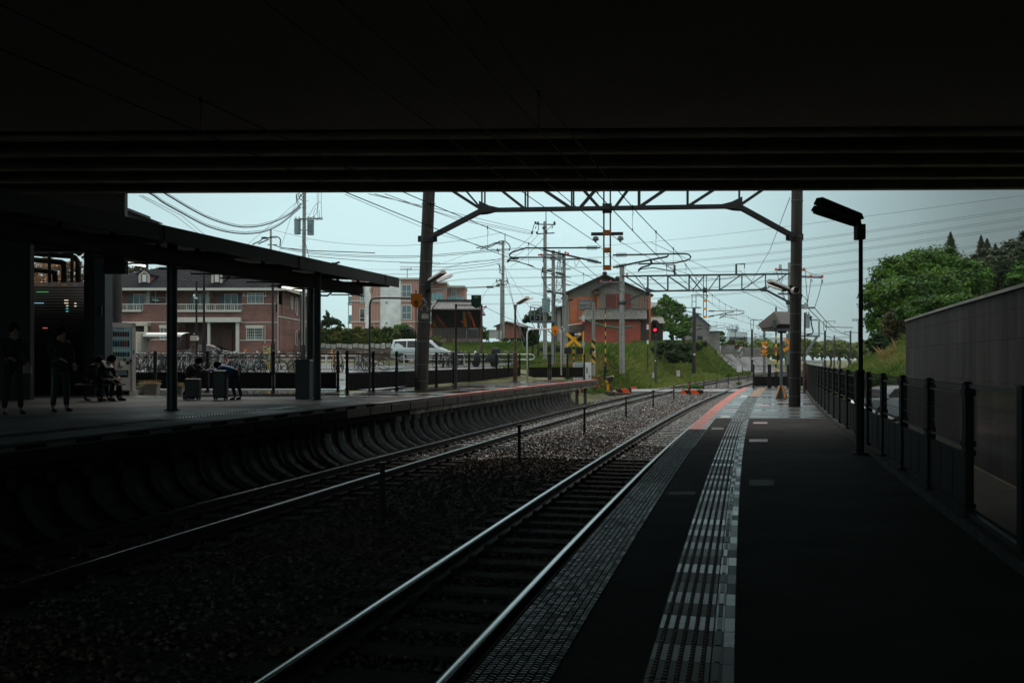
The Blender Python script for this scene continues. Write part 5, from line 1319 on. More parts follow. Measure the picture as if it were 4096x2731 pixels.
m.build('ridge_tiles', ktdark, H, world=True)
MB().prism([pz(2395, 1240, Zr-1), pz(2590, 1240, Zr-1), pz(2590, 1172, Zr-1), pz(2470, 1119, Zr-1), pz(2395, 1152, Zr-1)], (0, 1, 0)).build('front_gable_wall', plast, H, world=True)
MB().boxb(pz(2396, 0, Zr-1.05).x, pz(2556, 0, Zr-1.05).x, Zr-1.06, Zr-1.0, zy(1240), zy(1179)).build('maroon_cladding', maroon, H, world=True).location = (0, 0, 0)
FBR = lambda nm_, mt, x0, x1, y0, y1, d0, d1: FB(H, nm_, mt, x0, x1, y0, y1, Zr, d0, d1)
FBR('maroon_cladding', maroon, 2420, 2465, 1178, 1240, -1.12, -1.07)
FBR('maroon_cladding', mat('bright_maroon', (.17, .022, .022), .6, .25, 2), 2466, 2518, 1178, 1240, -1.12, -1.07)
FBR('timber_wall', woodo, 2277, 2310, 1190, 1300, -.06, -.01); FBR('timber_wall', woodo, 2311, 2383, 1187, 1300, -.12, -.01); FBR('timber_frame', woodo, 2384, 2394, 1170, 1240, -.9, -.01)
window(H, 2314, 2377, 1198, 1238, Zr, -.16, 2, dglass, mat('grey_timber', (.22, .2, .18), .8, .4, 6), .12)
m = MB().box(pz(2346, 1212, Zr-.3), (1.6, .04, .32)).box(pz(2350, 1224, Zr-.3), (1.5, .04, .12), Matrix.Rotation(R(-22), 3, 'Y')).box(pz(2360, 1229, Zr-.32), (.9, .04, .2)); m.build('boarding', mat('grey_timber', (.22, .2, .18)), H, world=True)
FBR('window_hood', rust, 2370, 2396, 1170, 1180, -1.7, -.9)
for x in (2556, 2575): window(H, x, x+16, 1185, 1238, Zr, -1.05, 1, dglass, woodo, .1)
FBR('corner_post', woodo, 2590, 2598, 1180, 1400, -1.05, 0)
m = MB(); m.bar(pz(2394, 1174, Zr-1.3), pz(2394, 1235, Zr-1.3), .07).bar(pz(2465, 1178, Zr-1.2), pz(2465, 1238, Zr-1.2), .05).bar(pz(2541, 1178, Zr-1.2), pz(2541, 1238, Zr-1.2), .05).bar(pz(2283, 1178, Zr-.2), pz(2283, 1300, Zr-.2), .08); m.build('downpipe', woodo, H, world=True)
# lean-to
m = MB().add([pz(2341, 1236, Zr-1.1), pz(2588, 1238, Zr-1.1), pz(2588, 1274, Zr-3.6), pz(2314, 1277, Zr-3.6), pz(2314, 1280, Zr-3.6), pz(2588, 1277, Zr-3.6)], [(0, 1, 2, 3), (3, 2, 5, 4)]); r_ = m.build('lean_to_roof', ktold, H, world=True)
MB().bar(pz(2341, 1235, Zr-1.1), pz(2588, 1237, Zr-1.1), .3, .2).build('ridge', ktold, r_, world=True)
MB().boxb(pz(2332, 0, Zr-3).x, pz(2562, 0, Zr-3).x, Zr-3, Zr-.9, 2.0, zy(1282, Zr-3)).build('sheet_wall', oxide, H, world=True)
MB().boxb(pz(2562, 0, Zr-3).x, pz(2598, 0, Zr-3).x, Zr-2.6, Zr-.9, 2.0, zy(1276, Zr-3)).build('side_entry', mat('dark_timber', (.05, .03, .022), .7, .3), H, world=True)
m = MB().add([W(2268, 1301, Zr-4), W(2335, 1291, Zr-4), W(2335, 1290, Zr-1), W(2268, 1300, Zr-1), W(2268, 1303, Zr-4), W(2335, 1293, Zr-4)], [(0, 1, 2, 3), (0, 4, 5, 1)]); m.build('carport_roof', whited, H, world=True)
MB().boxb(pz(2268, 0).x, pz(2334, 0).x, Zr-.9, Zr-.8, 2.2, zy(1302)).build('carport_back', blackm, H, world=True)
tn = mat('green_netting', (.05, .13, .09), .8, .3, 8)
m = MB().tube([pz(2344, 1278, Zr-3.9), pz(2370, 1290, Zr-3.9), pz(2410, 1303, Zr-3.9), pz(2470, 1312, Zr-3.9), pz(2530, 1307, Zr-3.9)], .12, 5).tube([pz(2470, 1309, Zr-3.9), pz(2469, 1330, Zr-3.9), pz(2471, 1378, Zr-3.9)], .07, 5); tag(m.build('green_netting', tn), 'torn green netting strung across the red sheet wall', 'netting')
# neighbours of the old house
H = thing('white_walled_house', 'white walled house with dark timber frame left of the old gabled house', 'house', W(2250, 1400, 122))
FB(H, 'wall', whited, 2222, 2280, 1225, 1400, 122, 0, 6); m = MB()
for x in (2224, 2245, 2270): m.bar(W(x, 1225, 121.9), W(x, 1400, 121.9), .15)
m.build('timber_post', mat('dark_timber', (.05, .03, .022)), H, world=True); MB().prism([W(2210, 1238, 121), W(2290, 1205, 121), W(2290, 1212, 121), W(2210, 1245, 121)], (0, 8, 0)).build('roof', ktdark, H, world=True)
H = thing('timber_house', 'timber walled house with grey striped tile roof behind the green tree', 'house', W(2620, 1400, 124))
FB(H, 'wall', woodo, 2598, 2650, 1240, 1400, 124, 0, 6)
MB().add([W(2590, 1240, 123), W(2670, 1240, 123), W(2665, 1210, 128), W(2595, 1210, 128)], [(0, 1, 2, 3)]).build('roof', wave_mat('striped_tile_roof', (.04, .045, .05), (.16, .17, .18), .5, 1.0, 'Z', .5, .1), H, world=True)
H = thing('low_tiled_hut', 'low hut with weathered tiled roof right of the red sheet wall', 'hut', W(2610, 1395, 112))
FB(H, 'wall', mat('dark_timber', (.05, .03, .022)), 2600, 2652, 1290, 1392, 113, 0, 3); MB().add([W(2594, 1294, 112), W(2660, 1292, 112), W(2650, 1268, 115), W(2600, 1268, 115)], [(0, 1, 2, 3)]).build('tile_roof', ktold, H, world=True)
# ---- grey house over the concrete slope
gb_ = brick_mat('grey_block', (.17, .165, .155), (.21, .20, .19), (.13, .125, .12), .8, .5, .02, .85, .2)
Zg = 142.0
H = thing('grey_block_house', 'windowless grey block house with steep gable above the concrete slope', 'house', W(2800, 1400, Zg))
MB().prism([W(2764, 1400, Zg), W(2838, 1400, Zg), W(2838, 1300, Zg), W(2790, 1257, Zg), W(2764, 1280, Zg)], (0, 8, 0)).build('gable_wall', gb_, H, world=True)
MB().boxb(W(2838, 0, Zg).x, W(2880, 0, Zg).x, Zg+.2, Zg+7, zy(1400, Zg), zy(1327, Zg)).build('annex_wall', gb_, H, world=True); MB().boxb(W(2837, 0, Zg).x, W(2882, 0, Zg).x, Zg, Zg+7.2, zy(1327, Zg), zy(1323, Zg)).build('annex_roof', concrete, H, world=True)
m = MB().prism([W(2789, 1253, Zg-.4), W(2844, 1302, Zg-.4), W(2844, 1306, Zg-.4), W(2789, 1257, Zg-.4)], (0, 9, 0)).prism([W(2789, 1253, Zg-.4), W(2742, 1276, Zg-.4), W(2742, 1279, Zg-.4), W(2789, 1257, Zg-.4)], (0, 9, 0)); m.build('roof', mat('green_grey_roof', (.14, .2, .2), .4, .2), H, world=True)
window(H, 2790, 2810, 1344, 1365, Zg, -.02, 2, dglass, steel_d, .08)
# concrete sprayed slope
shot = mat('sprayed_concrete', (.085, .09, .095), .6, .7, .9, .8, 4, stretch=(.3, 1.0, .5), c2=(.18, .19, .2))
us_ = fr(-23, -11.5, .9); zs_ = fr(126, 182, 3); vs = []; fs = []; n = len(us_)
for Z in zs_:
    for u in us_: vs.append(U(u+.35*mn.noise(Vc((Z*.2, u, 0))), Z, gh(u, Z)+.12+.10*mn.noise(Vc((u*.8, Z*.35, 1)))))
for j in range(len(zs_)-1):
    for i in range(n-1): fs.append((j*n+i, j*n+i+1, (j+1)*n+i+1, (j+1)*n+i))
tag(MB().add(vs, fs).build('concrete_slope', shot, smooth=True), 'grey sprayed concrete slope below the windowless block house', 'slope lining')
for i, (x0, y0, x1, y1) in enumerate(((2953, 1411, 2964, 1393), (2959, 1430, 2970, 1411))):
    tag(MB().cyl(W(x0, y0, 150), W(x1, y1, 152), .16, .16, 10).build('drain_pipe', mat('pipe_green_grey', (.09, .12, .12), .5, .2)), ['upper drain pipe jutting from the grey concrete slope', 'lower drain pipe jutting from the grey concrete slope'][i], 'pipe')
wl = MB().box(W(2915, 1398, 150), (2.3, .5, 1.4)).box(W(2990, 1408, 158), (5.5, .4, 1.5)); tag(wl.build('garden_wall', gb_), 'low grey block garden walls along the top of the concrete slope', 'wall')
# retaining wall of the hedge
RWm = brick_mat('hedge_wall', (.13, .12, .105), (.19, .175, .15), (.07, .065, .06), .9, .55, .03, .8, .3)
HW = thing('garden_retaining_wall', 'stained stone retaining wall topped with broken blocks below the long hedge', 'wall', W(1420, 1440, 91))
FB(HW, 'stone_wall', RWm, 1210, 1662, 1376, 1450, 91, 0, .8); m = MB()
for k in range(17):
    x = 1290+k*22; a = W(x, 1376+2.5*(k % 3), 90.9); m.box(a+Vc((0, .1, -.12)), (.42, .3, .38))
m.build('top_blocks', mat('pale_block', (.34, .34, .32), .8, .4, 5), HW, world=True)
FB(HW, 'lower_wall', mat('lower_wall_brown', (.13, .09, .075), .8, .3, 1), 1210, 1662, 1400, 1450, 90.6, 0, .35)

# ================================================================ vegetation
rv = random.Random(11)
G_big = leaf_mat('leaves_fresh', [(.008, .03, .004), (.025, .08, .007), (.065, .165, .012), (.14, .25, .022)], .45)
G_dark = leaf_mat('leaves_dark', [(.006, .016, .007), (.014, .034, .012), (.03, .055, .016), (.05, .05, .02)], .4)
G_park = leaf_mat('leaves_park', [(.05, .09, .02), (.11, .17, .03), (.20, .25, .05), (.28, .29, .07)], .12)
G_hedge = leaf_mat('leaves_hedge', [(.02, .045, .01), (.055, .10, .022), (.12, .15, .035), (.28, .20, .06)], .9)
G_maple = leaf_mat('leaves_maple', [(.015, .05, .008), (.04, .12, .015), (.09, .20, .025), (.15, .28, .035)], .9)
G_deep = leaf_mat('leaves_deep', [(.004, .014, .004), (.01, .03, .007), (.02, .055, .01), (.035, .085, .014)], .7)
G_brown = leaf_mat('leaves_brownish', [(.02, .016, .008), (.045, .04, .014), (.08, .06, .02), (.06, .085, .02)], .5)
G_red = leaf_mat('leaves_red', [(.08, .012, .012), (.18, .02, .02), (.28, .04, .03)], 1.2)
G_rust = leaf_mat('leaves_rust', [(.10, .05, .02), (.26, .12, .045), (.40, .2, .08), (.16, .13, .04)], .12)
bark = mat('bark', (.05, .038, .028), .9, .4, 4, .5, 20)
def leafquad(vs, fs, p, s, nrm=None, asp=1.5):
    if nrm is None: nrm = Vc((rv.gauss(0, 1), rv.gauss(0, 1), rv.gauss(.3, 1)))
    nrm = nrm.normalized() if nrm.length > 1e-4 else Vc((0, 0, 1))
    a = nrm.orthogonal().normalized(); b = nrm.cross(a); t_ = rv.uniform(0, 6.28)
    c, d_ = math.cos(t_), math.sin(t_); e = (a*c+b*d_)*s; f = (b*c-a*d_)*s/asp
    n = len(vs); vs.extend([tuple(p-e), tuple(p+f*.9), tuple(p+e), tuple(p-f)]); fs.append((n, n+1, n+2, n+3))
def blob_leaves(vs, fs, c, r, n, s, clumps=None, low=-.6):
    """leaf clumps spread over and through an ellipsoid"""
    c = Vc(c); clumps = clumps or max(8, n//45); cl = []
    for _ in range(clumps):
        while True:
            d_ = Vc((rv.gauss(0, 1), rv.gauss(0, 1), rv.gauss(0, 1))).normalized()
            if d_.z > low: break
        k = rv.uniform(.62, 1.04); cl.append((Vc((d_.x*r[0]*k, d_.y*r[1]*k, d_.z*r[2]*k)), d_, rv.uniform(.13, .27)))
    rm = (r[0]+r[1]+r[2])/3
    for i in range(n):
        q, d_, cr_ = cl[i % clumps]; g = Vc((rv.gauss(0, 1), rv.gauss(0, 1), rv.gauss(0, .62)))*cr_*rm
        leafquad(vs, fs, c+q+g*.75, s*rv.uniform(.6, 1.3), d_*.9+Vc((rv.gauss(0, .6), rv.gauss(0, .6), rv.gauss(.5, .6))))
def tree(name, label, base, blobs, leaf, n, s, trunk=.2, cat='tree', group=None, limbs=4):
    base = Vc(base); T = thing(name, label, cat, base, group=group)
    zc = min(b[0][2] for b in blobs)
    top = Vc((sum(b[0][0] for b in blobs)/len(blobs), sum(b[0][1] for b in blobs)/len(blobs), sum(b[0][2] for b in blobs)/len(blobs)))
    m = MB().tube([base-Vc((0, 0, .3)), base.lerp(top, .35)+Vc((trunk*.6, 0, 0)), base.lerp(top, .7), top], [trunk, trunk*.75, trunk*.5, trunk*.2], 8)
    for b in blobs[:9]:
        c = Vc(b[0]); st = base.lerp(top, rv.uniform(.35, .6)); m.tube([st, st.lerp(c, .5)+Vc((0, 0, .1*(c-st).length)), c, c+Vc((0, 0, b[1][2]*.6))], [trunk*.42, trunk*.3, trunk*.16, .01], 6)
    m.build('trunk', bark, T, world=True, smooth=True)
    vs = []; fs = []; tot = sum(b[1][0]*b[1][2] for b in blobs)
    for c, r in blobs: blob_leaves(vs, fs, c, r, int(n*r[0]*r[2]/tot), s)
    MB().add(vs, fs).build('crown', leaf, T, world=True)
    return T
def PB(x, y, Z, rx, rz, ry=None): return (tuple(W(x, y, Z)), (rx*Z/F, (ry or rx)*Z/F, rz*Z/F))
# big clump at right
tree('broadleaf_tree', 'huge fresh green broadleaf tree beside the black lamp post, right of the tracks', GX(3640, 82, 1.5), [PB(3560, 1110, 82, 75, 70), PB(3510, 1200, 80, 62, 75), PB(3640, 1090, 84, 100, 75), PB(3740, 1080, 84, 110, 85), PB(3620, 1190, 79, 110, 80), PB(3760, 1170, 80, 120, 90), PB(3540, 1290, 80, 75, 65), PB(3660, 1290, 78, 110, 70), PB(3860, 1130, 82, 90, 80), PB(3540, 1375, 79, 60, 50), PB(3800, 1260, 79, 100, 70), PB(3690, 1060, 86, 70, 60), PB(3830, 1090, 84, 90, 60)], G_big, 44000, .15, .4)
tree('broadleaf_tree', 'dark olive leafed tree behind the concrete wall at the right edge', GX(3960, 86, 2), [PB(3930, 1130, 88, 80, 90), PB(4010, 1120, 86, 80, 110), PB(4080, 1060, 88, 60, 80), PB(3900, 1220, 84, 90, 70), PB(4060, 1200, 84, 80, 80), PB(3870, 1090, 88, 60, 60), PB(4070, 1010, 90, 60, 55), PB(3975, 1045, 90, 60, 50), PB(3900, 1060, 90, 50, 40), PB(4110, 960, 92, 40, 40)], G_dark, 24000, .16, .3)
tree('broadleaf_tree', 'yellow green bushy tree peeping over the wall at far right', GX(4060, 70, 2), [PB(4080, 1090, 72, 35, 40), PB(4060, 1120, 71, 40, 30), PB(4085, 1150, 71, 30, 40)], G_big, 3500, .13, .15)
tree('broadleaf_tree', 'low spreading pale green tree just above the dark wall', GX(3720, 66, 2), [PB(3690, 1230, 68, 60, 32), PB(3760, 1215, 68, 70, 30), PB(3640, 1255, 67, 55, 30), PB(3830, 1205, 69, 60, 28)], G_big, 9000, .11, .15)
tree('broadleaf_tree', 'brownish small tree beneath the huge green tree', GX(3570, 72, 2), [PB(3575, 1280, 72, 40, 40), PB(3600, 1310, 72, 35, 35), PB(3560, 1330, 72, 30, 40)], G_brown, 3500, .10, .15)
for i, (x, yt, yb, w_, Z, lb) in enumerate(((3802, 930, 1040, 30, 96, 'leftmost dark conifer poking above the green crowns'), (3924, 943, 1060, 26, 98, 'thin pointed dark conifer in the middle of the ridge line'), (3948, 955, 1060, 30, 97, 'dark conifer just right of the thin pointed one'), (3981, 976, 1070, 30, 97, 'short dark conifer with blunt top'), (4042, 960, 1080, 42, 96, 'broad brownish conifer near the right edge'))):
    w_ *= 2.0; b = W(x, yb+60, Z); tp = W(x, yt, Z); T = thing('conifer', lb, 'tree', b, group='conifers on the ridge')
    MB().cyl(b-Vc((0, 0, 3)), tp, .16, .02, 6).build('trunk', bark, T, world=True); vs = []; fs = []
    h = tp.z-b.z; rr = w_*Z/F
    for k in range(4200):
        f = rv.random()**.8; z = tp.z-f*h; r = rr*(f**.72)*(.6+.4*((f*11+i*.3) % 1))*rv.uniform(.15, 1.1)*(1+.25*math.sin(k*.7+i)); t_ = rv.uniform(0, 6.28)
        leafquad(vs, fs, Vc((b.x+math.cos(t_)*r, b.y+math.sin(t_)*r, z-r*.25)), .13, Vc((math.cos(t_), math.sin(t_), .8)), 2.2)
    MB().add(vs, fs).build('crown', G_brown if i == 4 else G_dark, T, world=True)
# park trees far away
k = 0
for x in list(range(2890, 3500, 36)):
    Z = 235+rv.uniform(-8, 20); w_ = rv.uniform(30, 40); yt = rv.uniform(1356, 1372)
    tree('park_tree', 'rounded yellow green park tree in the far row behind the field', GX(x, Z, -.6), [PB(x-10, yt+26, Z, w_*.8, 26), PB(x+12, yt+30, Z+3, w_*.8, 25), PB(x, yt+16, Z+2, w_*.7, 17), PB(x-20, yt+48, Z, w_*.6, 20), PB(x+22, yt+50, Z, w_*.6, 20), PB(x, yt+55, Z+2, w_*.6, 18)], G_park, 3600, .28, .32, group='row of park trees beyond the field', limbs=3)
for x, yt, Z in ((3028, 1355, 330), (3042, 1358, 330), (3060, 1353, 335), (3350, 1362, 330)):
    tree('distant_tree', 'small bluish treetop rising behind the far row of park trees', GX(x, Z, -.6), [PB(x, yt+20, Z, 12, 18), PB(x+4, yt+8, Z, 6, 9)], G_deep, 500, .3, .2, group='bluish treetops behind the park trees')
tree('broadleaf_tree', 'fresh green maple standing right of the old gabled house', W(2690, 1400, 118), [PB(2670, 1215, 120, 36, 24), PB(2640, 1245, 119, 34, 22), PB(2700, 1238, 119, 40, 26), PB(2650, 1280, 118, 34, 24), PB(2710, 1275, 117, 38, 26), PB(2680, 1310, 116, 46, 24), PB(2740, 1300, 117, 24, 24), PB(2662, 1192, 121, 16, 14)], G_maple, 13000, .14, .2)
tree('broadleaf_tree', 'small bright maple in front of the grey block house', W(2735, 1410, 112), [PB(2725, 1325, 112, 36, 16), PB(2750, 1300, 112, 24, 14), PB(2705, 1345, 112, 26, 12), PB(2745, 1335, 112, 26, 12)], G_maple, 5000, .11, .09)
tree('conifer', 'dark ragged evergreen standing alone left of the pink block', W(1318, 1420, 112), [PB(1305, 1262, 112, 12, 20), PB(1318, 1285, 112, 28, 18), PB(1345, 1290, 112, 25, 14), PB(1300, 1300, 112, 22, 14), PB(1365, 1305, 112, 16, 8)], G_deep, 4200, .11, .1)
tree('broadleaf_tree', 'dark dense evergreen beside the pole service platform', W(2150, 1440, 92), [PB(2150, 1260, 92, 38, 22), PB(2120, 1278, 92, 30, 16), PB(2180, 1275, 92, 30, 20), PB(2170, 1240, 92, 16, 12)], G_deep, 5500, .11, .12)
tree('broadleaf_tree', 'rounded dark shrub tree beside the climbing lane', W(2128, 1410, 88), [PB(2128, 1345, 88, 22, 26), PB(2125, 1370, 88, 26, 24), PB(2135, 1325, 88, 16, 14)], G_deep, 4200, .09, .1)
tree('garden_tree', 'slim garden tree right of the grey block annex', W(2888, 1405, 150), [PB(2888, 1355, 150, 12, 30), PB(2884, 1335, 150, 8, 16), PB(2895, 1375, 150, 10, 20)], G_maple, 1500, .13, .08)
tree('garden_tree', 'dark purple leafed shrub tree above the concrete slope', W(2925, 1400, 152), [PB(2925, 1375, 152, 14, 14)], G_brown, 800, .13, .06)
tree('garden_shrub', 'round red leafed shrub above the concrete slope', W(2944, 1400, 150), [PB(2944, 1389, 150, 11, 10)], G_red, 800, .1, .04, cat='shrub')
tree('garden_tree', 'open branched little tree with tufts behind the slope', W(2976, 1405, 155), [PB(2964, 1356, 155, 6, 6), PB(2978, 1352, 155, 4, 5), PB(2968, 1370, 155, 8, 5), PB(2980, 1380, 155, 8, 6)], G_deep, 420, .12, .05)
def mass(name, label, cat, boxes, leaf, n, s, kind=None, group=None):
    vs = []; fs = []; tot = sum(b[1][0]*b[1][2] for b in boxes)
    for c, r in boxes: blob_leaves(vs, fs, c, r, int(n*r[0]*r[2]/tot), s, low=-1)
    o = MB().add(vs, fs).build(name, leaf); return tag(o, label, cat, group, kind)
mass('hedge', 'long ragged bamboo like hedge above the stained stone wall', 'hedge', [PB(x, 1347+rv.uniform(-10, 4), 93, 22, rv.uniform(28, 38), 16) for x in range(1220, 1590, 15)], G_hedge, 42000, .12)
mass('hedge', 'dark netted shrub at the right end of the long hedge', 'shrub', [PB(1625, 1340, 94, 36, 34), PB(1600, 1345, 94, 20, 30), PB(1655, 1355, 94, 20, 24)], G_deep, 6000, .09)
mass('shrub', 'bright green shrub top rising over the netted shrub', 'shrub', [PB(1605, 1312, 95, 30, 14), PB(1620, 1306, 95, 18, 10)], G_big, 2600, .09)
mass('shrub', 'pale green bush in front of the dark boarded house', 'shrub', [PB(1742, 1362, 97, 26, 20), PB(1725, 1370, 97, 16, 14)], G_hedge, 2600, .09)
mass('hedge', 'low clipped dark hedge in front of the brown shed', 'hedge', [PB(x, 1360, 108, 12, 9, 10) for x in range(2020, 2115, 12)], G_deep, 3200, .09)
mass('shrub', 'green bushes between the boarded house and the signboard', 'shrub', [PB(1932, 1330, 108, 18, 26), PB(1940, 1345, 108, 16, 20)], G_maple, 2200, .09)
mass('shrub', 'low dark bush left of the climbing lane wall', 'shrub', [PB(2220, 1395, 96, 40, 14), PB(2180, 1400, 96, 30, 12), PB(2260, 1400, 90, 30, 10)], G_deep, 3000, .09)
mass('ivy_thicket', 'deep green ivy thicket spilling over the grassy bank', 'thicket', [PB(2665, 1385, 96, 45, 22), PB(2715, 1392, 98, 50, 22), PB(2700, 1425, 93, 40, 26), PB(2745, 1430, 96, 24, 20), PB(2775, 1385, 110, 40, 13), PB(2640, 1400, 95, 30, 16)], G_deep, 15000, .09)
mass('hedge', 'dark clipped hedge in front of the grey block house', 'hedge', [PB(2790+k*9, 1378+rv.uniform(-2, 3), 130, 12, 12) for k in range(4)]+[PB(2760, 1374, 126, 24, 12)], G_deep, 3000, .1)
mass('weeds', 'yellowing weeds beside the end of the left platform', 'weeds', [PB(2290, 1550, 53, 18, 10), PB(2320, 1560, 54, 22, 9), PB(2345, 1545, 55, 18, 8), PB(2380, 1540, 58, 20, 8), PB(2270, 1530, 52, 14, 8)], G_rust, 2600, .06, kind='stuff')
mass('weeds', 'fresh green weeds growing between the tracks near the barriers', 'weeds', [PB(2770, 1545, 62, 24, 7), PB(2745, 1550, 61, 18, 6), PB(2800, 1549, 64, 14, 5), PB(2955, 1533, 80, 10, 4)], G_maple, 1800, .06, kind='stuff')
mass('hillside_woods', 'rust coloured wooded hillside glimpsed through the station opening', 'woods', [PB(80+k*32, 1080+rv.uniform(-20, 20)+k*2, 190, 40, 60, 40) for k in range(9)]+[PB(80+k*32, 1180, 185, 40, 70, 40) for k in range(9)], G_rust, 12000, .3, kind='stuff')
mass('hillside_woods', 'olive green wooded hill behind the brick apartment house', 'woods', [PB(380+k*40, 1090+rv.uniform(-14, 10)+k*6, 180, 46, 55, 40) for k in range(9)]+[PB(300, 1120, 180, 30, 70)], G_brown, 9000, .26, kind='stuff')
mass('shrub', 'dark undergrowth beneath the huge green tree', 'undergrowth', [PB(3480+k*26, 1385-abs(k-3)*2, 74, 24, 22) for k in range(7)]+[PB(3540, 1350, 76, 40, 30), PB(3620, 1350, 76, 40, 30)], G_deep, 7000, .1)
def blades(name, label, spots, n, h, leaf, kind='stuff', wd=.02, cat='grass'):
    vs = []; fs = []
    for _ in range(n):
        p, sc = spots(); a = rv.uniform(0, 6.28); hh = h*sc*rv.uniform(.5, 1.3); lean = Vc((rv.gauss(0, .4), rv.gauss(0, .4), 0))*hh
        w_ = Vc((math.cos(a), math.sin(a), 0))*wd*sc*rv.uniform(.7, 1.5); q = len(vs)
        vs.extend([tuple(p-w_), tuple(p+w_), tuple(p+w_*.7+lean*.35+Vc((0, 0, hh*.6))), tuple(p+lean+Vc((0, 0, hh)))]); fs.append((q, q+1, q+2, q+3))
    return tag(MB().add(vs, fs).build(name, leaf), label, cat, kind=kind)
Gr = leaf_mat('grass_blades_green', [(.022, .065, .01), (.055, .12, .018), (.10, .175, .028), (.17, .21, .05), (.24, .20, .07)], .22, .3)
Gr2 = leaf_mat('grass_blades_pale', [(.08, .13, .025), (.15, .22, .045), (.25, .30, .08), (.32, .28, .11)], .4, .3)
Gst = leaf_mat('dry_straw', [(.16, .10, .04), (.30, .20, .09), (.42, .29, .14)], 1.5, .2)
def bank():
    Z = 66+74*rv.random()**1.3; u = rv.uniform(-17.5, -10.1); return U(u, Z, gh(u, Z)-.03), 1+(Z-66)/90
blades('grass', 'tall green grass covering the railway bank right of the crossing', bank, 72000, .32, Gr, wd=.024)
def bank2():
    Z = rv.uniform(74, 112); u = rv.gauss(-11.6, .9); return U(u, Z, gh(u, Z)-.03), 1+(Z-66)/90
blades('grass', 'pale seeding grass along the foot of the bank', bank2, 16000, .4, Gr2, wd=.022)
def mound():
    Z = rv.uniform(84, 105); x = rv.uniform(1660, 2330); u = (x-CX)/F*Z-c0(Z); return U(u, Z, gh(u, Z)-.03), 1.2
blades('grass', 'rough grass on the rise below the boarded house and shed', mound, 40000, .32, Gr, wd=.028)
def rhill():
    Z = rv.uniform(55, 98); u = rv.uniform(3.2, 17); return U(u, Z, gh(u, Z)-.03), 1+(Z-50)/80
blades('grass', 'lush green grass on the slope beyond the concrete wall', rhill, 50000, .3, Gr, wd=.026)
def cross():
    Z = rv.uniform(56, 74); u = rv.uniform(-15.2, -10); return U(u, Z, gh(u, Z)-.03), 1
blades('grass', 'mixed green grass around the crossing machine', cross, 9000, .26, Gr, wd=.03)
def straw():
    Z = rv.uniform(62, 73); u = rv.gauss(-13.0, .7); return U(u, Z, gh(u, Z)-.02), 1
blades('grass', 'heaps of dry straw coloured grass behind the crossing machine', straw, 7000, .3, Gst, wd=.03, cat='dry grass')
def fld():
    Z = rv.uniform(70, 220); u = rv.uniform(2.5, 24); return U(u, Z, gh(u, Z)-.03), 1+(Z-60)/60
blades('grass', 'yellowish field grass in front of the park trees', fld, 16000, .22, Gr2, wd=.06)
def susk():
    x = rv.gauss(3555, 22); Z = 66; u = (x-CX)/F*Z-c0(Z); return U(u, Z, gh(u, Z)), 1
blades('plume_grass', 'pale plume grass at the foot of the huge green tree', susk, 26, .9, Gst, wd=.02, cat='plume grass')

# ================================================================ far landmarks
hz = mat('haze_tinted_steel', (.30, .38, .40), .7, .1, .3)  # distance haze mixed into the base colour
TT = thing('telecom_tower', 'hazy multi deck telecom tower on the horizon', 'tower', GX(2930, 900, -1))
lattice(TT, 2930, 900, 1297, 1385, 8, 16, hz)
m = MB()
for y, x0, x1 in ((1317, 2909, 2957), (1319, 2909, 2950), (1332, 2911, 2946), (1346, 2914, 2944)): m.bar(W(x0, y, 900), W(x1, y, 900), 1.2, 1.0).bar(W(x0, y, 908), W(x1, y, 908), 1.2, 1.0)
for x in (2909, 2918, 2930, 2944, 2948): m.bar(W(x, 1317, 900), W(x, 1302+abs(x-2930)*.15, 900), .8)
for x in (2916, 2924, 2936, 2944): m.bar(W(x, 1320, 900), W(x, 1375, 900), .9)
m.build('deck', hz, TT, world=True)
m = MB().box(W(2948, 1355, 880), (16, 10, 12)).box(W(2925, 1366, 880), (34, 10, 8)).box(W(2992, 1362, 900), (60, 20, 5)); tag(m.build('distant_building', mat('haze_tinted_white', (.42, .52, .55), .7, .1, .1)), 'pale distant buildings at the foot of the hazy tower', 'building')  # building colour is paled with haze too
def flood(x, yt, yb, Z, label, w_):
    T = thing('floodlight_mast', label, 'floodlight mast', W(x, yb, Z)); s = Z/F
    MB().cyl(W(x, yb, Z), W(x, yt, Z), 1.5*s, 1.1*s, 8).build('mast', gsteel, T, world=True); m = MB()
    m.bar(W(x-w_, yt, Z), W(x+w_*.4, yt, Z), 1.2*s).bar(W(x-w_, yt+6, Z), W(x+w_*.4, yt+6, Z), 1.2*s)
    for k in range(5): m.box(W(x-w_+k*w_*.35, yt+1, Z-.3), (4*s, 2*s, 4*s)).box(W(x-w_+k*w_*.35, yt+7, Z-.3), (4*s, 2*s, 3.4*s))
    m.build('floodlight_bank', gsteel, T, world=True)
flood(2941, 1320, 1392, 300, 'floodlight mast standing in front of the hazy tower', 16)
flood(3433, 1276, 1420, 300, 'floodlight mast just left of the tall black lamp post', 22)
HB = thing('distant_house', 'small white roofed building between the park tree trunks', 'house', GX(3055, 225, -.6))
MB().prism([GX(3030, 225, -.6), GX(3078, 225, -.6), W(3078, 1436, 225), W(3055, 1426, 225), W(3030, 1436, 225)], (0, 6, 0)).build('body', whited, HB, world=True)
MB().prism([W(3028, 1437, 224.5), W(3055, 1425, 224.5), W(3080, 1437, 224.5), W(3055, 1428, 224.5)], (0, 7, 0)).build('roof', mat('pale_roof', (.4, .42, .42), .5), HB, world=True)
HB = thing('distant_house', 'low pale shed roof behind the field near the second mast', 'house', GX(3265, 225, -.6))
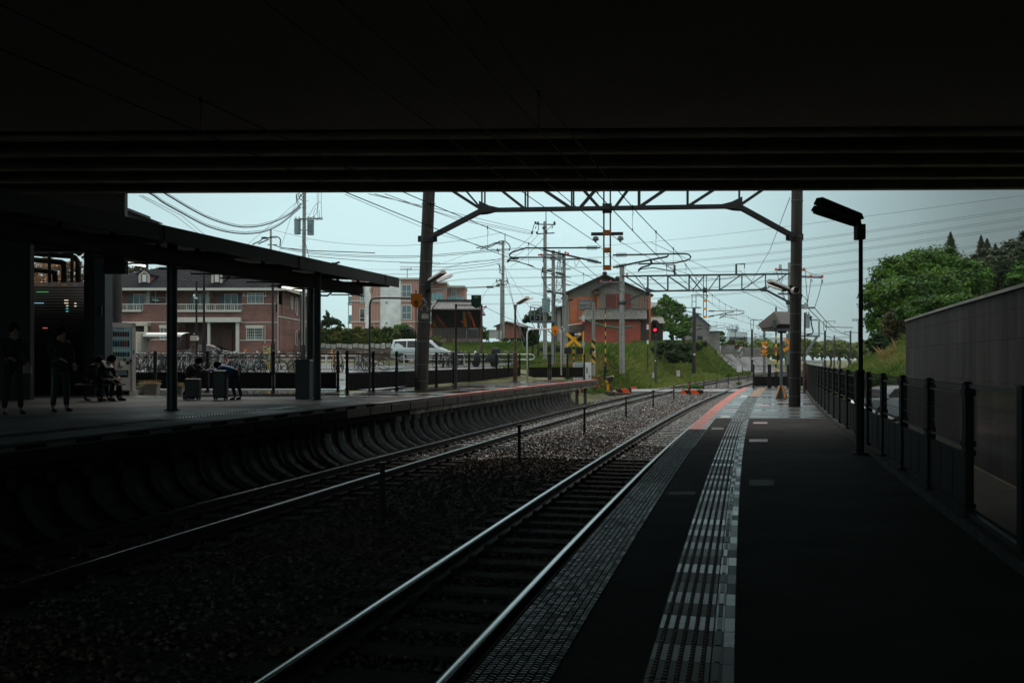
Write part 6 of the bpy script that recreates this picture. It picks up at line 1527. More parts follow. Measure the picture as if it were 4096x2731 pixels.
MB().boxb(W(3250, 0, 225).x, W(3290, 0, 225).x, 225, 230, -.6, .9).build('body', whited, HB, world=True); MB().boxb(W(3248, 0, 225).x, W(3292, 0, 225).x, 224.6, 230.4, .9, 1.3).build('roof', mat('pale_roof', (.4, .42, .42)), HB, world=True)
# ================================================================ station canopy
can_m = mat('canopy_fascia', (.045, .052, .052), .6, .2, 1.5); can_d = mat('canopy_underside', (.03, .032, .033), .7, .2, 1)
CP = thing('platform_canopy', 'long dark flat canopy with deep fascia over the left platform', 'canopy', U(-10.9, 24, PZ))
ZC0, ZC1 = -6, 28.0
MB().sweep([(-9.95, 3.52), (-9.90, 3.52), (-9.90, 3.79), (-9.95, 3.79)], upath(0, ZC0, ZC1, 1.0)).build('fascia', can_m, CP, world=True)
m = MB()
for Z in fr(2, 27, 5): m.box(U(-9.893, Z, 3.655), (.012, .03, .27))
m.build('fascia_joint', blackm, CP, world=True)
MB().sweep([(-9.95, 3.58), (-9.95, 3.79), (-12.3, 4.02), (-12.3, 3.86)], upath(0, ZC0, ZC1, 1.0)).build('roof_sheet', can_d, CP, world=True)
MB().sweep([(-12.3, 3.80), (-12.24, 3.80), (-12.24, 4.06), (-12.3, 4.06)], upath(0, ZC0, ZC1, 1.0)).build('rear_edge', can_d, CP, world=True)
MB().sweep([(-10.95, 3.30), (-10.75, 3.30), (-10.75, 3.56), (-10.95, 3.56)], upath(0, ZC0, 27.6, 1.0)).build('long_beam', can_d, CP, world=True)
for Z in fr(1.5, 27.5, 2.6): MB().bar(U(-9.98, Z, 3.55), U(-12.2, Z, 3.62), .07, .12).build('cross_beam', can_d, CP, world=True)
for Z in fr(1.5, 27.5, 1.3): MB().bar(U(-10.85, Z, 3.56), U(-10.85, Z, 3.8), .07).build('strut', can_d, CP, world=True)
for x, Z, r in ((1269, 23.9, .088), (1241, 25.9, .095), (688, 19.0, .098)):
    b = GX(x, Z, PZ); MB().cyl(b, Vc((b.x, b.y, 3.7)), r, r, 20).build('column', mat('column_paint', (.03, .036, .036), .5, .2, 2), CP, world=True, smooth='auto')
    MB().cyl(b, b+Vc((0, 0, .02)), r*1.5, r*1.5, 20).build('base_plate', can_d, CP, world=True)
# cable trays
m = MB()
for k, z in enumerate((3.30, 3.28, 3.26)):
    m.tube([U(-10.85+k*.09, Z, z+.02*math.sin(Z*1.7+k)) for Z in fr(4, 27.4, .9)], .022, 6)
m.bar(U(-11.3, 6, 3.34), U(-11.3, 27, 3.34), .16, .04)
for Z in fr(5, 27, 1.1): m.bar(U(-11.38, Z, 3.25), U(-10.6, Z, 3.25), .03)
m.build('cable_tray', blackm, CP, world=True)
CB = tag(MB().tube([W(*p) for p in ((1270, 1110, 24), (1258, 1125, 24), (1262, 1160, 24), (1285, 1182, 24), (1310, 1183, 24), (1324, 1172, 24), (1326, 1155, 24))], .022, 7).build('drooping_cable', blackm), 'thick black cable loop drooping beside the right canopy column', 'cable')
for i, q in enumerate((((1420, 1158), (1426, 1170), (1433, 1174), (1434, 1165), (1428, 1158)), ((1480, 1153), (1480, 1168), (1487, 1174), (1490, 1160), (1485, 1153)))):
    tag(MB().tube([W(x, y, 26.5) for x, y in q], .01, 5).build('cable_loop', blackm), ['left', 'right'][i]+' small wire loop hanging under the canopy tip', 'cable loop')
tube_on = emit('lit_tube', (1, .97, .82), 2.2)
def lamp_tube(label, p, q, on=True):
    T = thing('fluorescent_lamp', label, 'lamp', p, group='tube lamps under the canopy'); p, q = Vc(p), Vc(q)
    MB().cyl(p, q, .022, .022, 10).build('tube', tube_on if on else whited, T, world=True)
    m = MB().bar(p+Vc((0, 0, .06)), q+Vc((0, 0, .06)), .09, .06); d = (q-p).normalized()
    m.bar(p-d*.08, p+d*.0, .07, .1).bar(q, q+d*.08, .07, .1); m.bar(p.lerp(q, .5)+Vc((0, 0, .09)), p.lerp(q, .5)+Vc((0, 0, .5)), .02); m.build('lamp_housing', steel_g, T, world=True)
lamp_tube('lit tube lamp glowing right of the hanging sign box', W(486, 1048, 22.4), W(580, 1064, 23.2))
lamp_tube('lit tube lamp glowing at the right end of the canopy by the columns', W(1122, 1146, 25.0), W(1205, 1161, 26.1))
SB = thing('hanging_sign', 'dark box shaped sign hung under the canopy at left', 'hanging sign', W(464, 1097, 20))
MB().box(W(464, 1050, 20), (.42, .18, .46)).build('sign_box', blackm, SB, world=True)
m = MB()
for x in (450, 478): m.bar(W(x, 1003, 20), W(x, 980, 20), .02)
m.build('sign_hanger', blackm, SB, world=True)
# ---- station building left
sb_m = mat('station_panel', (.014, .016, .017), .55, .2, 1); sb_g = mat('station_grey_panel', (.045, .058, .062), .6, .15, 1)
ST = thing('station_building', 'dark station building with louvred front, filling the left edge', 'station building', GX(200, 26.5, PZ))
a, b = W(112, 0, 26.5).x, W(385, 0, 26.5).x
m = MB()
zt_, zb2 = EH-(1137-HY)/F*26.5, PZ+.05; n = 38
for k in range(n+1):
    z = lerp(zb2, zt_, k/n); m.prism([(a, 26.45, z-.01), (b, 26.45, z-.01), (b, 26.52, z+.045), (a, 26.52, z+.045)], (0, .012, .004))
m.build('louvre_slats', mat('louvre_dark', (.006, .007, .008), .6, .2, 1, spec=.2), ST, world=True)
MB().boxb(a-1.5, b, 26.9, 27.0, PZ, zt_).build('back_wall', blackm, ST, world=True)
MB().boxb(W(-300, 0, 24).x, W(121, 0, 24).x, 24.0, 24.2, PZ, 5.2).build('side_panel_wall', sb_m, ST, world=True)
MB().boxb(a-.5, b+.8, 26.4, 26.6, EH-(1009-HY)/F*26.5, 6.0).build('upper_panel', sb_m, ST, world=True)
MB().boxb(W(342, 0, 26.4).x, W(384, 0, 26.4).x, 26.3, 26.6, PZ, 5.0).build('dark_pillar', blackm, ST, world=True)
MB().boxb(W(383, 0, 26.3).x, W(426, 0, 26.3).x, 26.2, 26.7, PZ, 5.0).build('grey_pillar', sb_g, ST, world=True)
m = MB().box(W(400, 1243, 26.1), (.1, .1, .26)); m.build('wall_phone', blackm, ST, world=True)
# far upper storey behind the canopy
MB().boxb(W(60, 0, 34).x, W(432, 0, 34).x, 34, 38, 5.6, EH-(800-HY)/F*34).build('upper_storey', mat('blue_grey_cladding', (.035, .045, .055), .6, .2, 1), ST, world=True)
MB().prism([W(60, 760, 33.8), W(445, 813, 33.8), W(445, 817, 33.8), W(60, 790, 33.8)], (0, 5, 0)).build('upper_roof', blackm, ST, world=True)
tag(ST, None)
# small lights seen through the louvres
for i, (x0, x1, y, c) in enumerate(((145, 193, 1167.5, (.03, .35, .08)), (136, 174, 1212, (.25, .4, .5)), (257, 272, 1200.5, (.9, .8, .62)), (257, 272, 1212, (.9, .8, .62)), (264, 272, 1223, (.9, .8, .62)), (297, 305, 1213, (.9, .75, .6)), (297, 305, 1224, (.9, .75, .6)), (264, 272, 1234, (.15, .5, .6)), (264, 272, 1245, (.15, .5, .6)), (171, 189, 1311.5, (.7, .1, .06)), (120, 126, 1212, (.3, .4, .45)))):
    aa = W(x0, y, 26.4); bb = W(x1, y, 26.4)
    MB().boxb(aa.x, bb.x, 26.40, 26.42, aa.z-.011, aa.z+.011).build('indicator_light', emit('indicator_%d' % (int(c[0]*100)), c, .7), ST, world=True)
MB().box(W(104, 1476, 23.8), (.27, .04, .19)).build('notice_plate', mat('notice_grey', (.22, .22, .21), .6, .1), ST, world=True)
PP = thing('roof_pipes', 'bundle of fat black pipes bending down past the station opening', 'pipes', W(220, 1130, 27.5))
for x1, y1, x2, yb in ((300, 1025, 313, 1137), (260, 1049, 238, 1130), (225, 1087, 221, 1128), (310, 1002, 325, 1012)):
    m = MB(); 
    if yb > 1020: m.tube([W(90, y1-14, 27.5), W(x1-14, y1, 27.5), W(x1-2, y1+4, 27.5), W(x1+4 if x1 > 290 else x1-6, y1+12, 27.5), W(x2 if x1 > 290 else x1-4, y1+24, 27.5), W(x2 if x1 > 290 else x1-4, yb, 27.5)], .075, 10)
    else: m.tube([W(90, y1-16, 27.5), W(300, y1+2, 27.5), W(316, y1+8, 27.5), W(322, y1+16, 27.5)], .085, 10)
    m.build('pipe', blackm, PP, world=True, smooth=True)
for x in (198, 288): MB().cyl(W(x, 1000, 27.4), W(x, 1140, 27.4), .045).build('pipe_support', blackm, PP, world=True)
# dark pole behind the vending machine
T = thing('concrete_pole', 'thick dark pole with cables rising behind the vending machine', 'pole', GX(466, 31.5, PZ)); b = GX(466, 31.5, PZ)
MB().cyl(b, Vc((b.x+.05, b.y, 8)), .155, .14, 18).build('pole_shaft', mat('column_grey', (.06, .065, .066), .6, .3, 1), T, world=True, smooth='auto')
m = MB()
for q in (((447, 780), (450, 800), (455, 820), (452, 838), (435, 850)), ((452, 780), (460, 800), (458, 825), (445, 845), (433, 852)), ((446, 1100), (444, 1180), (446, 1270)), ((451, 1100), (452, 1180), (451, 1270))): m.tube([W(x, y, 31.3) for x, y in q], .02, 5)
m.build('pole_cables', blackm, T, world=True)
MB().bar(W(495, 793, 31.5), W(508, 793, 31.5), .03).build('step_bolt', blackm, T, world=True)
# ---- vending machine
vg = mat('vending_grey', (.74, .70, .66), .45, .06, 2)
VM = thing('vending_machine', 'grey drinks vending machine facing the platform beside the station wall', 'vending machine', GX(411, 27.2, PZ), R(48))
wv, dv, hv = .92, .66, 1.86; x0, x1 = 0, wv
m = MB().boxb(x0, x1, .0, dv, .12, .12+hv).boxb(x0, x1, -.02, 0, .12, .99).boxb(x0, x0+.05, -.06, 0, .12, .12+hv).boxb(x1-.11, x1, -.06, 0, .12, .12+hv).boxb(x0, x1, -.06, 0, 1.86, .12+hv)
m.build('cabinet', vg, VM)
MB().boxb(x0-.005, x0-.001, -.06, dv, .12, .12+hv).build('side_panel', blackm, VM)
MB().boxb(x0+.05, x1-.11, -.008, -.003, .99, 1.86).build('display_back_added_glow', emit('display_back_added_glow', (.25, .42, .44), .10), VM)  # faint glow added to brighten the display
m = MB()
for z in (1.03, 1.30, 1.58): m.boxb(x0+.06, x1-.12, -.05, -.012, z-.012, z+.01)
for z in (1.03, 1.30, 1.58):
    for k in range(11): m.boxb(x0+.07+k*.064, x0+.105+k*.064, -.056, -.05, z-.012, z+.02)
m.build('shelf', mat('shelf_white', (.42, .48, .48), .4, .1), VM)
btl = [(.02, .10, .13), (.012, .015, .02), (.10, .08, .06), (.03, .05, .06), (.12, .06, .05), (.01, .09, .07), (.20, .03, .02), (.05, .12, .02), (.02, .16, .22), (.16, .03, .06), (.25, .08, .02), (.02, .05, .14)]
rb = random.Random(5)
for z, hh, row in ((1.59, .17, (0, 1, 2, 3, 4, 4, 5, 6, 6, 0)), (1.31, .21, (7, 7, 8, 8, 11, 8, 9, 9, 10, 1)), (1.04, .15, (6, 6, 10, 7, 7, 5, 0, 11, 8, 3))):
    for k, ci in enumerate(row):
        X = x0+.09+k*.07; m = MB().cyl((X, -.03, z+.01), (X, -.03, z+.01+hh*.72), .028, .028, 10).cyl((X, -.03, z+.01+hh*.72), (X, -.03, z+.01+hh*.88), .028, .012, 10).cyl((X, -.03, z+.01+hh*.88), (X, -.03, z+hh), .013, .013, 8)
        m.build('drink_sample', mat('drink_%d' % ci, btl[ci], .3, .3, 20), VM)
vf, vt, vb = nt('vending_window'); vb.inputs['Base Color'].default_value = (.9, .95, .95, 1); vb.inputs['Transmission Weight'].default_value = 1; vb.inputs['Roughness'].default_value = .03; vb.inputs['IOR'].default_value = 1.1
text_mesh('BEST DRINK', .085, .001, 'lettering', mat('dark_red_print', (.14, .02, .03), .5), VM, Matrix.Translation((x0+.38, -.012, 1.81)))
m = MB()
for k in range(4): m.boxb(x0+.08+k*.05, x0+.105+k*.05, -.062, -.057, 1.0, 1.012)
m.build('lit_button', emit('button_glow', (.8, 1, .9), 1.6), VM)
pm_ = MB().boxb(x0+.05, x0+.33, -.028, -.021, .69, .94).build('poster', mat('poster_mixed', (.16, .17, .19), .5, .9, 9, c2=(.30, .13, .15)), VM)
MB().boxb(x0+.25, x0+.31, -.032, -.029, .70, .92).build('poster_stripe', mat('poster_red', (.26, .05, .06)), pm_)
m = MB().boxb(x0+.18, x1-.2, -.028, -.021, .475, .67); m.build('delivery_frame', blackm, VM)
m = MB().prism([(x0+.19, -.03, .53), (x1-.22, -.03, .53), (x1-.30, -.03, .655), (x0+.22, -.03, .655)], (0, -.02, 0)); m.build('delivery_flap', glass('flap', (.20, .27, .29), .2), VM)
m = MB().prism([(x0+.46, -.02, .93), (x0+.46, -.02, .79), (x0+.46, -.10, .79)], (.13, 0, 0)); m.build('bill_slot', mat('bill_slot_cream', (.38, .36, .31), .5), VM)
MB().cyl((x1-.11, -.02, .93), (x1-.11, -.05, .93), .045, .04, 12).boxb(x1-.25, x1-.18, -.04, -.02, .84, .92).boxb(x1-.34, x1-.27, -.035, -.02, .94, .985).build('coin_unit', blackm, VM)
MB().boxb(x1-.09, x1-.035, -.03, -.02, .40, .50).build('coin_return', mat('coin_return_orange', (.25, .06, .015), .4), VM)
MB().boxb(x1-.085, x1-.05, -.064, -.06, 1.12, 1.24).boxb(x1-.10, x1-.03, -.028, -.02, .53, .56).build('sticker', mat('sticker_blue', (.06, .12, .17)), VM)
m = MB().boxb(x0-.02, x1-.1, .05, dv, 0, .08); m.build('plinth', blackm, VM); MB().boxb(x1-.16, x1+.09, -.03, .5, 0, .105).boxb(x1-.12, x1-.07, -.02, .03, .08, .13).build('power_box', vg, VM)
# planters
for i, (x, w_, h_, lb) in enumerate(((600, .5, .26, 'large ribbed cream planter with straw like plants'), (560, .32, .19, 'mid sized cream planter beside the vending machine'), (533, .26, .15, 'small cream planter half hidden by the vending machine'), (718, .22, .2, 'tiny planter between the near canopy column and the suitcase'))):
    p = GX(x, 28.3, PZ); T = thing('planter', lb, 'planter', p, group='planters along the cross fence')
    m = MB().prism([(-w_/2*.9, -.12, 0), (w_/2*.9, -.12, 0), (w_/2, -.12, h_), (-w_/2, -.12, h_)], (0, .26, 0)).boxb(-w_/2-.02, w_/2+.02, -.15, .17, h_, h_+.03)
    for k in range(9): m.boxb(-w_*.42+k*w_*.1, -w_*.42+k*w_*.1+.015, -.13, -.12, .03, h_-.02)
    m.build('tub', mat('planter_cream', (.36, .33, .28), .6, .15), T)
    vs = []; fs = []
    for k in range(260):
        a_ = rv.uniform(0, 6.28); q = Vc((rv.uniform(-w_*.4, w_*.4), rv.uniform(-.08, .1), h_)); e = q+Vc((math.cos(a_)*.16, math.sin(a_)*.1, rv.uniform(-.02, .14))); s_ = Vc((.006, .004, 0)); n = len(vs)
        vs.extend([tuple(q-s_), tuple(q+s_), tuple(e+s_*.3), tuple(e-s_*.3)]); fs.append((n, n+1, n+2, n+3))
    MB().add(vs, fs).build('foliage', Gst if i in (0, 3) else G_maple, T)
# bench
BN = thing('platform_bench', 'long wooden slatted bench with curved iron legs by the vending machine', 'bench', GX(400, 23.4, PZ))
m = MB(); bx0, bx1 = W(318, 0, 23.4).x, W(492, 0, 23.4).x
for k in range(3): m.boxb(bx0, bx1, 23.15+k*.15, 23.28+k*.15, PZ+.36, PZ+.40)
m.build('seat', mat('bench_wood', (.16, .12, .09), .6, .2), BN, world=True)
for x in (468, 402, 336):
    p = GX(x, 23.4, PZ); MB().tube([p+Vc((.14, 0, .01)), p+Vc((.04, 0, .04)), p+Vc((0, 0, .16)), p+Vc((.02, 0, .36))], .035, 8).build('leg', blackm, BN, world=True)
# cabinet, suitcases
TC = thing('equipment_cabinet', 'dark waist high steel cabinet standing left of the canopy columns', 'cabinet', GX(1208, 24.6, PZ))
a, b = W(1181, 0, 24.4).x, W(1238, 0, 24.4).x; MB().boxb(a, b, 24.4, 24.8, PZ, 1.45).build('body', mat('cabinet_dark', (.02, .025, .025), .45, .1), TC, world=True, bevel=.01); MB().prism([(a-.02, 24.36, 1.45), (b+.02, 24.36, 1.45), (b+.0, 24.36, 1.50), (a+.03, 24.36, 1.50)], (0, .46, 0)).build('top', mat('cabinet_dark', (.02, .025, .025)), TC, world=True)
def suitcase(label, x0, x1, ytop, Z, mt, rib):
    a, b = W(x0, 0, Z).x, W(x1, 0, Z).x; zt = EH-(ytop-HY)/F*Z; T = thing('suitcase', label, 'suitcase', ((a+b)/2, Z+.12, PZ))
    MB().boxb(a, b, Z, Z+.24, PZ+.05, zt).build('shell', mt, T, world=True, bevel=.03)
    if rib:
        m = MB()
        for k in range(12): X = lerp(a+.03, b-.03, k/11); m.boxb(X-.006, X+.006, Z-.006, Z, PZ+.08, zt-.04)
        m.build('ribs', mat('suitcase_rib', (.07, .07, .065), .4), T, world=True)
    m = MB()
    for X in (a+.04, b-.04):
        for y in (Z+.03, Z+.21): m.cyl((X-.012, y, PZ+.026), (X+.012, y, PZ+.026), .026, .026, 10).boxb(X-.02, X+.02, y-.015, y+.015, PZ+.03, PZ+.06)
    m.build('castors', blackm, T, world=True)
    c = (a+b)/2; MB().tube([(c-.07, Z+.12, zt-.01), (c-.07, Z+.12, zt+.03), (c+.07, Z+.12, zt+.03), (c+.07, Z+.12, zt-.01)], .009, 6).build('handle', blackm, T, world=True)
suitcase('small ribbed grey suitcase under the leaning child on the left', 737, 795, 1514, 23.7, mat('suitcase_grey', (.035, .034, .03), .4, .1), True)
suitcase('tall plain black suitcase in front of the bending child in blue', 850, 904, 1481, 23.6, mat('suitcase_black', (.012, .015, .018), .35, .1), False)
# ================================================================ people
def skin(name, J, edges, mt, parent, root=0, lv=1):
    ks = list(J); me = bpy.data.meshes.new(name)
    me.from_pydata([J[k][0] for k in ks], [(ks.index(a), ks.index(b)) for a, b in edges], [])
    o = bpy.data.objects.new(name, me); col.objects.link(o); o.parent = parent; me.materials.append(mt)
    md = o.modifiers.new('skin', 'SKIN'); md.use_smooth_shade = True
    if not me.skin_vertices: pass
    for i, k in enumerate(ks): me.skin_vertices[0].data[i].radius = (J[k][1], J[k][1])
    me.skin_vertices[0].data[root].use_root = True
    s = o.modifiers.new('sub', 'SUBSURF'); s.levels = lv; s.render_levels = lv
    return o
skinm = mat('skin', (.30, .18, .13), .55, .08, 8); hairm = mat('hair_black', (.005, .0045, .004), .8, .3, 30, spec=.1)
def person(label, loc, rz, P, k=1.0, top=None, legs=None, shoe=None, skirt=False, hair_r=1.12, cat='person', sleeves=True):
    """P: joint positions for a grown-up (metres, facing +x, +y left), scaled by k"""
    T = thing('person', label, cat, loc, rz)
    V = {n: Vc(p)*k for n, p in P.items()}
    hd = (V['head']-V['neck']).normalized(); fw = Vc(P.get('face', (1, 0, -.1))).normalized()
    J = {'pelvis': (V['pelvis'], .12*k), 'waist': (V['pelvis'].lerp(V['chest'], .45), .105*k), 'chest': (V['chest'], .135*k), 'neckb': (V['neck']-hd*.03*k, .062*k), 'jaw': (V['head']-hd*.07*k, .066*k), 'head': (V['head'], .094*k), 'crown': (V['head']+hd*.075*k, .078*k), 'nose': (V['head']+fw*.105*k-hd*.01*k, .014*k)}
    E = [('pelvis', 'waist'), ('waist', 'chest'), ('chest', 'neckb'), ('neckb', 'jaw'), ('jaw', 'head'), ('head', 'crown'), ('head', 'nose')]
    for s in 'LR':
        sh, el_, wr = V['sh'+s], V['el'+s], V['wr'+s]; d = (wr-el_).normalized(); up = Vc((0, 0, 1)) if abs(d.z) < .8 else Vc((1, 0, 0)); sd = d.cross(up).normalized()
        J['sh'+s] = (sh, .055*k); J['el'+s] = (el_, .04*k); J['wr'+s] = (wr, .026*k); J['pa'+s] = (wr+d*.05*k, .03*k)
        E += [('chest', 'sh'+s), ('sh'+s, 'el'+s), ('el'+s, 'wr'+s), ('wr'+s, 'pa'+s)]
        for i, (o_, l_) in enumerate(((-.027, .062), (-.009, .072), (.009, .07), (.027, .055))):
            a = wr+d*.085*k+sd*o_*k; J['f%s%d' % (s, i)] = (a, .0105*k); J['g%s%d' % (s, i)] = (a+(d*.8-up*.45)*l_*k, .009*k); E += [('pa'+s, 'f%s%d' % (s, i)), ('f%s%d' % (s, i), 'g%s%d' % (s, i))]
        a = wr+d*.04*k-sd*.045*k; J['t'+s] = (a, .012*k); J['u'+s] = (a+d*.045*k-sd*.01*k, .010*k); E += [('pa'+s, 't'+s), ('t'+s, 'u'+s)]
        hp, kn, an = V['hip'+s], V['kn'+s], V['an'+s]; J['hip'+s] = (hp, .085*k); J['kn'+s] = (kn, .056*k); J['an'+s] = (an, .038*k); E += [('pelvis', 'hip'+s), ('hip'+s, 'kn'+s), ('kn'+s, 'an'+s)]
        J['toe'+s] = (V['toe'+s], .032*k); E += [('an'+s, 'toe'+s)]
    skin('body', J, E, skinm, T)
    m = MB()
    for s in (-1, 1): m.ball(V['head']+fw*.085*k+fw.cross(hd).normalized()*.032*k*s+hd*.01*k, .012*k, 6, 4)
    m.build('eyes', blackm, T)
    c = V['head']-fw*.018*k+hd*.025*k; m = MB().ball(c, .106*k*hair_r/1.12, 14, 10, (1.0, .92, 1.05)); m.ball(c-fw*.035*k-hd*.05*k, .085*k*hair_r/1.12, 12, 8); m.build('hair', hairm, T, smooth=True)
    S = lambda names, f: {n: (J[n][0], J[n][1]*f+.008) for n in names}
    JJ = S(['pelvis', 'waist', 'chest', 'neckb'], 1.28); 
    EE = [('pelvis', 'waist'), ('waist', 'chest'), ('chest', 'neckb')]
    for s in 'LR':
        JJ.update(S(['sh'+s, 'el'+s, 'wr'+s], 1.2)); EE += [('chest', 'sh'+s), ('sh'+s, 'el'+s), ('el'+s, 'wr'+s)]
    JJ['neckb'] = (J['neckb'][0]-hd*.01*k, .066*k); JJ['pelvis'] = (J['pelvis'][0], .145*k)
    skin('jacket', JJ, EE, top, T)
    JJ = {'pelvis': (J['pelvis'][0]-Vc((0, 0, .01)), .118*k+.006)}; EE = []
    for s in 'LR':
        JJ.update({'hip'+s: (J['hip'+s][0], .092*k), 'kn'+s: (J['kn'+s][0], .068*k), 'an'+s: (J['an'+s][0]+Vc((0, 0, .03*k)), .055*k)}); EE += [('pelvis', 'hip'+s), ('hip'+s, 'kn'+s), ('kn'+s, 'an'+s)]
    skin('trousers', JJ, EE, legs, T)
    for s in 'LR':
        a, b = V['an'+s], V['toe'+s]; skin('shoe', {'a': (Vc((a.x, a.y, .045*k)), .046*k), 'b': (a.lerp(b, .6)*1.0+Vc((0, 0, -a.lerp(b, .6).z+.04*k)), .044*k), 'c': (Vc((b.x, b.y, .03*k)), .036*k)}, [('a', 'b'), ('b', 'c')], shoe or blackm, T)
    return T
stand = dict(pelvis=(0, 0, .93), chest=(.02, 0, 1.28), neck=(.03, 0, 1.45), head=(.06, 0, 1.58), face=(1, 0, -.35), shL=(.0, .18, 1.38), shR=(.0, -.18, 1.38), elL=(.02, .25, 1.12), elR=(.05, -.24, 1.12), wrL=(.16, .2, .95), wrR=(.24, -.16, 1.05),
             hipL=(0, .09, .9), hipR=(0, -.09, .9), knL=(.03, .12, .5), knR=(.02, -.13, .5), anL=(0, .14, .08), anR=(0, -.16, .08), toeL=(.16, .16, .03), toeR=(.16, -.19, .03))
sit = dict(pelvis=(0, 0, .52), chest=(.16, 0, .86), neck=(.24, 0, 1.0), head=(.33, 0, 1.1), face=(1, 0, -.7), shL=(.17, .17, .94), shR=(.17, -.17, .94), elL=(.28, .22, .68), elR=(.28, -.22, .68), wrL=(.45, .1, .62), wrR=(.46, -.1, .62),
           hipL=(.03, .09, .5), hipR=(.03, -.09, .5), knL=(.46, .12, .5), knR=(.44, -.12, .5), anL=(.50, .13, .08), anR=(.38, -.13, .08), toeL=(.66, .14, .03), toeR=(.54, -.15, .03))
bend = dict(pelvis=(0, 0, .86), chest=(.36, 0, 1.04), neck=(.50, 0, 1.10), head=(.63, 0, 1.12), face=(.8, 0, -.7), shL=(.44, .17, 1.05), shR=(.44, -.17, 1.05), elL=(.58, .22, .92), elR=(.60, -.2, .92), wrL=(.82, .12, .98), wrR=(.82, -.12, .98),
            hipL=(.02, .09, .84), hipR=(.02, -.09, .84), knL=(.10, .1, .46), knR=(-.04, -.12, .46), anL=(.02, .12, .08), anR=(-.12, -.13, .08), toeL=(.19, .14, .03), toeR=(.06, -.15, .03))
dkm = mat('dark_cloth', (.014, .014, .017), .85, .3, 8); jean = mat('jeans', (.018, .028, .042), .85, .3, 8); bluej = mat('jacket_blue', (.03, .12, .30), .6, .25, 5); purple = mat('hoodie_purple', (.045, .035, .055), .85, .2, 6)
B1 = dict(bend); B1.update(pelvis=(0, 0, .66), chest=(.22, 0, .92), neck=(.34, 0, 1.05), head=(.44, 0, 1.13), shL=(.26, .17, .98), shR=(.26, -.17, .98), elL=(.42, .24, .84), elR=(.44, -.2, .84), wrL=(.6, .12, .86), wrR=(.6, -.1, .86), hipL=(0, .09, .64), hipR=(0, -.09, .64), knL=(.22, .1, .4), knR=(.2, -.12, .4), anL=(0, .12, .08), anR=(-.04, -.13, .08))
person('child in purple hoodie slumped over the small ribbed suitcase', GX(748, 24.3, PZ), R(-20), B1, .82, purple, dkm)
P_ = person('child in blue and red jacket bending over the tall black suitcase', GX(946, 23.9, PZ), R(183), bend, .74, bluej, jean)
skin('jacket_hem', {'a': (Vc((-.02, 0, .86))*.74, .112), 'b': (Vc((.10, 0, .915))*.74, .112)}, [('a', 'b')], mat('jacket_red', (.35, .02, .03), .6, .2, 5), P_)
person('seated child in dark clothes nearest the vending machine, feet stretched out', GX(404, 23.35, PZ), R(-12), sit, .88, dkm, dkm)
P_ = person('seated child reading a sheet of paper, left of the other seated child', GX(352, 23.3, PZ), R(-10), sit, .86, dkm, dkm)
MB().box((.50, 0, .86), (.02, .30, .2), Matrix.Rotation(R(-35), 3, 'Y')).build('paper_sheet', whited, None).parent = P_
for o in list(P_.children):
    if o.name.startswith('paper_sheet'):
        o.parent = None; o.location = P_.location; o.rotation_euler = P_.rotation_euler; tag(o, 'pale sheet of paper held by the seated reader', 'paper')
P_ = person('tall standing figure in dark clothes with green striped track trousers', GX(240, 18.5, PZ), R(-30), stand, .93, dkm, mat('track_trousers', (.012, .03, .026), .7, .2, 5))
for s in (1, -1): MB().tube([Vc((0, s*.155, .88))*.93, Vc((.03, s*.19, .5))*.93, Vc((0, s*.195, .12))*.93], .012, 5).build('side_stripe', mat('stripe_green', (.03, .20, .15), .6), P_)
person('dim standing figure at the far left edge of the platform', GX(52, 17.6, PZ), R(-40), stand, .95, dkm, dkm)

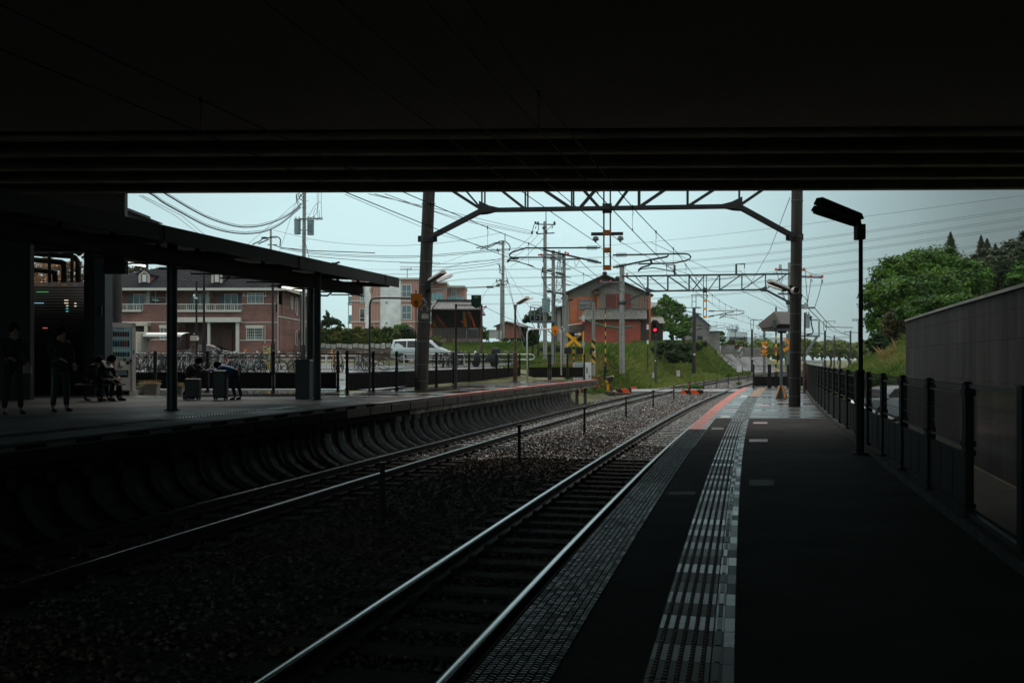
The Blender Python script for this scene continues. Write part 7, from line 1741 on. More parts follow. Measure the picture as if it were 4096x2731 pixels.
# ================================================================ car park things
def loft(m, secs):
    n = len(secs[0]); vs = []; fs = []
    for s in secs: vs += s
    for i in range(len(secs)-1):
        for k in range(n-1): fs.append((i*n+k, i*n+k+1, (i+1)*n+k+1, (i+1)*n+k))
    fs.append(tuple(range(n))); fs.append(tuple((len(secs)-1)*n+k for k in reversed(range(n))))
    return m.add(vs, fs)
def car(name, label, cat, loc, rz, prof, w, belt, roofw, paint, wheels, wins, wr=.32, front_glass=None, glassm=None, lights=True, chrome=False):
    """prof: (x, top z) from rear to front"""
    T = thing(name, label, cat, loc, rz)
    def hw(x):
        a, b = prof[0][0], prof[-1][0]; t_ = (x-a)/(b-a); return w*(1-.22*(max(0, abs(t_-.5)*2-.72)/.28)**2)
    def yat(x, z): 
        h = hw(x)
        if z <= belt: return h*(1-.05*max(0, (.55-z)/.55))
        tp = pw(prof, x); return lerp(h*.985, roofw, min(1, (z-belt)/max(.3, (max(p[1] for p in prof)-belt))))
    xs = sorted(set([p[0] for p in prof]+fr(prof[0][0], prof[-1][0], .2))); secs = []
    for x in xs:
        zt = pw(prof, x); h = hw(x); zb = .22+.16*max(0, (abs(x)-1.9)/.5)
        pts = [(zb, h*.93), (.45, h), (min(belt, zt-.06)*.85, h), (min(belt, zt-.05), h*.985)]
        if zt > belt+.06: pts += [(lerp(belt, zt, .5), yat(x, lerp(belt, zt, .5))), (zt-.05, yat(x, zt)*1.0), (zt, yat(x, zt)*.86)]
        else: pts += [(zt-.03, h*.95), (zt-.012, h*.86), (zt, h*.7)]
        L_ = [(x, y, z) for z, y in pts]; Rr = [(x, -y, z) for z, y in reversed(pts)]
        secs.append(L_+Rr)
    loft(MB(), secs); m = MB(); loft(m, secs); m.build('body', paint, T, smooth='auto')
    gm_ = glassm or glass('car_glass', (.008, .010, .012), .06, .5)
    for poly in wins:
        for s in (-1, 1):
            P = [Vc((x, s*(yat(x, z)+.006), z)) for x, z in poly]; MB().prism(P, (0, s*.006, 0)).build('side_window', gm_, T)
            if chrome:
                Q = P+[P[0]]; MB().tube([p+Vc((0, s*.008, 0)) for p in Q], .011, 5).build('window_trim', steel_l, T)
    if front_glass:
        (xa, za), (xb, zb) = front_glass
        for (p, q) in (((xa, za), (xb, zb)),):
            ya, yb = yat(xa, za)*.86, hw(xb)*.82; n_ = Vc((za-zb, 0, xb-xa)).normalized()*.012
            MB().prism([Vc((xa, -ya, za))+n_, Vc((xa, ya, za))+n_, Vc((xb, yb, zb))+n_, Vc((xb, -yb, zb))+n_], n_).build('windscreen', gm_, T)
    for x in wheels:
        for s in (-1, 1):
            y = s*(hw(x)-.10)
            m = MB().cyl((x, y-s*.1, wr), (x, y+s*.105, wr), wr*1.18, wr*1.18, 24); m.build('wheel_arch', blackm, T)
            wh = MB().cyl((x, y-s*.09, wr), (x, y+s*.115, wr), wr, wr, 24).build('wheel', blackp, T)
            m = MB().cyl((x, y+s*.112, wr), (x, y+s*.122, wr), wr*.62, wr*.62, 20)
            for k in range(9): a = k*math.pi*2/9; m.bar((x, y+s*.125, wr), (x+math.cos(a)*wr*.66, y+s*.125, wr+math.sin(a)*wr*.66), .03, .02)
            m.tube([(x+math.cos(a)*wr*.66, y+s*.12, wr+math.sin(a)*wr*.66) for a in [k*math.pi/8 for k in range(17)]], .018, 5); m.build('rim', steel_l, wh)
    xf = prof[-1][0]
    for s in (-1, 1):
        MB().ball((xf-.28, s*(hw(xf-.28)-.10), belt-.24), .16, 10, 6, (1.4, .75, .6)).build('headlight', mat('headlight_clear', (.6, .62, .58), .1, .05), T, smooth=True)
        xr = prof[0][0]; MB().ball((xr+.16, s*(hw(xr+.16)-.08), belt-.1), .14, 10, 6, (1, .7, .8)).build('tail_light', mat('tail_red', (.2, .02, .02), .2, .1), T, smooth=True)
        MB().ball((front_glass[1][0]-.3, s*(w+.08), belt+.06), .09, 8, 6, (.7, 1.1, .8)).build('wing_mirror', paint, T, smooth=True)
        for hx in (.35, -.6): MB().box((hx, s*(w+.012), belt-.1), (.2, .03, .03)).build('door_handle', steel_l, T)
    if chrome: 
        for s in (-1, 1): MB().boxb(-1.0, 1.1, s*(w+.004)-.004, s*(w+.004)+.004, .42, .45).build('side_trim', steel_l, T)
    MB().box((xf-.02, 0, .42), (.03, .34, .12)).build('number_plate', whitep, T)
    return T
carblk = mat('car_paint_black', (.006, .0065, .008), .18, .1, 2, spec=.35); carsil = mat('car_paint_silver', (.50, .56, .60), .22, .04, 2, metal=.25, spec=.8)
cw = W(837, 0, 80).x
car('black_sedan', 'black saloon car parked in front of the brick apartment house', 'car', (cw, 80, gh(cw-c0(80), 80)+.03), R(-3), [(-2.40, .62), (-2.36, .92), (-1.95, 1.02), (-1.45, 1.07), (-.85, 1.38), (-.2, 1.47), (.3, 1.44), (.7, 1.32), (1.25, 1.04), (1.8, .95), (2.25, .80), (2.42, .58)], .9, .96, .60, carblk, (-1.42, 1.38),
    [[(-1.25, 1.0), (-.82, 1.33), (-.28, 1.41), (-.28, 1.0)], [(-.22, 1.0), (-.22, 1.41), (.28, 1.38), (.66, 1.26), (.98, 1.0)]], front_glass=((.68, 1.36), (1.28, 1.06)), chrome=True)
cw = W(1685, 0, 82).x
car('silver_van', 'silver family van parked behind the thick left gantry pole', 'van', (cw, 82, gh(cw-c0(82), 82)+.03), R(-4), [(-2.42, .8), (-2.38, 1.35), (-2.2, 1.80), (-1.6, 1.87), (0, 1.89), (.7, 1.84), (1.05, 1.70), (1.62, 1.22), (2.0, 1.08), (2.3, .9), (2.42, .62)], .87, 1.12, .66, carsil, (-1.45, 1.45),
    [[(-2.12, 1.2), (-2.05, 1.68), (-1.1, 1.72), (-1.1, 1.2)], [(-1.02, 1.2), (-1.02, 1.72), (.02, 1.72), (.02, 1.16)], [(.1, 1.14), (.1, 1.70), (.62, 1.66), (.95, 1.5), (1.36, 1.16)]], wr=.33, front_glass=((1.02, 1.72), (1.62, 1.26)))
pv = U(6.3, 50.5, 0); 
pc_ = car('parked_car', 'pale blue white car parked on the low ground beyond the right fence', 'car', (pv.x, 50.5, -1.57), R(205), [(-2.2, .7), (-2.16, 1.1), (-2.0, 1.3), (-1.3, 1.5), (-.2, 1.56), (.4, 1.5), (.8, 1.36), (1.35, 1.05), (1.9, .95), (2.2, .6)], .84, .98, .6, mat('car_paint_pale', (.62, .7, .75), .25, .05, 2), (-1.35, 1.35),
    [[(-1.6, 1.05), (-1.2, 1.42), (-.3, 1.48), (-.3, 1.05)], [(-.22, 1.05), (-.22, 1.48), (.4, 1.42), (1.0, 1.05)]], front_glass=((.8, 1.38), (1.38, 1.08)))
pc_.scale = (1.12, 1.12, 1.12)
# bicycles
def bicycle(label, fm_, bas=True, child=False):
    T = thing('bicycle', label, 'bicycle', (0, 0, 0), 0, 'bicycles parked behind the platform fence')
    for x in (-.52, .52):
        m = MB().tube([(x+math.cos(a)*.32, 0, .33+math.sin(a)*.32) for a in [k*math.pi/8 for k in range(17)]], .018, 5)
        for k in range(8): a = k*math.pi/4; m.bar((x, 0, .33), (x+math.cos(a)*.31, 0, .33+math.sin(a)*.31), .006)
        m.cyl((x, -.05, .33), (x, .05, .33), .025, .025, 6); m.build('wheel', blackp, T)
        MB().tube([(x+math.cos(a)*.355, 0, .33+math.sin(a)*.355) for a in [R(20)+k*R(140)/7 for k in range(8)]], .02, 5).build('mudguard', steel_l, T)
    m = MB().tube([(.52, 0, .33), (.40, 0, .72), (.36, 0, .86)], .018, 6).tube([(.40, 0, .70), (.1, 0, .42), (-.06, 0, .30)], .02, 6).tube([(-.06, 0, .30), (-.16, 0, .62), (-.20, 0, .82)], .017, 6).tube([(-.06, 0, .3), (-.52, 0, .33), (-.18, 0, .66)], .012, 5); m.build('frame', fm_, T)
    MB().tube([(.20, .27, .98), (.33, .2, .98), (.38, .06, .92), (.38, -.06, .92), (.33, -.2, .98), (.20, -.27, .98)], .013, 6).build('handlebar', steel_l, T)
    MB().ball((-.2, 0, .86), .13, 8, 5, (1, .7, .32)).build('saddle', blackp, T)
    if bas:
        m = MB()
        for z in (.70, .78, .86, .93): m.tube([(.45, -.15, z), (.76, -.15, z), (.76, .15, z), (.45, .15, z), (.45, -.15, z)], .007, 4)
        for k in range(6): X = .45+k*.062; m.bar((X, -.15, .7), (X, -.15, .93), .006).bar((X, .15, .7), (X, .15, .93), .006).bar((X, -.15, .7), (X, .15, .7), .006)
        m.build('basket', blackp if not child else steel_l, T)
    m = MB().cyl((-.06, -.07, .3), (-.06, .07, .3), .07, .07, 10).bar((-.06, .08, .3), (.04, .08, .18), .02).bar((-.06, -.08, .3), (-.16, -.08, .42), .02); m.build('crank', steel_g, T)
    m = MB().bar((-.62, -.07, .70), (-.22, -.07, .70), .01).bar((-.62, .07, .70), (-.22, .07, .70), .01).bar((-.62, 0, .70), (-.52, 0, .33), .01); m.build('rear_rack', steel_l, T)
    return T
fcol = [('black', mat('bike_black', (.02, .02, .02), .35)), ('silver', steel_l), ('white', whitep), ('teal', mat('bike_teal', (.04, .3, .3), .35)), ('dark red', mat('bike_red', (.25, .02, .02), .35))]
protos = {}
def gz(x, Z): X = (x-CX)/F*Z; return Vc((X, Z, gh(X-c0(Z), Z)+.03))
rk = random.Random(21); seen = {}
blist = [(x, rk.uniform(43.5, 49), rk.choice([0, 0, 1, 1, 2, 0]), rk.uniform(-115, -65)) for x in range(522, 1010, 13)]
blist += [(960, 46, 3, -70), (1002, 45.5, 3, -20), (1035, 46, 0, -60), (1062, 47, 1, -120), (1130, 46, 0, 10), (1160, 47, 0, -30), (1206, 47, 1, -80), (1338, 50, 1, -80), (1350, 49, 0, -100), (1362, 50.5, 2, -70), (1440, 52, 0, -60), (1462, 53, 0, -110), (1500, 52, 0, -20), (1586, 55, 1, -80), (1752, 60, 0, -60), (1772, 60, 0, -90), (1790, 61, 0, -80), (1812, 60, 0, -110), (1838, 62, 0, -30), (2008, 66, 0, -20)]
for x, Z, ci, an in blist:
    cn_, fm_ = fcol[ci]
    where = ('in the crowded row between the vending machine and the near column' if x < 640 else 'in the crowded row behind the suitcases' if x < 1010 else 'near the yellow banner' if x < 1100 else 'left of the dark steel cabinet' if x < 1240 else 'by the white guard rail right of the columns' if x < 1530 else 'in front of the silver van' if x < 1700 else 'beyond the mirror post' if x < 1900 else 'at the far end of the guard rail')
    lb = cn_+' framed bicycle '+where
    if ci not in protos: o = bicycle(lb, fm_); protos[ci] = o
    else: o = copy_tree(protos[ci])
    o['label'] = lb; o.location = gz(x, Z); o.rotation_euler = (R(rk.uniform(-6, 6)), 0, R(an))
    o['group'] = 'bicycles parked '+where
# scooter
p = gz(1940, 62); T = thing('motor_scooter', 'dark covered motor scooter parked behind the fence, right of the mirror', 'scooter', p, R(170))
m = MB()
for x in (-.58, .58): m.cyl((x, -.06, .24), (x, .06, .24), .24, .24, 18)
m.build('wheels', blackp, T)
loft(m := MB(), [[(x, .14*s, .3), (x, .17*s, z*.8), (x, .10*s, z), (x, -.10*s, z), (x, -.17*s, z*.8), (x, -.14*s, .3)] for x, z, s in ((-.85, .78, .7), (-.6, .86, 1.2), (-.2, .82, 1.2), (.0, .45, 1), (.25, .42, 1), (.42, 1.0, 1.3), (.6, .9, 1.0), (.72, .6, .6))]); m.build('body', mat('scooter_dark', (.03, .04, .045), .3, .1), T, smooth='auto')
MB().boxb(-.95, -.45, -.22, .22, .86, 1.18).build('top_box', blackp, T, bevel=.04); MB().tube([(.35, .3, 1.02), (.42, 0, 1.05), (.35, -.3, 1.02)], .018, 6).build('handlebar', blackp, T); MB().ball((.62, 0, .92), .09, 8, 6).build('headlight', whitep, T)
# guard rails
def grail(label, pts, hs, Z, posts):
    T = thing('guard_rail', label, 'guard rail', gz(pts[0], Z)); m = MB()
    for h_ in hs: m.tube([gz(x, Z)+Vc((0, 0, h_)) for x in pts], .032, 8)
    m.build('rails', whitep, T, world=True)
    for x in posts: p = gz(x, Z); MB().cyl(p, p+Vc((0, 0, hs[0]+.06)), .045, .045, 8).build('post', whitep, T, world=True)
    return T
grail('white three bar guard rail behind the crowded bicycles', (500, 700, 900, 1100, 1280, 1440), (.72, .45, .18), 60, (540, 680, 880, 1075, 1305, 1442))
grail('white two bar guard rail ending in a rounded loop near the climbing lane', (1614, 1750, 1900, 2030, 2110), (.78, .42), 66, (1616, 1700, 1776, 1857, 1985))
m = MB().tube([gz(2110, 66)+Vc((0, 0, .78)), gz(2128, 66)+Vc((0, 0, .77)), gz(2136, 66)+Vc((0, 0, .68)), gz(2138, 66)+Vc((0, 0, .6)), gz(2136, 66)+Vc((0, 0, .5)), gz(2128, 66)+Vc((0, 0, .43)), gz(2110, 66)+Vc((0, 0, .42))], .032, 8)
tag(m.build('rail_loop_end', whitep), 'rounded white loop closing the end of the guard rail', 'rail end')
T = thing('sloping_rail', 'white handrails sloping down beside the parked bicycles', 'handrail', gz(1480, 57)); m = MB()
for dy in (0, 20): m.tube([W(1442, 1436+dy, 57), W(1490, 1440+dy, 57), W(1566, 1474+dy*.6, 55)], .03, 8); 
for dy in (0, 22): m.tube([W(1616, 1434+dy, 57), W(1660, 1448+dy, 57), W(1730, 1478+dy*.3, 55)], .03, 8)
m.build('rails', mat('rail_pale_lilac', (.55, .5, .6), .4), T, world=True)
# low black railing in front of the apartments
T = thing('low_black_railing', 'low black bar railing with white knobs in front of the apartments', 'railing', gz(700, 74)); m = MB()
p0, p1 = gz(500, 74), gz(1205, 74)
for h_ in (.72, .2): m.bar(p0+Vc((0, 0, h_)), p1+Vc((0, 0, h_)), .03)
for k in range(95): q = p0.lerp(p1, k/94); m.bar(q+Vc((0, 0, .05)), q+Vc((0, 0, .78)), .018)
m.build('bars', blackp, T, world=True); m = MB()
for k in range(9): q = p0.lerp(p1, k/8); m.cyl(q, q+Vc((0, 0, .82)), .04, .04, 8)
m.build('posts', blackp, T, world=True); m = MB()
for k in range(9): q = p0.lerp(p1, k/8); m.ball(q+Vc((0, 0, .9)), .07, 8, 6)
m.build('knobs', whitep, T, world=True)
# shelter, white wall
T = thing('cycle_shelter', 'arched white corrugated cycle shelter roof on a grey post', 'shelter', gz(585, 72)); a, b = W(548, 0, 72).x, W(744, 0, 72).x
vs = []; fs = []; zc = EH-(1342-HY)/F*72
for i in range(41):
    X = lerp(a, b, i/40); 
    for k in range(7): t_ = k/6; vs.append((X, 71-.1+t_*2.2, zc+.22*math.sin(t_*math.pi*.6)+.02*(i % 2)))
for i in range(40):
    for k in range(6): fs.append((i*7+k, i*7+k+1, (i+1)*7+k+1, (i+1)*7+k))
MB().add(vs, fs).boxb(a, b, 70.85, 70.92, zc-.1, zc+.06).build('roof', whitep, T, world=True)
m = MB().bar(W(585, 1425, 72), W(585, 1350, 72), .16).tube([W(585, 1372, 72), W(600, 1356, 72), W(615, 1344, 72)], .05, 6).tube([W(585, 1372, 72), W(572, 1356, 72), W(560, 1344, 72)], .05, 6).tube([W(706, 1425, 72), W(708, 1380, 72), W(722, 1360, 72), W(730, 1344, 72)], .05, 6); m.build('post', steel_g, T, world=True)
T = thing('bin_store', 'plain pale block wall of a bin store beside the shelter', 'wall', gz(545, 70)); a = W(524, 1326, 70); b = W(548, 1430, 70)
MB().boxb(a.x, b.x, 70, 72, b.z, a.z).build('wall', cream, T, world=True); MB().boxb(b.x, W(574, 0, 71).x, 70.8, 72, b.z, a.z-.1).build('shaded_side', mat('shaded_render', (.28, .27, .25), .8), T, world=True)  # second box takes a darker grey to stand for its shade
T = thing('meter_cabinet', 'brown meter cabinet below the pale box on the slim post', 'cabinet', gz(775, 52)); a = W(761, 1376, 52); b = W(788, 1470, 52)
MB().boxb(a.x, b.x, 52, 52.3, b.z, a.z).build('body', mat('meter_brown', (.09, .06, .055), .6, .1), T, world=True); MB().box(W(773, 1388, 51.98), (.1, .02, .12)).build('meter_window', blackm, T, world=True); MB().boxb(a.x-.04, b.x+.06, 51.95, 52.35, a.z, a.z+.04).build('lid', mat('meter_lid', (.16, .07, .06)), T, world=True)
def lot_post(label, x, yt, ys, Z, r):
    b = gz(x, Z); t_ = W(x, yt, Z); s_ = W(x, ys, Z); T = thing('lamp_column', label, 'lamp column', b, group='slim black lamp columns in the car park')
    MB().cyl(Vc((b.x, Z, b.z)), Vc((b.x, Z, s_.z)), r*1.9, r*1.9, 12).build('lower_sleeve', blackp, T, world=True); MB().cyl(Vc((b.x, Z, s_.z)), t_, r, r, 10).build('upper_shaft', blackp, T, world=True)
    m = MB().bar(t_, t_+Vc((.9, .3, .3)), .05).box(t_+Vc((1.1, .4, .36)), (.9, .16, .07), Matrix.Rotation(R(-18), 3, 'Y')); m.build('lamp_head', blackp, T, world=True)
lot_post('slim black column left of the black saloon', 816, 1080, 1357, 44, .052)
lot_post('slim black column right of the yellow banner', 1091, 1080, 1374, 44, .052)
lot_post('slim black column beside the dark steel cabinet', 1214, 1090, 1380, 44, .045)
lot_post('slim dark column left of the canopy end columns', 1203, 1090, 1382, 48, .03)
T = thing('camera_post', 'slim black post with pale box and white security camera', 'camera post', gz(786, 44)); b = gz(786, 44)
MB().cyl(b, W(786, 1125, 44), .045, .045, 10).build('post', blackp, T, world=True); a = W(763, 1343, 43.9); c = W(792, 1363, 43.9)
MB().boxb(a.x, c.x, 43.8, 44, c.z, a.z).build('pale_box', cream, T, world=True, bevel=.01)
m = MB().ball(W(777, 1184, 43.8), .06, 10, 7, (1, 1, 1.3)).box(W(783, 1193, 43.8), (.14, .1, .08)); m.build('dome_camera', whitep, T, world=True, smooth=True)
m = MB().cyl(W(794, 1352, 43.7), W(790, 1360, 43.7), .04, .05, 8).ball(W(776, 1336, 43.7), .03); m.build('bullet_camera', whitep, T, world=True)
MB().tube([W(790, 1146, 43.9), W(803, 1154, 43.9), (W(811, 1146, 43.9)), W(807, 1132, 43.9)], .012, 5).build('loose_cable', blackm, T, world=True)
# yellow banner
Zt = 47.0; T = thing('banner_sign', 'tall narrow yellow banner sign with a crimson header', 'banner', gz(1068, Zt)); bw = lambda x: (x-1068)/F*Zt
bp_ = gz(1068, Zt); h0 = lambda y: EH-(y-HY)/F*Zt-bp_.z
def bq(nm_, mt, x0, x1, y0, y1, d=0.0): return MB().boxb(bw(x0), bw(x1), -d-.01, -d, h0(y1), h0(y0)).build(nm_, mt, T)
bq('backing', mat('banner_yellow', (.62, .42, .05), .6, .15), 1053, 1082, 1373, 1475); bq('header', mat('banner_crimson', (.42, .01, .07), .5, .1), 1053, 1082, 1373, 1381, .012)
text_mesh('YuGO! LOCK', .055, .001, 'lettering', whitep, T, Matrix.Translation((bw(1067.5), -.028, h0(1377))))
MB().cyl((bw(1062), -.013, h0(1394)), (bw(1062), -.018, h0(1394)), .105, .105, 20).build('pale_disc', mat('banner_pale_green', (.35, .45, .33)), T)
MB().cyl((bw(1062.5), -.019, h0(1394)), (bw(1062.5), -.023, h0(1394)), .07, .07, 16).build('green_disc', mat('banner_green', (.10, .19, .03), .6, .5, 30), T)
MB().ball((bw(1073), -.02, h0(1387)), .035, 10, 6, (1, .2, 1)).build('printed_head', mat('print_brown', (.06, .02, .015)), T); MB().ball((bw(1075), -.02, h0(1397)), .07, 10, 6, (.8, .15, .9)).build('printed_shirt', mat('print_grey', (.42, .45, .5)), T)
for i, (x, y, c) in enumerate(((1060.5, 1415, 'ア'), (1067, 1421, 'の'), (1074, 1416, 'ス'), (1060, 1429, 'イ'), (1067, 1429, 'ラ'), (1074, 1431, 'ロ'))):
    bq('text_tile', mat('banner_tile', (.45, .58, .52)), x-3, x+3, y-6, y+6, .012); text_mesh(c, .085, .001, 'lettering', blackm, T, Matrix.Translation((bw(x), -.026, h0(y))))
m = MB().cyl((bw(1083), 0, 0), (bw(1083), 0, h0(1373)), .02, .02, 8); m.build('banner_pole', whitep, T)
# small coloured things among the bicycles
tag(MB().prism([W(904, 1430, 46), W(916, 1441, 46), W(909, 1455, 46), W(902, 1444, 46)], (0, .1, 0)).build('red_cover', redp), 'bright red cloth cover among the bicycles by the sedan', 'cover')
tag(MB().prism([W(818, 1412, 46), W(823, 1424, 46), W(818, 1432, 46)], (0, .1, 0)).build('red_flag', redp), 'small red flag beside the slim black column', 'flag')
tag(MB().bar(W(983, 1397, 50), W(966, 1440, 50), .07).build('orange_pole', orange), 'orange striped pole leaning over the bicycles before the black saloon', 'pole')
tag(MB().bar(W(1325, 1397, 50), W(1348, 1490, 50), .07).build('orange_pole', orange), 'orange pole leaning by the guard rail right of the canopy columns', 'pole')
tag(MB().prism([W(1135, 1440, 47), W(1140, 1432, 47), W(1175, 1433, 47), W(1185, 1445, 47), W(1184, 1487, 47), W(1150, 1487, 47), W(1150, 1450, 47)], (0, .6, 0)).build('cream_tarpaulin', mat('tarp_cream', (.5, .47, .36), .7, .3, 3)), 'cream tarpaulin bundle left of the dark steel cabinet', 'tarpaulin')
tag(MB().prism([W(953, 1470, 46), W(957, 1458, 46), W(960, 1486, 46), W(950, 1484, 46)], (0, .15, 0)).build('pink_bag', mat('bag_pink', (.6, .05, .3), .5)), 'small pink bag hanging on a bicycle behind the bending child', 'bag')
MBb = MB().boxb(W(1803, 0, 70).x, W(1853, 0, 70).x, 70, 70.2, gh(-20, 70), EH-(1407-HY)/F*70); tag(MBb.build('dark_wall_panel', mat('dark_slab', (.03, .03, .03))), 'low dark wall panel right of the silver van', 'wall')
# ================================================================ signs and lamps on the platforms
def num_plate(T, s, poly, cx_, cy_, Z, mt, size, yv, tm=None):
    m = MB().prism([W(x, y, Z) for x, y in poly], (0, .012, 0)); o = m.build('sign_plate', mt, T, world=True)
    q = W(cx_, cy_, Z)-T.location; text_mesh(s, size, .002, 'number', tm or blackm, o, Matrix.Translation((q.x, q.y-.006, q.z)))
    return o
brown_or = mat('sign_orange', (.75, .24, .015), .5, .15, 4); sign_g = mat('sign_grey', (.35, .37, .38), .5, .1, 4)
def hoop(label, Z, base, pts, mt, r=.035):
    T = thing('sign_hoop', label, 'sign hoop', GX(base, Z, PZ)); P = [GX(base, Z, PZ)]+[W(x, y, Z) for x, y in pts]
    MB().tube(P, r, 10).build('bent_tube', mt, T, world=True, smooth=True); MB().cyl(P[0], P[0]+Vc((0, 0, .015)), r*2.2, r*2.2, 12).build('foot_plate', mt, T, world=True); return T
T = hoop('grey bent tube post carrying the two dark number 8 signs', 29.6, 1478, [(1479, 1230), (1480, 1212), (1485, 1199), (1496, 1192.5), (1510, 1191), (1680, 1193), (1694, 1198), (1703, 1212), (1706, 1224)], steel_g, .032)
num_plate(T, '8', [(1643.5, 1174.5), (1688, 1174.5), (1688, 1214), (1664.5, 1237.5), (1643.5, 1214)], 1665, 1214, 29.4, brown_or, .24, 0)
num_plate(T, '8', [(1698, 1214), (1719, 1236), (1698, 1256), (1678, 1235)], 1698, 1237, 29.25, sign_g, .22, 0)
P8 = thing('pole_name_plate', 'small white name plate strapped to the thick left gantry pole', 'plate', W(1700, 1265, 32.6))
MB().box(W(1700, 1265, 32.6), (.21, .02, .15)).build('plate', whited, P8, world=True); text_mesh('こJ7', .085, .001, 'lettering', blackm, P8, Matrix.Translation((.01, -.014, .02))); text_mesh('ESD CHI 11', .028, .001, 'lettering', blackm, P8, Matrix.Translation((0, -.014, -.055)))
T = hoop('white bent tube post carrying the two number 9 signs', 47.0, 2109, [(2108, 1345), (2109, 1330), (2114, 1321), (2124, 1317), (2140, 1316), (2225, 1316), (2236, 1320), (2243, 1330), (2245, 1500)], whitep, .035)
T9 = num_plate(T, '9', [(2205, 1304.5), (2234, 1304.5), (2234, 1326), (2219, 1343), (2205, 1327)], 2220, 1329, 46.8, brown_or, .26, 0)
num_plate(T, '9', [(2249, 1302), (2262, 1318), (2249, 1331), (2235, 1317)], 2248, 1318, 46.7, mat('sign_pale', (.5, .53, .54), .5), .25, 0)
# mirror post; its reflection is modelled as coloured stripes on a dark panel
Zm = 33.4; T = thing('mirror_board', 'wide framed double mirror board on a post, its reflection painted as orange and grey stripes', 'mirror', GX(1824, Zm, PZ))
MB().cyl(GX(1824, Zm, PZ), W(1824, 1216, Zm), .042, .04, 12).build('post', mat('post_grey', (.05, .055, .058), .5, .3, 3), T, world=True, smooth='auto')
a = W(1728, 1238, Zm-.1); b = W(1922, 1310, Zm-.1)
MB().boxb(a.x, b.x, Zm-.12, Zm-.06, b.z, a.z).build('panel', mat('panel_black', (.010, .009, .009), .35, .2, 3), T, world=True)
m = MB()
for z in (a.z-.02, b.z): m.boxb(a.x-.015, b.x+.015, Zm-.15, Zm-.05, z, z+.02)
fm1 = MB().boxb(a.x-.015, b.x+.015, Zm-.16, Zm-.05, a.z-.012, a.z+.02); fm1.build('top_frame', steel_l, T, world=True)
m = MB().boxb(a.x-.015, b.x+.015, Zm-.15, Zm-.05, b.z-.015, b.z+.005).boxb(a.x-.015, a.x+.003, Zm-.15, Zm-.05, b.z, a.z-.012).boxb(b.x-.003, b.x+.015, Zm-.15, Zm-.05, b.z, a.z-.012).boxb(W(1822, 0, Zm).x-.03, W(1822, 0, Zm).x+.02, Zm-.14, Zm-.05, b.z, a.z-.012); m.build('red_frame', mat('frame_oxide', (.14, .03, .015), .4, .3), T, world=True)
def reflection_stripe(poly, mt, nm_='reflection_stripe'): MB().prism([W(x, y, Zm-.125) for x, y in poly], (0, .004, 0)).build(nm_, mt, T, world=True)  # strips of the mirror's reflection, put in as flat colour
so_ = mat('reflection_ochre', (.30, .13, .015), .4, .3, 5); sg_ = mat('reflection_grey', (.05, .048, .04), .4); sr_ = mat('reflection_vermilion', (.60, .07, .01), .4); sp_ = mat('reflection_pale', (.15, .16, .15), .4)
reflection_stripe([(1730, 1276), (1750, 1308), (1730, 1308)], so_); reflection_stripe([(1731, 1255), (1775, 1308), (1755, 1308), (1731, 1275)], sg_); reflection_stripe([(1740, 1252), (1762, 1284), (1782, 1308), (1777, 1308), (1755, 1282)], sp_); reflection_stripe([(1742, 1252), (1765, 1280), (1785, 1308), (1778, 1308), (1760, 1284)], sr_)
reflection_stripe([(1851, 1246), (1861, 1246), (1870, 1308), (1854, 1308)], so_); reflection_stripe([(1862, 1246), (1870, 1246), (1888, 1308), (1880, 1308)], sg_); reflection_stripe([(1869, 1246), (1875, 1246), (1884, 1276), (1880, 1276)], sp_); reflection_stripe([(1877, 1246), (1881, 1246), (1904, 1308), (1895, 1308)], sr_)
MB().box(W(1848, 1287, Zm-.13), (.065, .004, .04)).build('pink_sticker', emit('sticker_pink', (.6, .05, .12), .1), T, world=True)
T2 = thing('shield_sign', 'dark green pentagon sign reading 787 above the mirror board', 'sign', W(1906, 1220, Zm))
MB().bar(W(1828, 1221, Zm), W(1890, 1221, Zm), .035).build('arm', steel_d, T2, world=True)
num_plate(T2, '787', [(1885, 1180), (1925, 1180), (1925, 1222), (1905, 1234), (1885, 1222)], 1905, 1189, Zm-.03, mat('sign_dark_green', (.006, .035, .025), .5, .2), .13, 0, mat('digit_green', (.3, .55, .45), .5))
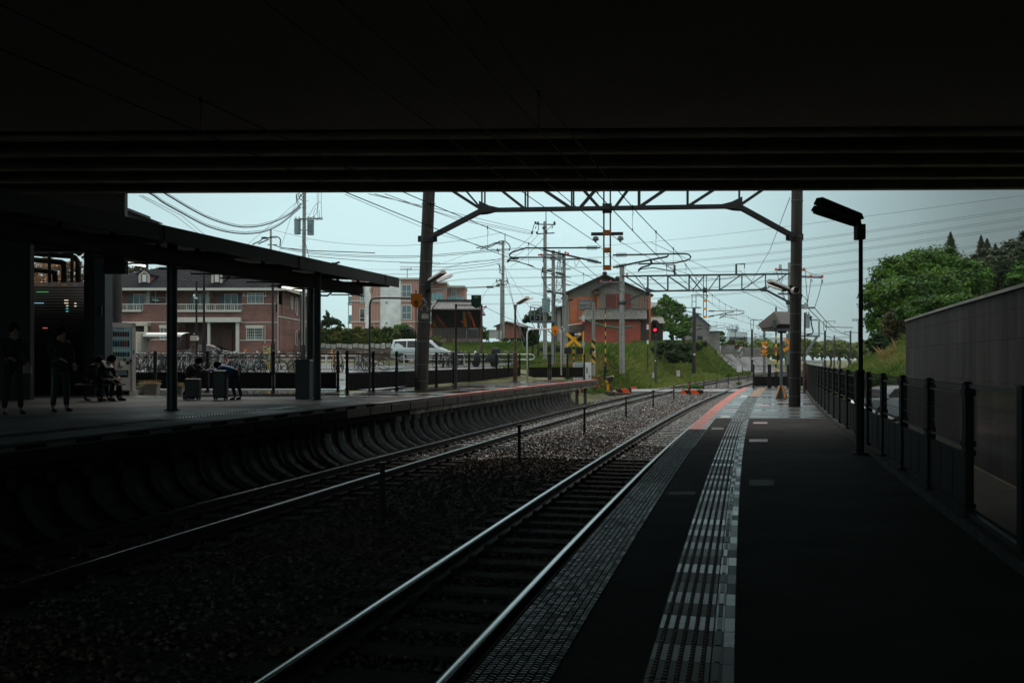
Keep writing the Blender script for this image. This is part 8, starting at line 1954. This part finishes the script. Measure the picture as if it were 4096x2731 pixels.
# twin arm platform lamps
def twin_lamp(label, base, x, ysl, ytop, Z, r, mt, heads, box=None, group='twin tube platform lamps', hm=None):
    b = Vc(base); T = thing('platform_lamp', label, 'platform lamp', b, group=group); t_ = W(x, ytop, Z); s_ = W(x, ysl, Z)
    MB().cyl(b, Vc((b.x, b.y, s_.z)), r*1.85, r*1.85, 14).cyl(b, b+Vc((0, 0, .03)), r*3.4, r*3.4, 14).build('lower_column', mt, T, world=True); MB().ball(s_, r*2.0, 12, 6, (1, 1, .7)).build('collar', mt, T, world=True); MB().cyl(s_, t_, r, r*.95, 12).build('upper_column', mt, T, world=True)
    if box: x0, x1, y0, y1 = box; A_ = W(x0, y0, Z-.08); B_ = W(x1, y1, Z-.08); MB().boxb(A_.x, B_.x, Z-.1, Z+.08, B_.z, A_.z).build('ballast_box', hm or steel_g, T, world=True, bevel=.008)
    for (p0, p1, Za, Zb2, wd_) in heads:
        P = W(p0[0], p0[1], Za); Q = W(p1[0], p1[1], Zb2); d = (Q-P).normalized(); sd = d.cross(Vc((0, 0, 1))).normalized(); up_ = sd.cross(d).normalized()
        sec = [P+sd*wd_-up_*.0, P+sd*wd_*.55+up_*.085, P-sd*wd_*.55+up_*.085, P-sd*wd_, P-sd*wd_*.9-up_*.015, P+sd*wd_*.9-up_*.015]
        h = MB().prism(sec, Q-P).build('lamp_hood', hm or whitep, T, world=True)
        m = MB().cyl(P+d*.06-up_*.03, Q-d*.06-up_*.03, .02, .02, 8).prism([P+sd*.05-up_*.016, P-sd*.05-up_*.016, P-sd*.04-up_*.045, P+sd*.04-up_*.045], (Q-P)*.98); m.build('tube_holder', mat('lamp_rust', (.10, .05, .035), .6, .2) if hm is None else blackm, h, world=True)
        m = MB().tube([t_, t_.lerp(P, .5)+Vc((0, 0, .06)), P+up_*.03], .018, 7); m.build('bracket_tube', hm or steel_g, T, world=True)
    return T
twin_lamp('tall black twin tube lamp in silhouette by the right fence', GX(3440, 15.75, 0), 3443, 1487, 905, 15.7, .034, blackm, [((3434, 876), (3276, 812), 15.7, 15.1, .10), ((3420, 896), (3256, 843), 15.7, 16.2, .10)], (3428, 3462, 896, 957), hm=blackm)
twin_lamp('brown twin tube lamp at the middle of the left platform', GX(2061, 44, PZ), 2061, 1411, 1236, 44, .05, brownp, [((2074, 1213), (2110, 1192), 44, 43.2, .14), ((2076, 1214), (2124, 1194), 44, 45.0, .14)], (2055, 2067, 1218, 1236))
twin_lamp('dark red brown lamp column standing right of the stout grey pole', GX(3219, 46, 0), 3219, 1452, 1250, 46, .045, brownp, [])
def wall_lamp(label, P0, heads, Z):
    T = thing('pole_lamp', label, 'pole lamp', P0)
    for (p0, p1, Za, Zb2, wd_) in heads:
        P = W(p0[0], p0[1], Za); Q = W(p1[0], p1[1], Zb2); d = (Q-P).normalized(); sd = d.cross(Vc((0, 0, 1))).normalized(); up_ = sd.cross(d).normalized()
        sec = [P+sd*wd_, P+sd*wd_*.55+up_*.085, P-sd*wd_*.55+up_*.085, P-sd*wd_, P-sd*wd_*.9-up_*.015, P+sd*wd_*.9-up_*.015]
        h = MB().prism(sec, Q-P).build('lamp_hood', whitep, T, world=True)
        m = MB().cyl(P+d*.05-up_*.035, Q-d*.05-up_*.035, .02, .02, 8).prism([P+sd*.06-up_*.016, P-sd*.06-up_*.016, P-sd*.05-up_*.05, P+sd*.05-up_*.05], (Q-P)*.98); m.build('tube_holder', mat('lamp_rust', (.10, .05, .035)), h, world=True)
    m = MB().box(P0, (.16, .2, .3)); m.build('ballast_box', steel_d, T, world=True)
wall_lamp('white twin tube lamp fixed to the right side of the left gantry pole', W(1714, 1142, 32.8), [((1722, 1124), (1774, 1092), 32.8, 31.9, .12), ((1738, 1128), (1800, 1104), 32.8, 33.8, .12)], 32.8)
wall_lamp('white twin tube lamp fixed to the left side of the right gantry pole', W(3163, 1160, 31.8), [((3152, 1158), (3076, 1127), 31.8, 31.2, .12), ((3140, 1160), (3078, 1140), 31.8, 32.6, .12)], 31.8)
# security camera on the right pole
T = thing('security_camera', 'round white hooded security camera on the right gantry pole', 'camera', W(3184, 1161, 31.45))
c = W(3184, 1161, 31.3); MB().cyl(c+Vc((0, -.08, 0)), c+Vc((0, .25, 0)), .105, .105, 20, False).cyl(c+Vc((0, -.081, 0)), c+Vc((0, -.06, 0)), .105, .10, 20, False).build('hood', whitep, T, world=True, smooth='auto'); MB().cyl(c+Vc((0, -.05, -.01)), c+Vc((0, .2, -.01)), .09, .09, 18).build('lens_body', blackm, T, world=True)
MB().tube([c+Vc((.12, .1, -.05)), c+Vc((.19, .0, -.14)), c+Vc((.17, 0, -.25)), c+Vc((.08, .05, -.3))], .018, 6).build('camera_cable', blackm, T, world=True)
MB().tube([c+Vc((-.02, .0, -.1)), c+Vc((-.02, 0, -.2)), c+Vc((-.02, -.02, -3.0))], .018, 6).tube([c+Vc((-.03, 0, -.2)), c+Vc((-.14, 0, -.24)), c+Vc((-.22, .1, -.36))], .012, 6).build('conduit', steel_d, T, world=True)
# bands and boxes on the right gantry pole are part of the gantry; equipment on second gantry right pole
T = thing('transformer_platform', 'small platform with grey transformer and rail loop on the far right gantry pole', 'transformer platform', W(3215, 1345, 68)); Z = 67.5
can(T, 3221, 3239, 1260, 1312, Z)
m = MB().bar(W(3206, 1344, Z), W(3279, 1344, Z), .12).bar(W(3206, 1344, Z+.9), W(3279, 1344, Z+.9), .12).bar(W(3268, 1346, Z), W(3208, 1442, Z), .15).tube([W(3238, 1278, Z), W(3272, 1278, Z), W(3278, 1282, Z), W(3278, 1342, Z)], .025, 6).tube([W(3238, 1281, Z+.9), W(3268, 1281, Z+.9), W(3274, 1285, Z+.9), W(3274, 1342, Z+.9)], .025, 6).bar(W(3206, 1334, Z), W(3295, 1334, Z), .04); m.build('platform_frame', steel_g, T, world=True)
m = MB().tube([W(3243, 1268, Z), W(3246, 1300, Z), (W(3253, 1325, Z)), W(3248, 1336, Z), W(3225, 1339, Z)], .045, 6).cyl(W(3243, 1276, Z), W(3244, 1264, Z), .06, .09, 8); m.build('cable_head', blackm, T, world=True)
T = thing('pole_insulator_arms', 'short arms with red tipped insulators right of the stout grey pole', 'crossarms', W(3212, 1107, 68)); m = MB()
for x0, x1, y0, y1 in ((3207, 3290, 1107, 1110), (3102, 3155, 1079, 1080), (3112, 3160, 1175, 1176), (3205, 3260, 1231, 1231), (3205, 3232, 1222, 1222), (3205, 3222, 1079, 1081)): MB().bar(W(x0, y0, Z), W(x1, y1, Z), .12).build('crossarm', steel_g, T, world=True)
m = 0; pins(T, [(3216, 1082), (3243, 1108), (3289, 1110), (3104, 1082)], Z-.1, .1, .16, redp); pins(T, [(3121, 1076), (3130, 1174), (3222, 1228), (3222, 1236)], Z-.1, .12, .3, inswhite)
loops(T, [[(3221, 1086), (3225, 1140), (3230, 1210)], [(3244, 1116), (3240, 1150), (3230, 1212)], [(3290, 1118), (3278, 1170), (3259, 1228)], [(3208, 1182), (3220, 1190), (3228, 1205), (3230, 1222)], [(3245, 1116), (3250, 1128), (3243, 1133), (3242, 1118)], [(3288, 1118), (3292, 1130), (3286, 1135), (3287, 1118)], [(3106, 1085), (3120, 1130), (3150, 1230)], [(3126, 1085), (3130, 1115), (3122, 1140)], [(3128, 1180), (3140, 1200), (3158, 1215)]], Z, .02)
pwire([(3222, 1086, 68), (3260, 1099, 68), (3288, 1107, 68)], .018, 'short wire between the two red insulators right of the stout grey pole', LG)
pwire([(3262, 1236, 68), (3300, 1280, 90), (3345, 1320, 130), (3400, 1345, 170)], .03, 'wire descending from the insulator arms to the distant masts', LG)
pwire([(3235, 1236, 68), (3290, 1290, 95), (3330, 1325, 150), (3400, 1340, 170)], .03, 'second wire descending from the insulator arms to the distant masts', LG)
# ---- speaker / monitor cabinet
Zk = 38.0; T = thing('driver_monitor_cabinet', 'grey sloped steel monitor cabinet on a post with yellow padded feet', 'monitor cabinet', GX(3125, Zk, 0)); kg = mat('cabinet_grey', (.30, .285, .27), .5, .05, 2)
MB().cyl(GX(3125, Zk, 0), W(3125, 1325, Zk), .052, .052, 16).build('post', mat('post_blue_grey', (.12, .155, .165), .5, .2, 3), T, world=True, smooth='auto')
fr0 = [W(3097, 1245, Zk-.6), W(3122, 1295, Zk-.6), W(3088, 1306, Zk-.6), W(3042, 1314, Zk-.6), W(3031, 1298, Zk-.6)]
MB().prism(fr0, (.95, .55, 0)).build('housing', kg, T, world=True)
MB().prism([W(3043, 1315, Zk-.55), W(3090, 1308, Zk-.55), W(3094, 1318, Zk-.55), W(3049, 1325, Zk-.55)], (.8, .5, 0)).build('visor', kg, T, world=True)
MB().prism([W(3122, 1296, Zk-.55), W(3165, 1297, Zk-.55), W(3165, 1313, Zk-.55), W(3105, 1313, Zk-.55)], (0, .5, 0)).build('screen_recess', blackm, T, world=True)
MB().box(W(3099, 1295, Zk-.65), (.12, .04, .3)).box(W(3130, 1319, Zk-.4), (.62, .35, .1)).box(W(3128, 1327, Zk-.2), (.3, .2, .1)).build('bracket', mat('post_blue_grey', (.12, .155, .165)), T, world=True)
m = MB().tube([W(3035, 1303, Zk-.6), W(3026, 1303, Zk-.6), W(3026, 1309, Zk-.6), W(3037, 1311, Zk-.6)], .015, 6).tube([W(3040, 1314, Zk-.6), W(3032, 1315, Zk-.6), W(3032, 1319, Zk-.6)], .015, 6); m.build('handle', steel_l, T, world=True)
base = GX(3125, Zk, 0)
for a_ in (0, 90, 180, 270):
    Q = Matrix.Rotation(R(a_+20), 3, 'Z'); MB().prism([base+Q @ Vc((.03, -.01, 0)), base+Q @ Vc((.24, -.01, 0)), base+Q @ Vc((.04, -.01, .50))], Q @ Vc((0, .02, 0))).build('gusset', mat('post_blue_grey', (.12, .155, .165)), T, world=True)
    MB().bar(base+Q @ Vc((.255, 0, .03)), base+Q @ Vc((.06, 0, .50)), .07, .04).build('padded_edge', mat('pad_orange', (.55, .25, .09), .6, .2), T, world=True)
# ================================================================ level crossing
hazs = stripe_mat('hazard_orange', (.85, .10, .015), (.015, .015, .015), .62, 55, .55)
for i, (x0, x1, y0, y1, Z, lb) in enumerate(((2464, 2526, 1555, 1571, 60.6, 'front orange and black striped barrier block left of the tracks'), (2500, 2558, 1548, 1559, 67, 'rear orange and black striped barrier block left of the tracks'), (2727, 2814, 1559, 1577, 59.4, 'front orange and black striped barrier block between the tracks'), (2760, 2834, 1553, 1566, 67, 'rear orange and black striped barrier block between the tracks'))):
    a = W(x0, y0, Z); b = W(x1, y1, Z); T = thing('striped_barrier', lb, 'barrier block', ((a.x+b.x)/2, Z, b.z), 0, 'striped barrier blocks at the crossing')
    hx = (b.x-a.x)/2; m = MB().prism([(-hx, 0, 0), (hx, 0, 0), (hx, 0, a.z-b.z), (-hx, 0, a.z-b.z)], (0, .25, 0)); m.build('beam', hazs, T); MB().cyl((-hx*.3, .3, 0), (-hx*.3, .3, .75), .03, .03, 8).build('red_stake', mat('stake_red_brown', (.25, .05, .03), .7), T)
pan = mat('crossing_deck', (.17, .175, .18), .5, .3, 2, .2, 20, c2=(.24, .25, .25)); m = MB()
for Z0 in (61.4, 63.0, 64.6):
    for ua, ub in ((-10.2, -7.55), (-7.28, -6.42), (-6.18, -4.2), (-4.15, -3.05), (-2.78, -1.92), (-1.68, -.2)):
        m.add([U(ua, Z0, RT-.01), U(ub, Z0, RT-.01), U(ub, Z0+1.5, RT-.01), U(ua, Z0+1.5, RT-.01), U(ua, Z0, RT-.16), U(ub, Z0, RT-.16), U(ub, Z0+1.5, RT-.16), U(ua, Z0+1.5, RT-.16)], [(0, 1, 2, 3), (0, 4, 5, 1), (2, 6, 7, 3), (1, 5, 6, 2), (3, 7, 4, 0)])
tag(m.build('crossing_deck', pan), 'grey concrete crossing panels laid across both tracks', 'crossing panels')
# x sign
Zx = 57; T = thing('crossing_signal', 'yellow diagonal cross signal on an orange and black banded post', 'crossing signal', GX(2295, Zx, -.1))
def banded(T, x, y0, y1, Z, r, bands, ca, cb, nm_='banded_post'):
    for i in range(bands):
        a = W(x, lerp(y0, y1, i/bands), Z); b = W(x, lerp(y0, y1, (i+1)/bands), Z); MB().cyl(b, a, r, r, 12).build(nm_, ca if i % 2 == 0 else cb, T, world=True)
banded(T, 2295, 1345, 1480, Zx, .045, 10, orange, blackp)
for s in (1, -1): MB().bar(W(2295-29*s, 1333, Zx-.08-.02*s), W(2295+29*s, 1384, Zx-.08-.02*s), .02, .17).build('cross_board', mat('cross_yellow', (.85, .42, .02), .45, .2, 6), T, world=True)
m = MB().cyl(W(2308, 1339, Zx-.2), W(2318, 1342, Zx-.2), .10, .14, 12).cyl(W(2299, 1338, Zx-.1), W(2308, 1340, Zx-.15), .06, .09, 10); m.build('bell_horn', mat('bell_grey', (.3, .34, .36), .4), T, world=True)
for s in (-1, 1): MB().cyl(W(2295+24*s, 1403, Zx-.1), W(2295+24*s, 1403, Zx-.35), .16, .16, 14).box(W(2295+24*s, 1403, Zx-.08), (.4, .05, .36)).build('warning_light', blackm, T, world=True)
MB().bar(W(2271, 1391, Zx), W(2320, 1391, Zx), .05).build('light_arm', blackp, T, world=True)
# far side crossing signal parts by right pole
T = thing('yellow_board_signal', 'upright yellow board with black notched edges on a grey post', 'crossing board', GX(3057, 66, -.4))
MB().cyl(GX(3057, 66, -.4), W(3057, 1325, 66), .09, .08, 12).build('post', steel_g, T, world=True); a = W(3045, 1367, 65.85); b = W(3069, 1420, 65.85); MB().boxb(a.x, b.x, 65.83, 65.88, b.z, a.z).build('board', orange, T, world=True)
m = MB()
for y in (1376, 1391, 1406):
    for x0, x1 in ((3045, 3048), (3066, 3069)): A_ = W(x0, y, 65.8); B_ = W(x1, y+8, 65.8); m.boxb(A_.x, B_.x, 65.81, 65.828, B_.z, A_.z)
m.build('black_notches', blackm, T, world=True); MB().tube([W(3051, 1379, 65.75), W(3055, 1388, 65.75), W(3061, 1392, 65.75), W(3067, 1391, 65.75)], .045, 6).build('white_cable', whitep, T, world=True); m = MB()
for y in (1375, 1394, 1413): m.boxb(W(3051, 0, 65.8).x, W(3065, 0, 65.8).x, 65.78, 65.83, W(0, y+1, 65.8).z, W(0, y-1, 65.8).z)
m.build('clamp', rust, T, world=True)
yb_ = mat('band_yellow', (.75, .42, .02), .45, .15)
T = thing('raised_barrier_arm', 'raised yellow and black barrier arm behind the platform end gates', 'barrier arm', W(3104, 1487, 64)); banded(T, 3104, 1228, 1487, 64, .055, 16, blackp, yb_, 'banded_arm')
MB().boxb(W(3099, 0, 64).x, W(3108, 0, 64).x, 63.8, 64.2, -.6, EH-(1487-HY)/F*64).build('drive_housing', blackm, T, world=True); MB().cyl(W(3104, 1402, 63.9), W(3104, 1402, 63.8), .09, .09, 12).build('red_disc', redp, T, world=True); MB().box(W(3115, 1430, 64), (.18, .2, .34)).build('signal_box', blackm, T, world=True)
T = thing('crossing_signal', 'partly hidden yellow diagonal cross beside the monitor cabinet post', 'crossing signal', GX(3150, 62, -.4)); MB().cyl(GX(3150, 62, -.4), W(3150, 1335, 62), .09, .09, 12).build('post', steel_g, T, world=True)
MB().bar(W(3172, 1378, 61.8), W(3134, 1402, 61.8), .02, .2).build('cross_board', orange, T, world=True); MB().bar(W(3134, 1353, 61.7), W(3166, 1382, 61.7), .02, .2).build('cross_board', orange, T, world=True); MB().cyl(W(3138, 1359, 61.6), W(3134, 1366, 61.6), .12, .14, 12).build('bell_horn', mat('bell_grey', (.3, .34, .36)), T, world=True)
# gate machine with raised arm
Zg2 = 60; T = thing('crossing_gate_machine', 'yellow and black crossing gate machine with its banded arm raised', 'gate machine', GX(2434, Zg2, RT-.1))
gy = stripe_mat('machine_stripe', (.85, .36, .015), (.015, .015, .015), .9, 60, .55, .2)
MB().prism([W(2423, 1510, Zg2-.2), (W(2455, 1502, Zg2-.2)), W(2453, 1522, Zg2-.2), W(2440, 1532, Zg2-.2), W(2424, 1531, Zg2-.2)], (0, .45, 0)).build('machine_body', gy, T, world=True, bevel=.02); MB().boxb(W(2427, 0, Zg2).x, W(2436, 0, Zg2).x, Zg2-.1, Zg2+.1, EH-(1562-HY)/F*Zg2, EH-(1531-HY)/F*Zg2).build('pedestal', gy, T, world=True)
MB().boxb(W(2405, 0, Zg2).x, W(2457, 0, Zg2).x, Zg2-.5, Zg2+.5, RT-.5, EH-(1566-HY)/F*Zg2).build('footing', mat('footing_dark', (.05, .045, .04), .9, .3), T, world=True)
m = MB().tube([W(2421, 1520, Zg2-.3), W(2419, 1508, Zg2-.3), W(2421, 1490, Zg2-.3), W(2422, 1465, Zg2-.3)], .07, 8).box(W(2421, 1486, Zg2-.3), (.3, .12, .07)).box(W(2420, 1475, Zg2-.3), (.16, .14, .22)); m.build('arm_holder', blackm, T, world=True)
banded(T, 2422, 1238, 1464, Zg2-.3, .035, 13, blackp, yb_, 'banded_arm')
fe = thing('rusty_guard_fence', 'low rusty brown rail guard beside the gate machine', 'guard fence', W(2390, 1570, 61)); m = MB()
for y in (1509, 1527, 1545): m.bar(W(2366, y, 61), W(2450, y-1, 61.6), .09)
for x in (2399, 2447): m.bar(W(x, 1565, 61), W(x, 1507, 61), .12)
m.build('rails', mat('rusty_brown', (.14, .06, .025), .8, .4, 5), fe, world=True)
# white relay cabinet at platform end
T = thing('relay_cabinet', 'white relay cabinet just past the end of the left platform', 'relay cabinet', GX(2330, 51.5, -.1)); a = W(2296, 1449, 51.5); b = W(2364, 1546, 51.5)
MB().boxb(a.x, W(2337, 0, 51.5).x, 51.5, 52.3, b.z, a.z).build('body', mat('relay_white', (.42, .48, .5), .5, .1), T, world=True); MB().boxb(W(2338, 0, 51.4).x, b.x, 51.3, 52.3, b.z, a.z+.0).build('door', whitep, T, world=True); MB().box(W(2348, 1480, 51.25), (.05, .02, .3)).build('marking', blackm, T, world=True); MB().box(W(2358, 1505, 51.25), (.04, .04, .1)).build('handle', blackm, T, world=True)
# signal
Zq = 79; T = thing('railway_signal', 'black railway signal head on a slim post showing red', 'railway signal', GX(2621, Zq, RT-.1))
MB().cyl(GX(2621, Zq, RT-.1), W(2621, 1335, Zq), .085, .075, 12).build('post', mat('post_dark_grey', (.06, .06, .06), .6, .3), T, world=True)
oc = [W(2620+x, 1307+y, Zq-.1) for x, y in ((-8, -27), (8, -27), (15, -18), (15, 18), (8, 27), (-8, 27), (-15, 18), (-15, -18))]; hd_ = MB().prism(oc, (0, .12, 0)).build('backboard', blackm, T, world=True)
m = MB()
for y in (1291, 1305): m.cyl(W(2619, y, Zq-.1), W(2619, y, Zq-.35), .13, .13, 14, False)
m.cyl(W(2620, 1319, Zq-.1), W(2620, 1319, Zq-.35), .15, .15, 14, False); m.build('lamp_hood', blackm, hd_, world=True); MB().cyl(W(2620, 1319, Zq-.12), W(2620, 1319, Zq-.15), .125, .125, 16).build('red_lamp', emit('signal_red', (1, .02, .06), 1.3), hd_, world=True)
m = MB().bar(W(2600, 1358, Zq), W(2632, 1358, Zq), .07).bar(W(2621, 1345, Zq-.3), W(2621, 1345, Zq+.3), .5, .05)
for k in range(14): m.bar(W(2621, 1370+k*11.5, Zq), W(2632, 1370+k*11.5, Zq), .03)
m.bar(W(2627, 1350, Zq), W(2627, 1530, Zq), .03); m.build('ladder', steel_d, T, world=True); MB().box(W(2613, 1500, Zq-.1), (.14, .15, .42)).build('junction_box', whited, T, world=True); MB().box(W(2621, 1443, Zq-.12), (.1, .03, .12)).build('number_plate', whitep, T, world=True)
T = thing('marker_post', 'red and white topped marker post with a small sign beside the signal', 'marker post', GX(2591, 84, 0)); MB().cyl(GX(2591, 84, .3), W(2591, 1296, 84), .05, .05, 8).build('post', mat('dark_timber', (.05, .03, .022)), T, world=True); MB().cyl(W(2591, 1318, 83.9), W(2591, 1300, 83.9), .1, .1, 10).build('white_sleeve', whitep, T, world=True); MB().cyl(W(2591, 1300, 83.9), W(2591, 1294, 83.9), .1, .09, 10).build('red_cap', redp, T, world=True); MB().box(W(2591, 1368, 83.9), (.16, .03, .34)).build('plate', whitep, T, world=True)
T = thing('trackside_box', 'pale trackside box on a stake at the foot of the bank', 'trackside box', W(2958, 1495, 118)); MB().box(W(2957, 1476, 118), (.52, .3, .66)).build('box', whitep, T, world=True); MB().bar(W(2968, 1500, 118), W(2968, 1466, 118), .12).build('stake', brownp, T, world=True); MB().bar(W(2957, 1500, 118), W(2957, 1486, 118), .1).build('foot', steel_g, T, world=True)
T = thing('trackside_marker', 'small white drum with dark stem standing in the bank grass', 'trackside marker', W(2713, 1505, 84)); MB().cyl(W(2713, 1505, 84), W(2713, 1481, 84), .15, .15, 12).build('drum', whited, T, world=True); MB().cyl(W(2713, 1482, 84), W(2713, 1470, 84), .05, .05, 8).build('stem', rust, T, world=True)
# equipment box on gantry pole
T = thing('pole_equipment_box', 'black box strapped low on the thick left gantry pole', 'equipment box', W(1658, 1517, 32.6)); MB().box(W(1659, 1517, 32.7), (.14, .16, .16)).build('box', blackm, T, world=True); MB().tube([W(1664, 1160, 32.75), W(1664, 1300, 32.75), W(1660, 1480, 32.75), W(1664, 1560, 32.75)], .018, 6).build('conduit', blackm, T, world=True)
for i, q in enumerate(((1663, 1335), (1662, 1380))): pass
# pipe bollards on the abutment

hzm = bpy.data.materials.new('haze_air'); hzm.use_nodes = True; t = hzm.node_tree; t.nodes.clear()
pv_ = t.nodes.new('ShaderNodeVolumePrincipled'); pv_.inputs['Color'].default_value = (.85, .93, .95, 1); pv_.inputs['Density'].default_value = HAZE; pv_.inputs['Anisotropy'].default_value = .2
ou = t.nodes.new('ShaderNodeOutputMaterial'); t.links.new(pv_.outputs[0], ou.inputs['Volume'])
hb = MB().boxb(-2600, 2600, -80, 2500, -4, 60).build('haze', hzm); tag(hb, 'thin pale rain haze in the air', 'haze', kind='stuff')
